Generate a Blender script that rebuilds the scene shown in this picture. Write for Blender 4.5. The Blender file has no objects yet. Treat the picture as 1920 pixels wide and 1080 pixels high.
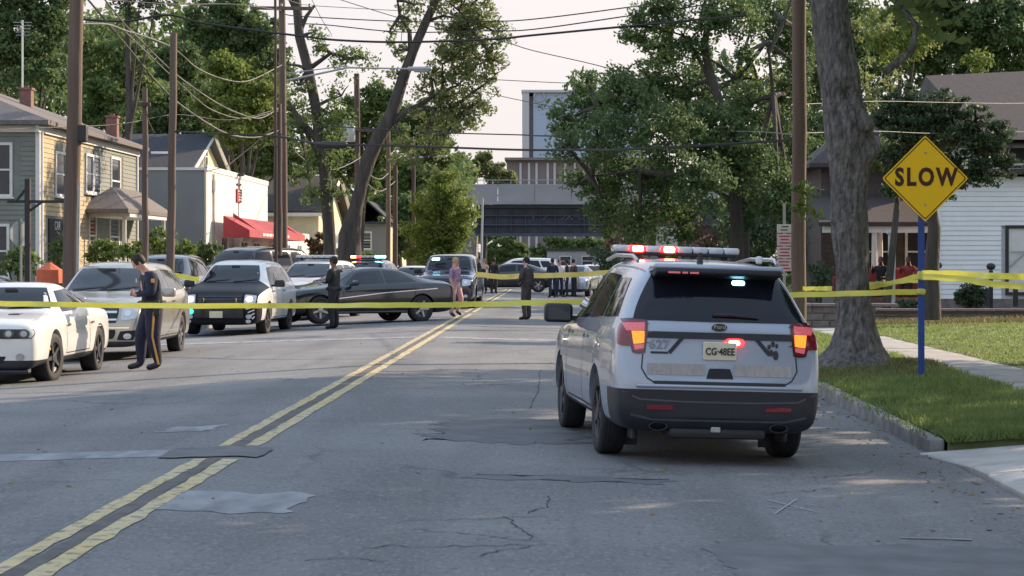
import bpy, bmesh, math, random
import numpy as np
from mathutils import Vector, Matrix, noise
from mathutils.bvhtree import BVHTree
random.seed(7); RNG = np.random.default_rng(7)
R = math.radians
SC = bpy.context.scene
COL = SC.collection

# ------------------------------------------------------------------ camera
H_EYE = 1.7; VPX, VPY, FPX = 1049.0, 488.0, 4000.0
cd = bpy.data.cameras.new('camera'); cam = bpy.data.objects.new('camera', cd); COL.objects.link(cam)
cam.location = (0, 0, H_EYE); cam.rotation_euler = (R(90), 0, 0)
cd.sensor_width = 36; cd.lens = 36 * FPX / 1920
cd.shift_x = -(VPX - 960) / 1920; cd.shift_y = -(540 - VPY) / 1920
cd.clip_start = 0.5; cd.clip_end = 3000
SC.camera = cam
# ------------------------------------------------------------------ sky and sun
SUN_AZ, SUN_EL = 38.0, 24.0          # azimuth from +X towards +Y
w = bpy.data.worlds.new('World'); SC.world = w; w.use_nodes = True
nt = w.node_tree; nt.nodes.clear()
sky = nt.nodes.new('ShaderNodeTexSky'); sky.sky_type = 'NISHITA'; sky.sun_disc = False
sky.sun_elevation = R(SUN_EL); sky.sun_rotation = R(90 - SUN_AZ); sky.dust_density = 3.0; sky.air_density = 1.2
tc = nt.nodes.new('ShaderNodeTexCoord'); sep = nt.nodes.new('ShaderNodeSeparateXYZ')
nz = nt.nodes.new('ShaderNodeTexNoise'); nz.inputs['Scale'].default_value = 2.2; nz.inputs['Detail'].default_value = 5
mp = nt.nodes.new('ShaderNodeMapping'); mp.inputs['Scale'].default_value = (1, 1, 3.5)
cl = nt.nodes.new('ShaderNodeMix'); cl.data_type = 'RGBA'     # thin high veil of cloud, warm near the horizon
cl.inputs[6].default_value = (6.9, 6.4, 6.5, 1); cl.inputs[7].default_value = (5.0, 6.3, 8.2, 1)
mr = nt.nodes.new('ShaderNodeMapRange'); mr.inputs[1].default_value = 0.14; mr.inputs[2].default_value = 0.5
mx = nt.nodes.new('ShaderNodeMix'); mx.data_type = 'RGBA'
m2 = nt.nodes.new('ShaderNodeMapRange'); m2.inputs[1].default_value = .3; m2.inputs[2].default_value = .7
m2.inputs[3].default_value = .8; m2.inputs[4].default_value = .95
bg = nt.nodes.new('ShaderNodeBackground'); bg.inputs[1].default_value = 0.085
out = nt.nodes.new('ShaderNodeOutputWorld')
L = nt.links.new
L(tc.outputs['Generated'], sep.inputs[0]); L(sep.outputs['Z'], mr.inputs[0]); L(mr.outputs[0], cl.inputs[0])
L(tc.outputs['Generated'], mp.inputs[0]); L(mp.outputs[0], nz.inputs['Vector']); L(nz.outputs[0], m2.inputs[0])
L(sky.outputs[0], mx.inputs[6]); L(cl.outputs[2], mx.inputs[7]); L(m2.outputs[0], mx.inputs[0])
L(mx.outputs[2], bg.inputs[0]); L(bg.outputs[0], out.inputs[0])
sl = bpy.data.lights.new('sun', 'SUN'); sun = bpy.data.objects.new('sun', sl); COL.objects.link(sun)
sl.energy = 4.3; sl.angle = R(0.5); sl.color = (1.0, .78, .56)
sd = Vector((math.cos(R(SUN_EL)) * math.cos(R(SUN_AZ)), math.cos(R(SUN_EL)) * math.sin(R(SUN_AZ)), math.sin(R(SUN_EL))))
sun.rotation_euler = sd.to_track_quat('Z', 'Y').to_euler(); sun.location = sd * 50
vs = SC.view_settings; vs.view_transform = 'Standard'; vs.look = 'None'; vs.gamma = 1; vs.use_curve_mapping = False
vs.exposure = 0.80
SC.render.engine = 'CYCLES'
SC.cycles.max_bounces = 6; SC.cycles.transparent_max_bounces = 6; SC.cycles.diffuse_bounces = 3; SC.cycles.glossy_bounces = 3
SC.cycles.caustics_reflective = False; SC.cycles.caustics_refractive = False

# ------------------------------------------------------------------ helpers
def W(px, py, Y):
    "the place at depth Y that the photograph shows at this pixel"
    return Vector(((px - VPX) * Y / FPX, Y, H_EYE - (py - VPY) * Y / FPX))
ROAD_C, KERB_X, LEFT_X = -2.79, 3.45, -9.3
def road_z(x): return 0.09 - 0.03 * min(abs(x - ROAD_C), 6.4)

def mat(name, col,  rough=.6, metal=0., var=.12, scale=6., bump=0., bscale=40., coat=0., emit=None, es=0., spec=.5, stretch=None, bdist=.02):
    m = bpy.data.materials.new(name); m.use_nodes = True; t = m.node_tree; n = t.nodes; p = n['Principled BSDF']
    tcn = n.new('ShaderNodeTexCoord'); nz = n.new('ShaderNodeTexNoise'); nz.inputs['Scale'].default_value = scale; nz.inputs['Detail'].default_value = 6
    src = tcn.outputs['Object']
    if stretch:
        mpn = n.new('ShaderNodeMapping'); mpn.inputs['Scale'].default_value = stretch; t.links.new(src, mpn.inputs[0]); src = mpn.outputs[0]
    t.links.new(src, nz.inputs['Vector'])
    mr = n.new('ShaderNodeMapRange'); mr.inputs[1].default_value = .3; mr.inputs[2].default_value = .7
    mi = n.new('ShaderNodeMix'); mi.data_type = 'RGBA'
    mi.inputs[6].default_value = tuple(c * (1 - var) for c in col) + (1,)
    mi.inputs[7].default_value = tuple(min(1, c * (1 + var)) for c in col) + (1,)
    t.links.new(nz.outputs[0], mr.inputs[0]); t.links.new(mr.outputs[0], mi.inputs[0]); t.links.new(mi.outputs[2], p.inputs['Base Color'])
    p.inputs['Roughness'].default_value = rough; p.inputs['Metallic'].default_value = metal
    p.inputs['Specular IOR Level'].default_value = spec
    if coat: p.inputs['Coat Weight'].default_value = coat; p.inputs['Coat Roughness'].default_value = .06
    if bump:
        b = n.new('ShaderNodeBump'); b.inputs['Strength'].default_value = min(1, bump); b.inputs['Distance'].default_value = bdist
        n2 = n.new('ShaderNodeTexNoise'); n2.inputs['Scale'].default_value = bscale; n2.inputs['Detail'].default_value = 5
        t.links.new(src, n2.inputs['Vector']); t.links.new(n2.outputs[0], b.inputs['Height']); t.links.new(b.outputs[0], p.inputs['Normal'])
    if emit:
        p.inputs['Emission Color'].default_value = tuple(emit) + (1,); p.inputs['Emission Strength'].default_value = es
    return m

def leaf_mat(name, c1, c2, trans=.35, rough=.55, ns=.55):
    m = bpy.data.materials.new(name); m.use_nodes = True; t = m.node_tree; n = t.nodes; n.clear()
    o = n.new('ShaderNodeOutputMaterial'); geo = n.new('ShaderNodeNewGeometry'); tcn = n.new('ShaderNodeTexCoord')
    nz = n.new('ShaderNodeTexNoise'); nz.inputs['Scale'].default_value = ns; nz.inputs['Detail'].default_value = 2
    ad = n.new('ShaderNodeMath'); ad.operation = 'MULTIPLY_ADD'; ad.inputs[1].default_value = .45
    mr = n.new('ShaderNodeMapRange'); mr.inputs[1].default_value = .3; mr.inputs[2].default_value = .75; mr.inputs[4].default_value = .6
    mi = n.new('ShaderNodeMix'); mi.data_type = 'RGBA'; mi.inputs[6].default_value = tuple(c1) + (1,); mi.inputs[7].default_value = tuple(c2) + (1,)
    d = n.new('ShaderNodeBsdfPrincipled'); d.inputs['Roughness'].default_value = rough; d.inputs['Specular IOR Level'].default_value = .25
    tr = n.new('ShaderNodeBsdfTranslucent'); ms = n.new('ShaderNodeMixShader'); ms.inputs[0].default_value = trans
    l = t.links.new
    l(tcn.outputs['Object'], nz.inputs['Vector']); l(nz.outputs[0], mr.inputs[0]); l(geo.outputs['Random Per Island'], ad.inputs[0]); l(mr.outputs[0], ad.inputs[2])
    l(ad.outputs[0], mi.inputs[0]); l(mi.outputs[2], d.inputs['Base Color']); l(mi.outputs[2], tr.inputs['Color'])
    l(d.outputs[0], ms.inputs[1]); l(tr.outputs[0], ms.inputs[2]); l(ms.outputs[0], o.inputs[0])
    return m

def thing(name, label, cat, loc=(0, 0, 0), rz=0., group=None, kind=None):
    o = bpy.data.objects.new(name, None); COL.objects.link(o); o.empty_display_size = .2
    o.location = loc; o.rotation_euler = (0, 0, rz); o['label'] = label; o['category'] = cat
    if group: o['group'] = group
    if kind: o['kind'] = kind
    return o
def tag(o, label, cat=None, group=None, kind=None):
    o['label'] = label
    if cat: o['category'] = cat
    if group: o['group'] = group
    if kind: o['kind'] = kind
    return o
def struct(o, label=None):
    o['kind'] = 'structure'
    if label: o['label'] = label
    return o
def link(name, me, mats, parent=None, loc=None):
    if not isinstance(mats, (list, tuple)): mats = [mats]
    if len(me.materials) == 0:
        for m in mats: me.materials.append(m)
    me.name = name
    o = bpy.data.objects.new(name, me); COL.objects.link(o)
    if parent: o.parent = parent
    if loc: o.location = loc
    return o

def smooth_by_angle(me, deg=35):
    me.polygons.foreach_set('use_smooth', [True] * len(me.polygons))
    bm = bmesh.new(); bm.from_mesh(me); c = R(deg)
    for e in bm.edges:
        if len(e.link_faces) == 2:
            e.smooth = e.calc_face_angle(0) < c
    bm.to_mesh(me); bm.free()

class G:
    "collects shapes for one mesh object"
    def __init__(s): s.v = []; s.f = []; s.m = []
    def add(s, vs, fs, mi=0, M=None):
        b = len(s.v)
        for p in vs:
            p = Vector(p); s.v.append(M @ p if M else p)
        for f in fs: s.f.append([b + i for i in f]); s.m.append(mi)
        return s
    def box(s, c, d, mi=0, M=None, rz=0, taper=1.0):
        x, y, z = d[0] / 2, d[1] / 2, d[2] / 2; c = Vector(c); t = taper
        vs = [(-x, -y, -z), (x, -y, -z), (x, y, -z), (-x, y, -z), (-x * t, -y * t, z), (x * t, -y * t, z), (x * t, y * t, z), (-x * t, y * t, z)]
        rm = Matrix.Rotation(rz, 3, 'Z')
        return s.add([c + rm @ Vector(v) for v in vs], [(0, 3, 2, 1), (4, 5, 6, 7), (0, 1, 5, 4), (1, 2, 6, 5), (2, 3, 7, 6), (3, 0, 4, 7)], mi, M)
    def bbox(s, c, d, bev=.02, seg=2, mi=0, M=None, rz=0, rot=None):
        bm = bmesh.new(); bmesh.ops.create_cube(bm, size=1)
        for v in bm.verts: v.co = Vector((v.co.x * d[0], v.co.y * d[1], v.co.z * d[2]))
        bmesh.ops.bevel(bm, geom=bm.edges[:], offset=bev, segments=seg, affect='EDGES', profile=.5)
        rm = rot.to_3x3() if rot else Matrix.Rotation(rz, 3, 'Z'); c = Vector(c)
        bm.verts.index_update()
        s.add([c + rm @ v.co for v in bm.verts], [[v.index for v in f.verts] for f in bm.faces], mi, M); bm.free(); return s
    def tube(s, pts, rad, n=10, mi=0, cap=True, M=None, jit=0):
        pts = [Vector(p) for p in pts]
        if not isinstance(rad, (list, tuple)): rad = [rad] * len(pts)
        vs = []; up = Vector((0, 0, 1))
        t0 = (pts[1] - pts[0]).normalized()
        side = t0.cross(up) if abs(t0.z) < .9 else t0.cross(Vector((0, 1, 0)))
        side.normalize()
        for i, p in enumerate(pts):
            t = (pts[min(i + 1, len(pts) - 1)] - pts[max(i - 1, 0)]).normalized()
            side = (side - t * side.dot(t)).normalized(); o = t.cross(side)
            for k in range(n):
                a = 2 * math.pi * k / n; r = rad[i] * (1 + jit * (random.random() - .5))
                vs.append(p + (side * math.cos(a) + o * math.sin(a)) * r)
        fs = [(i * n + k, i * n + (k + 1) % n, (i + 1) * n + (k + 1) % n, (i + 1) * n + k) for i in range(len(pts) - 1) for k in range(n)]
        if cap: fs += [tuple(range(n))[::-1], tuple((len(pts) - 1) * n + k for k in range(n))]
        return s.add(vs, fs, mi, M)
    def lathe(s, prof, n=24, mi=0, M=None, axis='z'):
        vs = []
        for r, h in prof:
            for k in range(n):
                a = 2 * math.pi * k / n
                vs.append((r * math.cos(a), r * math.sin(a), h) if axis == 'z' else (h, r * math.cos(a), r * math.sin(a)))
        fs = [(i * n + k, i * n + (k + 1) % n, (i + 1) * n + (k + 1) % n, (i + 1) * n + k) for i in range(len(prof) - 1) for k in range(n)]
        return s.add(vs, fs, mi, M)
    def prism(s, poly, a, b, plane='xz', mi=0, M=None):
        "extrude a polygon given in a plane from a to b along the third axis"
        def P(u, v, t): return {'xz': (u, t, v), 'yz': (t, u, v), 'xy': (u, v, t)}[plane]
        n = len(poly); vs = [P(u, v, a) for u, v in poly] + [P(u, v, b) for u, v in poly]
        fs = [tuple(range(n)), tuple(range(2 * n - 1, n - 1, -1))] + [(i, i + n, (i + 1) % n + n, (i + 1) % n) for i in range(n)]
        return s.add(vs, fs, mi, M)
    def mesh(s, name='m'):
        me = bpy.data.meshes.new(name); me.from_pydata(s.v, [], s.f); me.polygons.foreach_set('material_index', s.m); me.update()
        bm = bmesh.new(); bm.from_mesh(me); bmesh.ops.recalc_face_normals(bm, faces=bm.faces[:]); bm.to_mesh(me); bm.free()
        return me
    def obj(s, name, mats, parent=None, smooth=None, loc=None):
        me = s.mesh(name); o = link(name, me, mats, parent, loc)
        if smooth: smooth_by_angle(me, smooth)
        return o

def evaluated(obj):
    dg = bpy.context.evaluated_depsgraph_get(); return bpy.data.meshes.new_from_object(obj.evaluated_get(dg))
_txt = {}
def text(s, size, parent, mtl, M, name='lettering', depth=.004, bold=0., sx=1., align='CENTER', space=1.):
    k = (s, bold)
    cu = bpy.data.curves.new('t', 'FONT'); cu.body = s; cu.size = size; cu.extrude = depth / 2; cu.offset = bold; cu.align_x = align; cu.space_character = space; cu.align_y = 'CENTER'
    cu.resolution_u = 3
    o = bpy.data.objects.new('t', cu); COL.objects.link(o); me = evaluated(o); bpy.data.objects.remove(o); bpy.data.curves.remove(cu)
    me.transform(M @ Matrix.Diagonal((sx, 1, 1, 1))); me.materials.clear()
    return link(name, me, mtl, parent)
# lettering facing the camera (-Y): x to the right, z up
def FACE(x, y, z, ry=0.): return Matrix.Translation((x, y, z)) @ Matrix.Rotation(ry, 4, 'Z') @ Matrix.Rotation(R(90), 4, 'X')

def arr_mesh(name, V, F, mi=None):
    "mesh from numpy arrays, F is (n,k)"
    me = bpy.data.meshes.new(name); k = F.shape[1]
    me.vertices.add(len(V)); me.vertices.foreach_set('co', V.astype(np.float32).ravel())
    me.loops.add(F.size); me.loops.foreach_set('vertex_index', F.astype(np.int32).ravel())
    me.polygons.add(len(F)); me.polygons.foreach_set('loop_start', np.arange(0, F.size, k, dtype=np.int32))
    me.update(calc_edges=True); me.validate(); return me

def leaves(centres, rad, per, size, flat=.8, droop=0.):
    "leaf blades scattered round clump centres"
    c = np.repeat(np.asarray(centres), per, 0); n = len(c)
    r = np.repeat(np.asarray(rad), per)[:, None]
    d = RNG.normal(size=(n, 3)); d /= np.linalg.norm(d, axis=1)[:, None]
    p = c + d * r * (RNG.random((n, 1)) ** .45) * np.array([1, 1, flat])
    u = RNG.normal(size=(n, 3)); u[:, 2] -= droop; u /= np.linalg.norm(u, axis=1)[:, None]
    nn = d * .6 + np.array([0, 0, .5]) + RNG.normal(size=(n, 3)) * .7     # blades face outwards and up, roughly
    v = np.cross(nn, u); v /= (np.linalg.norm(v, axis=1)[:, None] + 1e-6)
    s = size * (.6 + .8 * RNG.random((n, 1)))
    V = np.stack([p - u * s * .55, p - v * s * .32 - u * s * .05, p + u * s * .6, p + v * s * .32 - u * s * .05], 1).reshape(-1, 3)
    F = np.arange(4 * n).reshape(n, 4)
    return V, F

def blob_clumps(blobs, dens, cr):
    "clump centres in ellipsoids (x,y,z,rx,ry,rz); more towards the skin"
    C = []; Rr = []
    for (x, y, z, rx, ry, rz) in blobs:
        k = max(3, int(dens * (rx * rz + rx * ry + ry * rz) / 3))
        d = RNG.normal(size=(k, 3)); d /= np.linalg.norm(d, axis=1)[:, None]
        t = RNG.random((k, 1)) ** .42
        C.append(np.array([x, y, z]) + d * t * np.array([rx, ry, rz])); Rr.append(cr * (.55 + .9 * RNG.random(k)))
    return np.concatenate(C), np.concatenate(Rr)

def tree(name, label, blobs, limbs, leafm, barkm, size=.16, per=34, dens=5.5, cr=.5, group=None, cat='tree', loc=None, flat=.75, droop=.2, twigs=True):
    "limbs: list of (points, radii); the first is the trunk and stands on the ground"
    base = Vector(loc) if loc else Vector(limbs[0][0][0])
    t = thing(name, label, cat, base, group=group)
    g = G()
    for i, (pts, rr) in enumerate(limbs): g.tube([Vector(p) - base for p in pts], rr, 10 if i == 0 else 7, jit=.12)
    C, Rr = blob_clumps(blobs, dens * 3.9, cr * .8)
    C = C - np.array(base)
    if twigs and limbs:      # thin branches run out into the crown
        anch = [Vector(p) - base for pts, rr in limbs for p in pts[max(1, len(pts) // 2):]]
        for b in blobs:
            bc = Vector(b[:3]) - base; a = min(anch, key=lambda q: (q - bc).length)
            g.tube([a, (a + bc) / 2 + Vector((0, 0, .1 * b[5])), bc], [.09, .06, .03], 5, cap=False)
            for _ in range(4):
                e = bc + Vector((random.uniform(-.8, .8) * b[3], random.uniform(-.8, .8) * b[4], random.uniform(-.2, .8) * b[5]))
                g.tube([bc, (bc + e) / 2 + Vector((0, 0, .05)), e], [.04, .028, .012], 4, cap=False)
    if g.v: g.obj('trunk', barkm, t, smooth=50)
    V, F = leaves(C, Rr, int(per * 2.2), size * .66, flat, droop)
    o = link('crown', arr_mesh('crown', V, F), leafm, t)
    return t
def PB(px, py, Y, rpx, k=1., ky=.8):
    "ellipsoid seen at this pixel with this pixel radius"
    c = W(px, py, Y); r = rpx * Y / FPX; return (c.x, c.y, c.z, r, r * ky, r * k)
# ------------------------------------------------------------------ materials
M_ = {}
M_['paint_silver'] = mat('white_paint', (.37, .42, .50), .26, .3, .04, 3, coat=.8)
M_['paint_white'] = mat('bright_white_paint', (.78, .78, .77), .3, 0, .03, 3, coat=.7)
M_['paint_grey'] = mat('champagne_paint', (.42, .41, .37), .3, .5, .04, 3, coat=.8)
M_['paint_black'] = mat('black_paint', (.012, .016, .024), .16, 0, .2, 3, coat=1)
M_['paint_navy'] = mat('navy_paint', (.02, .035, .075), .18, .2, .1, 3, coat=1)
M_['paint_maroon'] = mat('maroon_paint', (.05, .02, .03), .2, .2, .1, 3, coat=1)
M_['black_plastic'] = mat('black_plastic', (.018, .02, .028), .5, 0, .15, 12, bump=.1, bscale=200)
M_['rubber'] = mat('tyre_rubber', (.022, .023, .026), .75, 0, .25, 8, bump=.3, bscale=60)
M_['alloy'] = mat('alloy_metal', (.45, .45, .47), .3, .9, .05, 8)
M_['darkrim'] = mat('dark_wheel_metal', (.09, .09, .1), .4, .7, .1, 8)
M_['glass'] = mat('dark_glass', (.010, .012, .02), .05, 0, .2, 2, spec=.38)
M_['dark_wrap'] = mat('black_bonnet_paint', (.010, .012, .02), .45, 0, .2, 3, spec=.2)
M_['glass_lt'] = mat('window_glass', (.035, .042, .052), .06, 0, .3, 2, spec=.5)
M_['chrome'] = mat('chrome', (.7, .7, .72), .12, 1, .03, 5)
M_['red_lens'] = mat('red_lens', (.20, .010, .018), .15, 0, .12, 12, coat=1)
M_['lens_clear'] = mat('clear_lens', (.62, .64, .68), .12, .1, .1, 25, coat=1)
M_['amber_lit'] = mat('amber_lamp', (.9, .3, .02), .3, emit=(1, .26, .02), es=.75)
M_['tail_pink'] = mat('lit_tail_lens', (.45, .13, .16), .25, 0, .15, 30, coat=1, emit=(1, .12, .12), es=.18)
M_['red_lit'] = mat('red_beacon', (1, .1, .05), .3, emit=(1, .16, .06), es=30)
M_['red_glow'] = mat('red_beacon_dim', (.9, .03, .03), .3, emit=(1, .02, .03), es=3.2)
M_['blue_lit'] = mat('blue_white_beacon', (.6, .9, 1), .3, emit=(.35, .8, 1), es=6)
M_['head_lit'] = mat('lit_headlamp', (1, .9, .75), .3, emit=(1, .72, .45), es=14)
M_['teal_lit'] = mat('teal_lamp', (.1, .5, .5), .3, emit=(.08, .8, .75), es=.7)
M_['plate'] = mat('licence_plate', (.72, .68, .5), .5, 0, .1, 6)
M_['ink'] = mat('dark_lettering', (.03, .03, .035), .6)
M_['grey_ink'] = mat('grey_lettering', (.3, .32, .36), .5)
M_['tan_decal'] = mat('tan_decal', (.37, .345, .33), .5, 0, .14, 14, stretch=(3, 1, 1))
M_['asphalt_dark'] = mat('asphalt_patch', (.155, .16, .17), .85, 0, .2, 3, bump=.4, bscale=90)
M_['concrete_patch'] = mat('pale_patch', (.27, .28, .305), .85, 0, .3, 5, bump=.3, bscale=70, stretch=(1, .3, 1))
M_['concrete'] = mat('pavement_concrete', (.40, .38, .36), .85, 0, .22, 2.8, bump=.35, bscale=50)
M_['apron'] = mat('apron_concrete', (.52, .50, .475), .85, 0, .2, 2.4, bump=.35, bscale=50)
M_['kerb'] = mat('kerb_stone', (.25, .245, .24), .85, 0, .5, 2.6, bump=.5, bscale=40)
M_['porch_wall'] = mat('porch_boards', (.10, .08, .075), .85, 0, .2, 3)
M_['blue_post'] = mat('blue_painted_post', (.03, .075, .30), .5, .1, .15, 5)
M_['sign_yellow'] = mat('sign_yellow', (1.0, .60, .0), .5, 0, .015, .6)
M_['sign_black'] = mat('sign_black', (.055, .010, .006), .5)
M_['tape'] = leaf_mat('yellow_tape', (.86, .84, .13), (.97, .94, .30), .35, .35, ns=4)
M_['tape_far'] = mat('golden_tape', (.85, .70, .20), .4, 0, .1, 4)
M_['bark'] = mat('bark', (.185, .175, .168), .9, 0, .55, 15, bump=1, bscale=17, stretch=(1, 1, .42), bdist=.16)
M_['bark_dark'] = mat('dark_bark', (.075, .066, .058), .9, 0, .35, 5, bump=1, bscale=12, stretch=(1, 1, .2), bdist=.08)
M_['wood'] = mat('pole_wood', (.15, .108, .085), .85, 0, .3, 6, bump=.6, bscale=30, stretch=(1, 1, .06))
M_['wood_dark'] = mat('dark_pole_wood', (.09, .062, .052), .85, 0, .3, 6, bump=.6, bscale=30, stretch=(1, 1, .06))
M_['cable'] = mat('cable', (.03, .03, .035), .6)
M_['cable_lt'] = mat('grey_cable', (.13, .13, .125), .6)
M_['galv'] = mat('galvanised_steel', (.42, .44, .45), .45, .6, .1, 6)
M_['siding_tan'] = mat('tan_siding', (.44, .36, .225), .8, 0, .1, 3)
M_['siding_green'] = mat('green_siding', (.22, .24, .215), .8, 0, .1, 3)
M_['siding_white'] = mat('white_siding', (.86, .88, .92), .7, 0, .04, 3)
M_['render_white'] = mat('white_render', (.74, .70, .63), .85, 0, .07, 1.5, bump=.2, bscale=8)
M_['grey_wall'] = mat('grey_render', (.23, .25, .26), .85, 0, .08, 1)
M_['cream'] = mat('cream_boards', (.68, .62, .42), .8, 0, .08, 2)
M_['trim'] = mat('white_trim', (.72, .72, .70), .7, 0, .06, 4)
M_['shingle'] = mat('grey_shingle', (.17, .15, .145), .9, 0, .25, 9, bump=.6, bscale=20, stretch=(1, 3, 1))
M_['shingle_dark'] = mat('dark_shingle', (.045, .05, .065), .9, 0, .25, 9, bump=.5, bscale=20)
M_['shingle_brown'] = mat('brown_shingle', (.075, .06, .06), .9, 0, .2, 9, bump=.5, bscale=20)
M_['brick'] = mat('red_brick', (.24, .13, .11), .9, 0, .25, 14)
M_['stone'] = mat('wall_stone', (.19, .17, .16), .9, 0, .3, 5, bump=.5, bscale=25)
M_['awning'] = mat('red_awning', (.36, .04, .05), .6, 0, .1, 4)
M_['red'] = mat('red_paint', (.40, .06, .06), .6, 0, .2, 6)
M_['dark_in'] = mat('dark_interior', (.02, .02, .022), .8)
M_['steel_dark'] = mat('bridge_steel', (.045, .052, .072), .6, .2, .25, .5)
M_['bridge_pale'] = mat('bridge_parapet', (.30, .30, .32), .8, 0, .12, .3)
M_['tower'] = mat('tower_panel', (.38, .46, .60), .6, 0, .04, .05)
M_['tower_side'] = mat('tower_side', (.52, .52, .53), .7, 0, .04, .05)
M_['brown_panel'] = mat('brown_panel', (.21, .17, .17), .8, 0, .1, .2)
M_['orange_cover'] = mat('orange_red_cover', (.62, .13, .06), .7, 0, .1, 5)
M_['cloth_navy'] = mat('navy_cloth', (.018, .022, .05), .85, 0, .25, 12, bump=.3, bscale=25)
M_['cloth_black'] = mat('black_cloth', (.02, .02, .026), .85, 0, .25, 12, bump=.3, bscale=25)
M_['cloth_brown'] = mat('brown_cloth', (.07, .055, .055), .85, 0, .25, 12, bump=.3, bscale=25)
M_['cloth_purple'] = mat('purple_shirt', (.38, .24, .38), .85, 0, .3, 10, bump=.3, bscale=25)
M_['cloth_pink'] = mat('pink_shorts', (.62, .38, .40), .85, 0, .15, 10)
M_['cloth_tan'] = mat('tan_trousers', (.52, .38, .30), .85, 0, .15, 10)
M_['cloth_red'] = mat('red_shirt', (.35, .05, .05), .85, 0, .15, 10)
M_['cloth_white'] = mat('white_shirt', (.65, .65, .66), .85, 0, .1, 10)
M_['skin_l'] = mat('light_skin', (.58, .34, .27), .5, 0, .08, 10)
M_['skin_d'] = mat('brown_skin', (.18, .09, .06), .5, 0, .08, 10)
M_['hair'] = mat('dark_hair', (.02, .015, .012), .7)
M_['hair_l'] = mat('fair_hair', (.48, .33, .15), .7)
M_['shoe'] = mat('black_shoe', (.015, .015, .017), .35)
M_['gold'] = mat('gold_stripe', (.75, .38, .08), .7)
LF = {
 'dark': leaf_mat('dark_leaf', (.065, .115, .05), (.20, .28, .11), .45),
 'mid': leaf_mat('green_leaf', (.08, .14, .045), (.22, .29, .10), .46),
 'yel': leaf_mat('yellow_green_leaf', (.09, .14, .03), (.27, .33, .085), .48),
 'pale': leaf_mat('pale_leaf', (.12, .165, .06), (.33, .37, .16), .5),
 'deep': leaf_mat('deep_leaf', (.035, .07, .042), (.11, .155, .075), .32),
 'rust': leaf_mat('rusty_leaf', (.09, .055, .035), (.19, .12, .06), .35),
}
GRASS = leaf_mat('grass_blade', (.14, .20, .06), (.33, .42, .15), .5, ns=1.6)
GRASS_DRY = leaf_mat('dry_grass_blade', (.16, .13, .06), (.30, .27, .14), .3)

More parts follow.
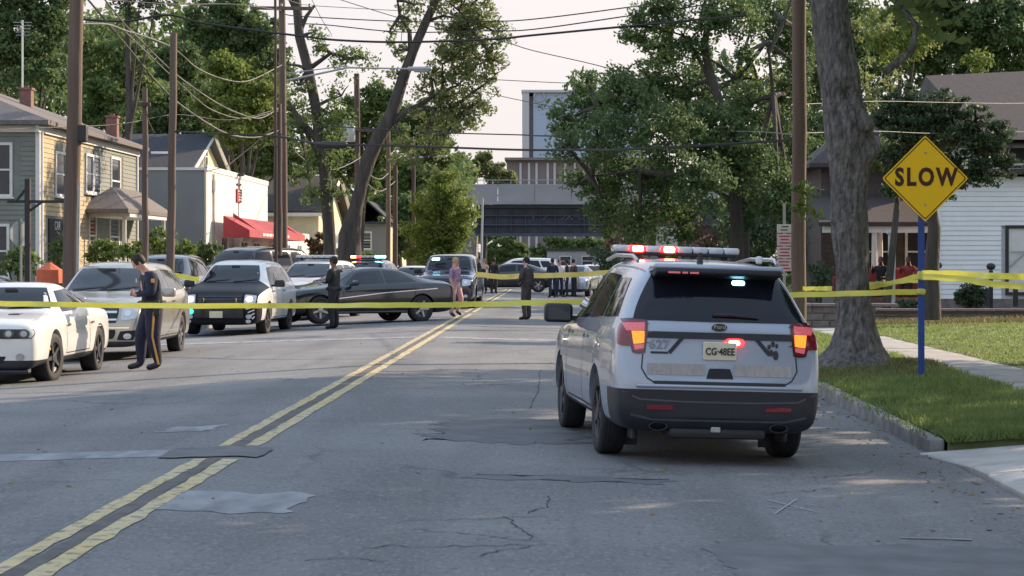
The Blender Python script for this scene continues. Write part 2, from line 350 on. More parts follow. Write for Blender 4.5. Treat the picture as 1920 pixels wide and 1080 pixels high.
def ground_mat():
    m = mat('lawn_soil', (.13, .15, .065), .95, 0, .4, .9, bump=.5, bscale=30)
    return m
M_['lawn'] = ground_mat()
def asphalt_mat():
    m = bpy.data.materials.new('asphalt'); m.use_nodes = True; t = m.node_tree; n = t.nodes; l = t.links.new; p = n['Principled BSDF']
    tcn = n.new('ShaderNodeTexCoord'); src = tcn.outputs['Object']
    def nz(scale, detail=4, st=None):
        s = src
        if st:
            q = n.new('ShaderNodeMapping'); q.inputs['Scale'].default_value = st; l(src, q.inputs[0]); s = q.outputs[0]
        k = n.new('ShaderNodeTexNoise'); k.inputs['Scale'].default_value = scale; k.inputs['Detail'].default_value = detail; l(s, k.inputs['Vector']); return k.outputs[0]
    def ramp(a, lo, hi, o0=0., o1=1.):
        k = n.new('ShaderNodeMapRange'); k.inputs[1].default_value = lo; k.inputs[2].default_value = hi; k.inputs[3].default_value = o0; k.inputs[4].default_value = o1; l(a, k.inputs[0]); return k.outputs[0]
    def mul(a, b):
        k = n.new('ShaderNodeMath'); k.operation = 'MULTIPLY'; l(a, k.inputs[0])
        if isinstance(b, float): k.inputs[1].default_value = b
        else: l(b, k.inputs[1])
        return k.outputs[0]
    def mixc(f, a, b):
        k = n.new('ShaderNodeMix'); k.data_type = 'RGBA'
        if isinstance(f, float): k.inputs[0].default_value = f
        else: l(f, k.inputs[0])
        for i, c in ((6, a), (7, b)):
            if isinstance(c, tuple): k.inputs[i].default_value = c + (1,)
            else: l(c, k.inputs[i])
        return k.outputs[2]
    c = mixc(ramp(nz(.35, 5), .35, .65), (.170, .174, .181), (.232, .235, .240))
    c = mixc(ramp(nz(.9, 4, (1, .06, 1)), .48, .62, 0, .5), c, (.125, .128, .134))
    c = mixc(ramp(nz(1.1, 6, (1, .22, 1)), .56, .70, 0, .5), c, (.115, .12, .13))       # worn darker wheel and oil areas
    c = mixc(ramp(nz(1.7, 6, (.35, 1.2, 1)), .60, .72, 0, .5), c, (.215, .21, .205))       # pale scuffs across the lane
    c = mixc(ramp(nz(34, 4, (1, .42, 1)), .54, .68, 0, .5), c, (.32, .325, .33))                     # aggregate
    c = mixc(ramp(nz(27, 4, (1, .42, 1)), .54, .70, 0, .55), c, (.09, .094, .10))
    def cracks(scale, st, wdt, mscale, mlo):
        q = n.new('ShaderNodeMapping'); q.inputs['Scale'].default_value = st
        ad = n.new('ShaderNodeMix'); ad.data_type = 'RGBA'; ad.blend_type = 'LINEAR_LIGHT'; ad.inputs[0].default_value = .22
        nn = n.new('ShaderNodeTexNoise'); nn.inputs['Scale'].default_value = 2.2; nn.inputs['Detail'].default_value = 6; l(src, nn.inputs['Vector'])
        l(src, ad.inputs[6]); l(nn.outputs[1], ad.inputs[7]); l(ad.outputs[2], q.inputs[0])
        v = n.new('ShaderNodeTexVoronoi'); v.feature = 'DISTANCE_TO_EDGE'; v.inputs['Scale'].default_value = scale; l(q.outputs[0], v.inputs['Vector'])
        return mul(ramp(v.outputs[0], 0, wdt, 1, 0), ramp(nz(mscale, 2), mlo, mlo + .08))
    k1 = cracks(.5, (1, .6, 1), .018, .22, .52); k2 = cracks(2.6, (1, .8, 1), .05, .45, .60)
    c = mixc(mul(k1, .65), c, (.06, .06, .065)); c = mixc(mul(k2, .5), c, (.07, .07, .075))
    l(c, p.inputs['Base Color']); p.inputs['Roughness'].default_value = .82; p.inputs['Specular IOR Level'].default_value = .35
    b = n.new('ShaderNodeBump'); b.inputs['Strength'].default_value = .5; b.inputs['Distance'].default_value = .01
    l(nz(80, 4), b.inputs['Height']); l(b.outputs[0], p.inputs['Normal'])
    return m
M_['asphalt'] = asphalt_mat()
def line_mat():
    m = bpy.data.materials.new('worn_yellow_line'); m.use_nodes = True; t = m.node_tree; n = t.nodes; l = t.links.new; p = n['Principled BSDF']
    tcn = n.new('ShaderNodeTexCoord'); a = n.new('ShaderNodeTexNoise'); a.inputs['Scale'].default_value = 9; a.inputs['Detail'].default_value = 8; a.inputs['Roughness'].default_value = .7
    l(tcn.outputs['Object'], a.inputs['Vector'])
    r = n.new('ShaderNodeMapRange'); r.inputs[1].default_value = .50; r.inputs[2].default_value = .60; l(a.outputs[0], r.inputs[0])
    b = n.new('ShaderNodeTexNoise'); b.inputs['Scale'].default_value = .6; l(tcn.outputs['Object'], b.inputs['Vector'])
    c = n.new('ShaderNodeMix'); c.data_type = 'RGBA'; c.inputs[6].default_value = (.62, .46, .17, 1); c.inputs[7].default_value = (.55, .50, .36, 1); l(b.outputs[0], c.inputs[0])
    d = n.new('ShaderNodeMix'); d.data_type = 'RGBA'; d.inputs[7].default_value = (.17, .165, .16, 1); l(c.outputs[2], d.inputs[6]); 
    mm = n.new('ShaderNodeMath'); mm.operation = 'MULTIPLY'; mm.inputs[1].default_value = .85; l(r.outputs[0], mm.inputs[0]); l(mm.outputs[0], d.inputs[0])
    l(d.outputs[2], p.inputs['Base Color']); p.inputs['Roughness'].default_value = .8
    return m
M_['yellow_line'] = line_mat()
# ------------------------------------------------------------------ ground, road, pavement
def grid(name, xs, ys, fz, m, label=None, kind='structure'):
    V = np.array([(x, y, fz(x, y)) for y in ys for x in xs]); nx = len(xs)
    F = np.array([(j * nx + i, j * nx + i + 1, (j + 1) * nx + i + 1, (j + 1) * nx + i) for j in range(len(ys) - 1) for i in range(nx - 1)])
    o = link(name, arr_mesh(name, V, F), m); o['kind'] = kind
    if label: o['label'] = label
    o.data.polygons.foreach_set('use_smooth', [True] * len(o.data.polygons)); return o
TX, TY = 4.36, 30.9       # the big street tree
def verge_z(x, y):
    t = min(1, max(0, (x - 3.6) / 1.8)); z = .035 + .095 * t
    if x > 6.7: z = .13 + .018 * min(x - 6.7, 12)
    d2 = (x - TX) ** 2 + (y - TY) ** 2
    return z + .13 * math.exp(-d2 / 1.0) + .012 * noise.noise(Vector((x * 1.3, y * 1.3, 0)))
grid('ground', [-1500, 1500], [-300, 2500], lambda x, y: -.6, mat('far_ground', (.10, .10, .07), .95, scale=.05), 'far ground under everything')
road_xs = [-9.35, -8.5, -7, -5.5, -4, -3.2, ROAD_C, -2.3, -1, 0, 1, 2, 2.8, 3.2, 3.47]
grid('road', road_xs, [-30, 0, 10, 15, 20, 25, 30, 40, 50, 60, 80, 110, 150, 220, 320, 460], lambda x, y: road_z(x), M_['asphalt'], 'grey cracked asphalt road running to the bridge')
ys_v = [19.8 + .25 * i for i in range(90)] + list(range(43, 60, 2)) + [60, 80, 120, 200, 400]
grid('verge', [3.6, 3.75, 3.95, 4.15, 4.35, 4.55, 4.75, 5.0, 5.25, 5.5], [19.79] + ys_v, lambda x, y: -.3 if y < 19.795 else verge_z(x, y), M_['lawn'], 'grass verge between kerb and pavement')
grid('lawn', [6.7, 7.5, 9, 11, 14, 18, 30, 120], [-30, 5, 12] + [19.8 + i for i in range(36)] + [70, 120, 400], verge_z, M_['lawn'], 'front lawn right of the pavement')
grid('left_ground', [-300, -60, -30, -20, -11.6], [-30, 20, 60, 100, 200, 460], lambda x, y: .09, mat('left_yard', (.12, .115, .07), .95, scale=.4, var=.3), 'yards behind the left pavement')
# left pavement and kerb
g = G(); g.box((-10.55, 215, -.06), (2.3, 490, .30)); struct(g.obj('left_pavement', M_['concrete']), 'concrete pavement on the left side')
k = struct(thing('left_kerb', 'kerb stones along the left side of the road', 'kerb', (-9.36, 0, 0))); del k['category']
kb = G(); kb.bbox((0, 0, 0), (.16, 2.36, .34), .02); kme = kb.mesh('kerb_stone'); kme.materials.append(M_['kerb'])
for i in range(22):
    o = bpy.data.objects.new('kerb_stone', kme); COL.objects.link(o); o.parent = k; o.location = (0, 21 + i * 2.4, -.055 + random.uniform(-.006, .006))
g = G(); g.box((-9.36, 267, -.055), (.16, 384, .34)); g.obj('far_kerb', M_['kerb'], k, loc=(9.36, 0, 0))
# right pavement: slabs with open joints
pv = struct(thing('pavement', 'concrete pavement crossing the grass on the right', 'pavement', (6.1, 20, .1))); del pv['category']
sb = G(); sb.bbox((0, 0, 0), (1.2, 1.485, .12), .012); sme = sb.mesh('slab'); sme.materials.append(M_['concrete'])
for i in range(26):
    o = bpy.data.objects.new('paving_slab', sme); COL.objects.link(o); o.parent = pv
    o.location = (0, 0.75 + i * 1.5, -.03 + random.uniform(-.006, .008)); o.rotation_euler = (random.uniform(-.004, .004), random.uniform(-.006, .006), 0)
g = G(); g.box((0, 129, -.03), (1.2, 180, .12)); g.obj('far_paving', M_['concrete'], pv)
# right kerb
kr = struct(thing('kerb', 'weathered kerb stones along the right side of the road', 'kerb', (3.52, 0, 0))); del kr['category']
kb = G(); kb.bbox((0, 0, 0), (.15, 1.80, .34), .022); kme2 = kb.mesh('kerb_stone'); kme2.materials.append(M_['kerb'])
for i in range(22):
    o = bpy.data.objects.new('kerb_stone', kme2); COL.objects.link(o); o.parent = kr
    o.location = (random.uniform(-.012, .012), 20.75 + i * 1.83, -.125 + random.uniform(-.012, .012)); o.rotation_euler = (0, random.uniform(-.02, .02), random.uniform(-.006, .006))
g = G(); g.box((0, 170, -.125), (.15, 220, .34)); g.obj('far_kerb', M_['kerb'], kr)
# drive apron: four slabs and a broken kerb edge
ap = struct(thing('driveway', 'pale concrete driveway apron cut by dark joints', 'driveway', (3.45, 19.8, 0))); del ap['category']
def slab(poly, name='apron_slab', z0=-.2, m='apron'):
    gg = G()
    n = len(poly); zt = [(-.085 + .11 * min(2.0, max(0, x - .02))) + .012 * max(0, x - 2) for x, y in poly]
    vs = [(x, y, z0) for x, y in poly] + [(x, y, z) for (x, y), z in zip(poly, zt)]
    gg.add(vs, [tuple(range(n))[::-1], tuple(range(n, 2 * n))] + [(i, (i + 1) % n, (i + 1) % n + n, i + n) for i in range(n)])
    o = gg.obj(name, M_[m], ap); bev = o.modifiers.new('b', 'BEVEL'); bev.width = .012; bev.segments = 1; return o
slab([(-.12, -.02), (.10, -1.42), (2.8, -.95), (2.8, -.02)]); slab([(2.83, -.02), (2.83, -.95), (9, -.95), (9, -.02)])
slab([(.105, -1.46), (.12, -2.05), (2.8, -1.75), (2.8, -.99)]); slab([(2.83, -.99), (2.83, -1.75), (9, -1.75), (9, -.99)])
slab([(.42, -2.12), (.42, -7.5), (9, -7.5), (9, -1.80), (2.8, -1.80)])
slab([(.10, -2.1), (.385, -2.13), (.385, -4.4), (.10, -4.4)], 'apron_kerb'); slab([(.10, -4.43), (.385, -4.43), (.385, -7.5), (.10, -7.5)], 'apron_kerb')
g = G(); g.box((.8, -4, -.27), (2.3, 9, .18)); g.obj('joint_dirt', M_['stone'], ap)
grid('side_verge', [3.6, 4.5, 5.5, 9, 20, 60], [-30, -5, 5, 12.25], lambda x, y: .03 + .01 * min(9, x - 3.6), M_['lawn'], 'grass before the driveway')

# painted lines, repairs and patches in the road
def road_sheet(name, x0, x1, y0, y1, m, off, label, skew=0., jag=0., n=8, kind='structure', cat=None, tapered=0):
    V = []; F = []; nx, ny = (14 if jag > .02 else 3), (max(10, int((y1 - y0) / .12)) if y1 - y0 < 8 else max(n, int((y1 - y0) / .3))); seed = random.random() * 50
    for j in range(ny + 1):
        y = y0 + (y1 - y0) * j / ny
        for i in range(nx + 1):
            t = i / nx; x = x0 + (x1 - x0) * t + skew * (y - y0) / (y1 - y0)
            jy = y
            if jag:
                if i in (0, nx): x += jag * 2.2 * noise.noise(Vector((y * 5, i + seed, 0)))
                if j in (0, ny): jy += jag * 4 * noise.noise(Vector((x * 4, j + seed, 0)))
            V.append((x, jy, road_z(x) + off))
    for j in range(ny):
        for i in range(nx):
            a = j * (nx + 1) + i; F.append((a, a + 1, a + nx + 2, a + nx + 1))
    me = arr_mesh(name, np.array(V), np.array(F)); o = link(name, me, m); o['label'] = label; o['kind'] = kind
    return o
for sx, nm in ((-.125, 'left'), (.125, 'right')):
    for (a, b) in ((6, 17.3), (18.5, 64), (66, 118)):
        road_sheet('road_marking', ROAD_C + sx - .06, ROAD_C + sx + .06, a, b, M_['yellow_line'], .005, 'worn yellow centre line, %s of the pair' % nm, jag=.012, n=20)
road_sheet('line_gap', ROAD_C - .06, ROAD_C + .06, 6, 118, mat('brown_gap', (.12, .115, .11), .9, var=.3), .0035, 'dusty strip between the centre lines', jag=.02, n=20)
road_sheet('road_patch', -2.70, -1.80, 13.8, 14.95, M_['concrete_patch'], .0035, 'pale repair patch beside the centre line', .1, .05)
road_sheet('road_patch', -6.4, -3.0, 17.65, 18.3, M_['concrete_patch'], .003, 'pale strip leading to the break in the line', 0, .04)
road_sheet('road_patch', -3.3, -2.45, 17.45, 18.35, M_['asphalt_dark'], .011, 'dark cut across the centre line', 0, .03)
road_sheet('road_patch', -3.85, -3.35, 20.3, 21.1, M_['concrete_patch'], .003, 'small pale patch left of the line', .05, .06)
road_sheet('road_patch', -3.85, -3.45, 29.3, 29.7, M_['concrete_patch'], .003, 'short pale dash on the road', 0, .04)
road_sheet('road_patch', .85, 3.3, 10.2, 13.1, M_['asphalt_dark'], .003, 'darker asphalt repair in the bottom right', .1, .08)
road_sheet('road_patch', -1.25, .2, 19.6, 22.6, mat('dark_patch', (.12, .125, .135), .8, var=.3, scale=2), .003, 'darker patch of asphalt behind the police SUV', .1, .2)  # ragged sheet, darker than the asphalt it lies on
road_sheet('road_patch', -.7, .75, 16.35, 16.75, mat('tar_smear', (.125, .13, .14), .8, var=.3, scale=2), .003, 'thin dark smear on the lane', .1, .08)
road_sheet('road_patch', -9.2, 3.3, 44.4, 45.2, M_['concrete_patch'], .005, 'pale trench across the road', 0, .05)
road_sheet('road_patch', -9.2, 3.3, 52.5, 53.4, M_['asphalt_dark'], .005, 'dark trench across the road', 0, .05)
road_sheet('road_patch', 2.15, 2.6, 13.46, 13.50, M_['concrete_patch'], .010, 'thin pale scratch near the bottom right', 0, .01)
# white sprayed cross
g = G()
for a, b in (((1.48, 14.6), (1.72, 15.5)), ((1.50, 15.42), (1.78, 14.75)), ((1.46, 15.0), (1.70, 14.9))):
    d = Vector((b[0] - a[0], b[1] - a[1], 0)).normalized(); s = Vector((-d.y, d.x, 0)) * .006
    P = [Vector((p[0], p[1], road_z(p[0]) + .010)) for p in (a, b)]
    g.add([P[0] - s, P[0] + s, P[1] + s, P[1] - s], [(0, 1, 2, 3)])
o = g.obj('road_marking', mat('chalk_white', (.42, .42, .44), .9, var=.4, scale=30)); o['label'] = 'small white cross sprayed on the asphalt'; o['kind'] = 'structure'

# open cracks in the near lane (narrow dark wedges)
g = G()
def crack(pts, w):
    for i in range(len(pts) - 1):
        a = Vector((pts[i][0], pts[i][1], road_z(pts[i][0]) + .005)); b = Vector((pts[i + 1][0], pts[i + 1][1], road_z(pts[i + 1][0]) + .005))
        d = (b - a).normalized(); s = Vector((-d.y, d.x, 0)); wa, wb = w * random.uniform(.4, 1.3), w * random.uniform(.4, 1.3)
        g.add([a - s * wa, a + s * wa, b + s * wb, b - s * wb], [(0, 1, 2, 3)])
def wander(x, y, dx, dy, n, j):
    P = [(x, y)]
    for i in range(n):
        x += dx + random.uniform(-j, j); y += dy + random.uniform(-j, j) * 2.2; P.append((x, y))
    return P
for args in ((-.15, 12.6, -.035, -.02, 26, .03), (-.18, 12.9, -.01, .09, 12, .03), (-.45, 12.1, .03, .07, 14, .03), (-1.4, 11.7, .05, .01, 12, .03), (-.9, 13.2, .05, -.02, 16, .02),
             (-1.0, 13.6, .06, .03, 15, .02), (1.5, 15.9, .05, .06, 14, .03), (2.0, 17.2, .05, .05, 14, .03), (-.2, 14.2, .01, .08, 14, .03), (.9, 11.4, .07, .0, 22, .01), (-5, 26, .12, .02, 20, .04), (-1.2, 23, .12, .02, 16, .05), (-1.2, 27, .1, -.03, 16, .05),
             (-.35, 24, .005, .5, 18, .02), (-5.6, 19.5, .12, .0, 18, .03), (-4.2, 15.6, .1, .0, 10, .03)):
    crack(wander(*args), .0055)
o = g.obj('road_crack', mat('crack_dark', (.05, .05, .054), .95)); o['label'] = 'open cracks in the asphalt'; o['kind'] = 'structure'

# grass blades
def blades(name, n, fx, hmin, hmax, m, label, wd=.009):
    P = fx(n); n = len(P); a = RNG.random(n) * 2 * math.pi; h = hmin + (hmax - hmin) * RNG.random(n) ** 1.6
    u = np.stack([np.cos(a), np.sin(a), np.zeros(n)], 1) * (wd * (.6 + RNG.random((n, 1)))); lean = RNG.normal(size=(n, 3)) * .45; lean[:, 2] = 0
    tip = P + np.stack([np.zeros(n), np.zeros(n), h], 1) + lean * h[:, None]; mid = P + (tip - P) * .55; mid[:, 2] += h * .06
    V = np.stack([P - u, P + u, mid + u * .7, tip], 1).reshape(-1, 3); F = np.arange(4 * n).reshape(n, 4)
    o = link(name, arr_mesh(name, V, F), m); return tag(o, label, 'grass', kind='stuff')
def zone(x0, x1, y0, y1, near=1.0, ok=None):
    def f(n):
        x = x0 + (x1 - x0) * RNG.random(n); y = y0 + (y1 - y0) * RNG.random(n) ** near
        if ok is not None: k = ok(x, y); x, y = x[k], y[k]
        z = np.array([verge_z(a, b) for a, b in zip(x, y)]); return np.stack([x, y, z - .005], 1)
    return f
patchy = lambda x, y: np.sin(x * 5.1 + np.sin(y * 2.3) * 2) + np.sin(y * 3.7 + x) + RNG.normal(size=len(x)) * .8 > -1.0
blades('grass', 120000, zone(3.6, 5.5, 19.83, 58, 1.6, patchy), .03, .12, GRASS, 'short uneven green grass on the verge by the kerb')
blades('grass', 70000, zone(6.68, 14, 24, 53, 1.3), .02, .055, GRASS, 'mown green grass of the front lawn', .014)
def ring(n):
    a = RNG.random(n) * 6.283; r = .55 + 1.1 * RNG.random(n) ** 1.3; x = TX + r * np.cos(a); y = TY + r * np.sin(a) * 1.4; k = (x > 3.62) & (x < 5.5); x, y = x[k], y[k]
    return np.stack([x, y, [verge_z(p, q) for p, q in zip(x, y)]], 1)
blades('dry_grass', 14000, ring, .03, .11, GRASS_DRY, 'straw coloured dry grass round the foot of the big tree', .01)
blades('grass', 1200, lambda n: np.stack([3.42 + .2 * RNG.random(n), 20 + 30 * RNG.random(n), np.full(n, .03)], 1), .03, .09, GRASS, 'grass hanging over the kerb edge')
blades('dry_grass', 9000, zone(6.75, 16, 51, 54), .05, .14, GRASS_DRY, 'pale dry grass strip at the foot of the low wall', .014)

blades('grass', 5000, lambda n: (lambda x, y: np.stack([x, y, np.array([verge_z(a, 19.85) - .02 for a in x])], 1))(3.6 + 1.9 * RNG.random(n), 19.84 - .10 * RNG.random(n) ** 2), .03, .10, GRASS, 'ragged grass spilling over the edge of the driveway')
# fallen leaves and grit
n = 700; k = RNG.random(n)
xx = np.where(k < .55, 3.42 - np.abs(RNG.normal(size=n)) * .35, np.where(k < .8, 3.6 + 2 * RNG.random(n), -9 + 12 * RNG.random(n))); yy = 13 + 32 * RNG.random(n) ** 1.2
zz = np.array([(road_z(a) + .006) if a < 3.45 else verge_z(a, b) + .03 for a, b in zip(xx, yy)]); ok = ~((xx > 3.45) & (yy < 19.9)); xx, yy, zz = xx[ok], yy[ok], zz[ok]
V, F = leaves(np.stack([xx, yy, zz], 1), np.full(len(xx), .004), 1, .055, .1, 0); V[:, 2] = np.repeat(zz, 4) + (V[:, 2] - np.repeat(zz, 4)) * .25
tag(link('fallen_leaves', arr_mesh('fallen_leaves', V, F), leaf_mat('fallen_leaf', (.12, .09, .03), (.34, .27, .10), .2)), 'scattered dry leaves along the kerb and road', 'leaves', kind='stuff')
# ------------------------------------------------------------------ people
BASE = dict(pelvis=(0, 0, .95), waist=(0, .005, 1.10), chest=(0, .01, 1.32), neck=(0, 0, 1.47), skull=(0, .02, 1.60), top=(0, .015, 1.70),
  shL=(-.19, 0, 1.41), elL=(-.25, -.02, 1.13), wrL=(-.26, .08, .88), hdL=(-.26, .11, .80), shR=(.19, 0, 1.41), elR=(.25, -.02, 1.13), wrR=(.26, .08, .88), hdR=(.26, .11, .80),
  hipL=(-.10, 0, .90), knL=(-.11, .02, .50), anL=(-.12, -.02, .075), toL=(-.14, .17, .035), hipR=(.10, 0, .90), knR=(.11, .02, .50), anR=(.12, -.02, .075), toR=(.14, .17, .035))
RAD = dict(pelvis=(.165, .13), waist=(.16, .125), chest=(.18, .135), neck=.058, skull=.088, top=.062, shL=.082, elL=.054, wrL=.034, hdL=(.040, .028), hipL=.108, knL=.078, anL=.066, toL=.044)
EDG = [('pelvis', 'waist'), ('waist', 'chest'), ('chest', 'neck'), ('neck', 'skull'), ('skull', 'top')] + [e for s in 'LR' for e in (('chest', 'sh' + s), ('sh' + s, 'el' + s), ('el' + s, 'wr' + s), ('wr' + s, 'hd' + s), ('pelvis', 'hip' + s), ('hip' + s, 'kn' + s), ('kn' + s, 'an' + s), ('an' + s, 'to' + s))]
def person(label, loc, rz=0., h=1.78, top='cloth_black', bottom='cloth_black', skin='skin_l', shoe='shoe', hair='hair', pose=None, sleeves='long', legs='long', group=None, hat=None, belt=False, stripe=False, bulk=1., seated=False):
    k = h / 1.78; J = dict(BASE); J.update(pose or {})
    t = thing('person', label, 'person', loc, rz, group); t.scale = (k, k, k)
    names = [n for n in J if n != 'face']; V = [Vector(J[n]) for n in names]; E = [(names.index(a), names.index(b)) for a, b in EDG]
    rad = []
    for n in names:
        r = RAD.get(n) or RAD[n[:-1] + 'L']; r = r if isinstance(r, tuple) else (r, r)
        if n in ('pelvis', 'waist', 'chest') or n[:2] in ('sh', 'el', 'hi', 'kn'): r = (r[0] * bulk, r[1] * bulk)
        rad.append(r)
    cls = {i: c for i, c in enumerate(names)}
    for s in 'LR':      # fingers and thumb
        w_, hd = Vector(J['wr' + s]), Vector(J['hd' + s]); d = (hd - w_).normalized(); sx = -1 if s == 'L' else 1
        side = d.cross(Vector((sx, 0, 0))); side = side.normalized() if side.length > .1 else Vector((0, 1, 0)); curl = Vector((-sx, 0, 0))
        for q, (off, ln) in enumerate(((-.030, .07), (-.010, .082), (.010, .078), (.029, .062))):
            a = hd + d * .02 + side * off; b = a + d * ln * .5 + curl * .006; c = b + (d * .7 + curl * .6).normalized() * ln * .5
            i0 = len(V); V += [a, b, c]; rad += [(.009, .009), (.0085, .0085), (.007, .007)]; E += [(names.index('hd' + s), i0), (i0, i0 + 1), (i0 + 1, i0 + 2)]
            for z in range(3): cls[i0 + z] = 'hd' + s
        a = w_ + d * .03 + side * -.032; b = a + d * .035 + side * -.022; i0 = len(V); V += [a, b]; rad += [(.011, .011), (.009, .009)]; E += [(names.index('wr' + s), i0), (i0, i0 + 1)]; cls[i0] = cls[i0 + 1] = 'hd' + s
    # nose, ears
    sk, tp, nk = Vector(J['skull']), Vector(J['top']), Vector(J['neck']); up = (tp - sk).normalized(); fw = J.get('face'); fw = Vector(fw).normalized() if fw else (Vector((0, 1, 0)) - up * up.y).normalized()
    if 'face' in J: pass
    rt = fw.cross(up).normalized()
    me = bpy.data.meshes.new('p'); me.from_pydata([tuple(v) for v in V], E, []); o = bpy.data.objects.new('p', me); COL.objects.link(o)
    md = o.modifiers.new('s', 'SKIN'); md.use_smooth_shade = True; md.branch_smoothing = .4
    sv = me.skin_vertices[0].data
    for i, r in enumerate(rad): sv[i].radius = r; sv[i].use_root = (i == 0)
    o.modifiers.new('u', 'SUBSURF').levels = 1
    bm_me = evaluated(o); bpy.data.objects.remove(o)
    bm_me.materials.clear(); ms = [M_[top], M_[bottom], M_[skin], M_[shoe]]
    for m in ms: bm_me.materials.append(m)
    segs = [(V[a], V[b], cls[a], cls[b]) for a, b in E]
    for p in bm_me.polygons:
        c = p.center; best = (9, None, 0)
        for a, b, ca, cb in segs:
            ab = b - a; tt = max(0, min(1, (c - a).dot(ab) / ab.length_squared)); d = (c - a - ab * tt).length
            if d < best[0]: best = (d, (ca, cb), tt)
        ca, cb = best[1]; tt = best[2]; s = 0
        if ca in ('neck', 'skull') or cb in ('skull',): s = 2
        elif cb == 'neck': s = 2 if tt > .8 else 0
        elif cb.startswith('el'): s = 0 if (sleeves == 'long' or tt < .95) else 2
        elif cb.startswith('wr'): s = 0 if sleeves == 'long' else 2
        elif cb.startswith('hd') or ca.startswith('hd'): s = 2
        elif ca == 'pelvis' and cb == 'waist': s = 1 if tt < .35 else 0
        elif cb.startswith('hip') or cb.startswith('kn'): s = 1 if (legs == 'long' or cb.startswith('hip') or tt < .8) else 2
        elif cb.startswith('an'): s = (1 if tt < .93 else 3) if legs == 'long' else (2 if tt < .9 else 3)
        elif cb.startswith('to'): s = 3
        p.material_index = s; p.use_smooth = True
    body = link('body', bm_me, ms[0], t)
    # head details: face plane, nose, ears, hair
    Mh = Matrix.Translation(sk + up * .035) @ Matrix((rt, fw, up)).transposed().to_4x4()
    g = G(); g.lathe([(.001, -.125), (.035, -.118), (.062, -.08), (.074, -.02), (.078, .03), (.072, .075), (.045, .108), (.001, .118)], 14, 0, Mh @ Matrix.Diagonal((.95, 1.2, 1, 1)))
    g.add([(-.012, .088, -.03), (.012, .088, -.03), (0, .118, -.032), (0, .09, .015)], [(0, 1, 2), (0, 2, 3), (1, 3, 2)], 0, Mh)
    for sx in (-1, 1): g.lathe([(.001, .006), (.016, .006), (.02, 0), (.016, -.006), (.001, -.006)], 8, 0, Mh @ Matrix.Translation((sx * .078, .0, -.01)) @ Matrix.Diagonal((1, .8, 1.5, 1)), axis='x')
    hd = g.obj('head', M_[skin], t, smooth=60)
    g = G()
    for sx in (-.030, .030): g.bbox((sx, .090, .005), (.020, .008, .009), .002, 1, 0, Mh)
    for sx in (-.030, .030): g.bbox((sx, .091, .025), (.03, .006, .005), .001, 1, 0, Mh)
    g.obj('eyes', M_['hair'], hd)
    g = G(); g.bbox((0, .088, -.062), (.036, .008, .008), .002, 1, 0, Mh); g.obj('mouth', M_['red'], hd)
    g = G(); g.lathe([(.083, -.02), (.088, .03), (.083, .078), (.055, .115), (.001, .130)], 14, 0, Mh @ Matrix.Translation((0, -.016, .004)) @ Matrix.Diagonal((.96, 1.18, 1, 1)))
    g.lathe([(.001, -.065), (.06, -.06), (.083, -.02), (.085, .03)], 14, 0, Mh @ Matrix.Translation((0, -.034, .0)) @ Matrix.Diagonal((.93, .98, 1, 1)))
    if hat: g.obj('cap', M_[hat], t, smooth=50) ; 
    else: g.obj('hair', M_[hair], t, smooth=60)
    if hat:
        g = G(); g.lathe([(.001, .0), (.075, .0), (.078, .008), (.001, .012)], 12, 0, Mh @ Matrix.Translation((0, .075, .055)) @ Matrix.Diagonal((.95, .9, 1, 1))); g.obj('cap_peak', M_[hat], t)
    if belt:
        g = G(); pl = Vector(J['pelvis']).lerp(Vector(J['waist']), .35)
        g.lathe([(.158 * bulk, -.03), (.166 * bulk, -.028), (.166 * bulk, .028), (.158 * bulk, .03)], 20, 0, Matrix.Translation(pl) @ Matrix.Diagonal((1, .80, 1, 1)))
        for a, sz in ((0, .07), (1.0, .06), (2.2, .05), (3.6, .06), (5.1, .05)): g.bbox(pl + Vector((math.cos(a) * .175 * bulk, math.sin(a) * .14 * bulk, -.03)), (.05, .05, sz * 1.6), .01, 1)
        g.obj('duty_belt', M_['ink'], t, smooth=50)
    if stripe:
        for s in 'LR':
            g = G(); sx = -1 if s == 'L' else 1
            pts = [Vector(J['hip' + s]).lerp(Vector(J['kn' + s]), a) for a in (.08, .4, .75)] + [Vector(J['kn' + s]).lerp(Vector(J['an' + s]), a) for a in (0, .35, .7, .97)]
            rr = [.100, .088, .074, .066, .060, .055, .054]; vs = []
            for i, p in enumerate(pts): o_ = Vector((sx, .25, 0)).normalized() * (rr[i] * bulk + .004); vs += [p + o_ + Vector((0, -.016, 0)), p + o_ + Vector((0, .016, 0)), p + o_ * .8 + Vector((0, -.016, 0)), p + o_ * .8 + Vector((0, .016, 0))]
            g.add(vs, [f for i in range(len(pts) - 1) for f in ((4 * i, 4 * i + 1, 4 * i + 5, 4 * i + 4), (4 * i, 4 * i + 4, 4 * i + 6, 4 * i + 2), (4 * i + 1, 4 * i + 3, 4 * i + 7, 4 * i + 5))])
            g.obj('trouser_stripe', M_['gold'], t)
    return t
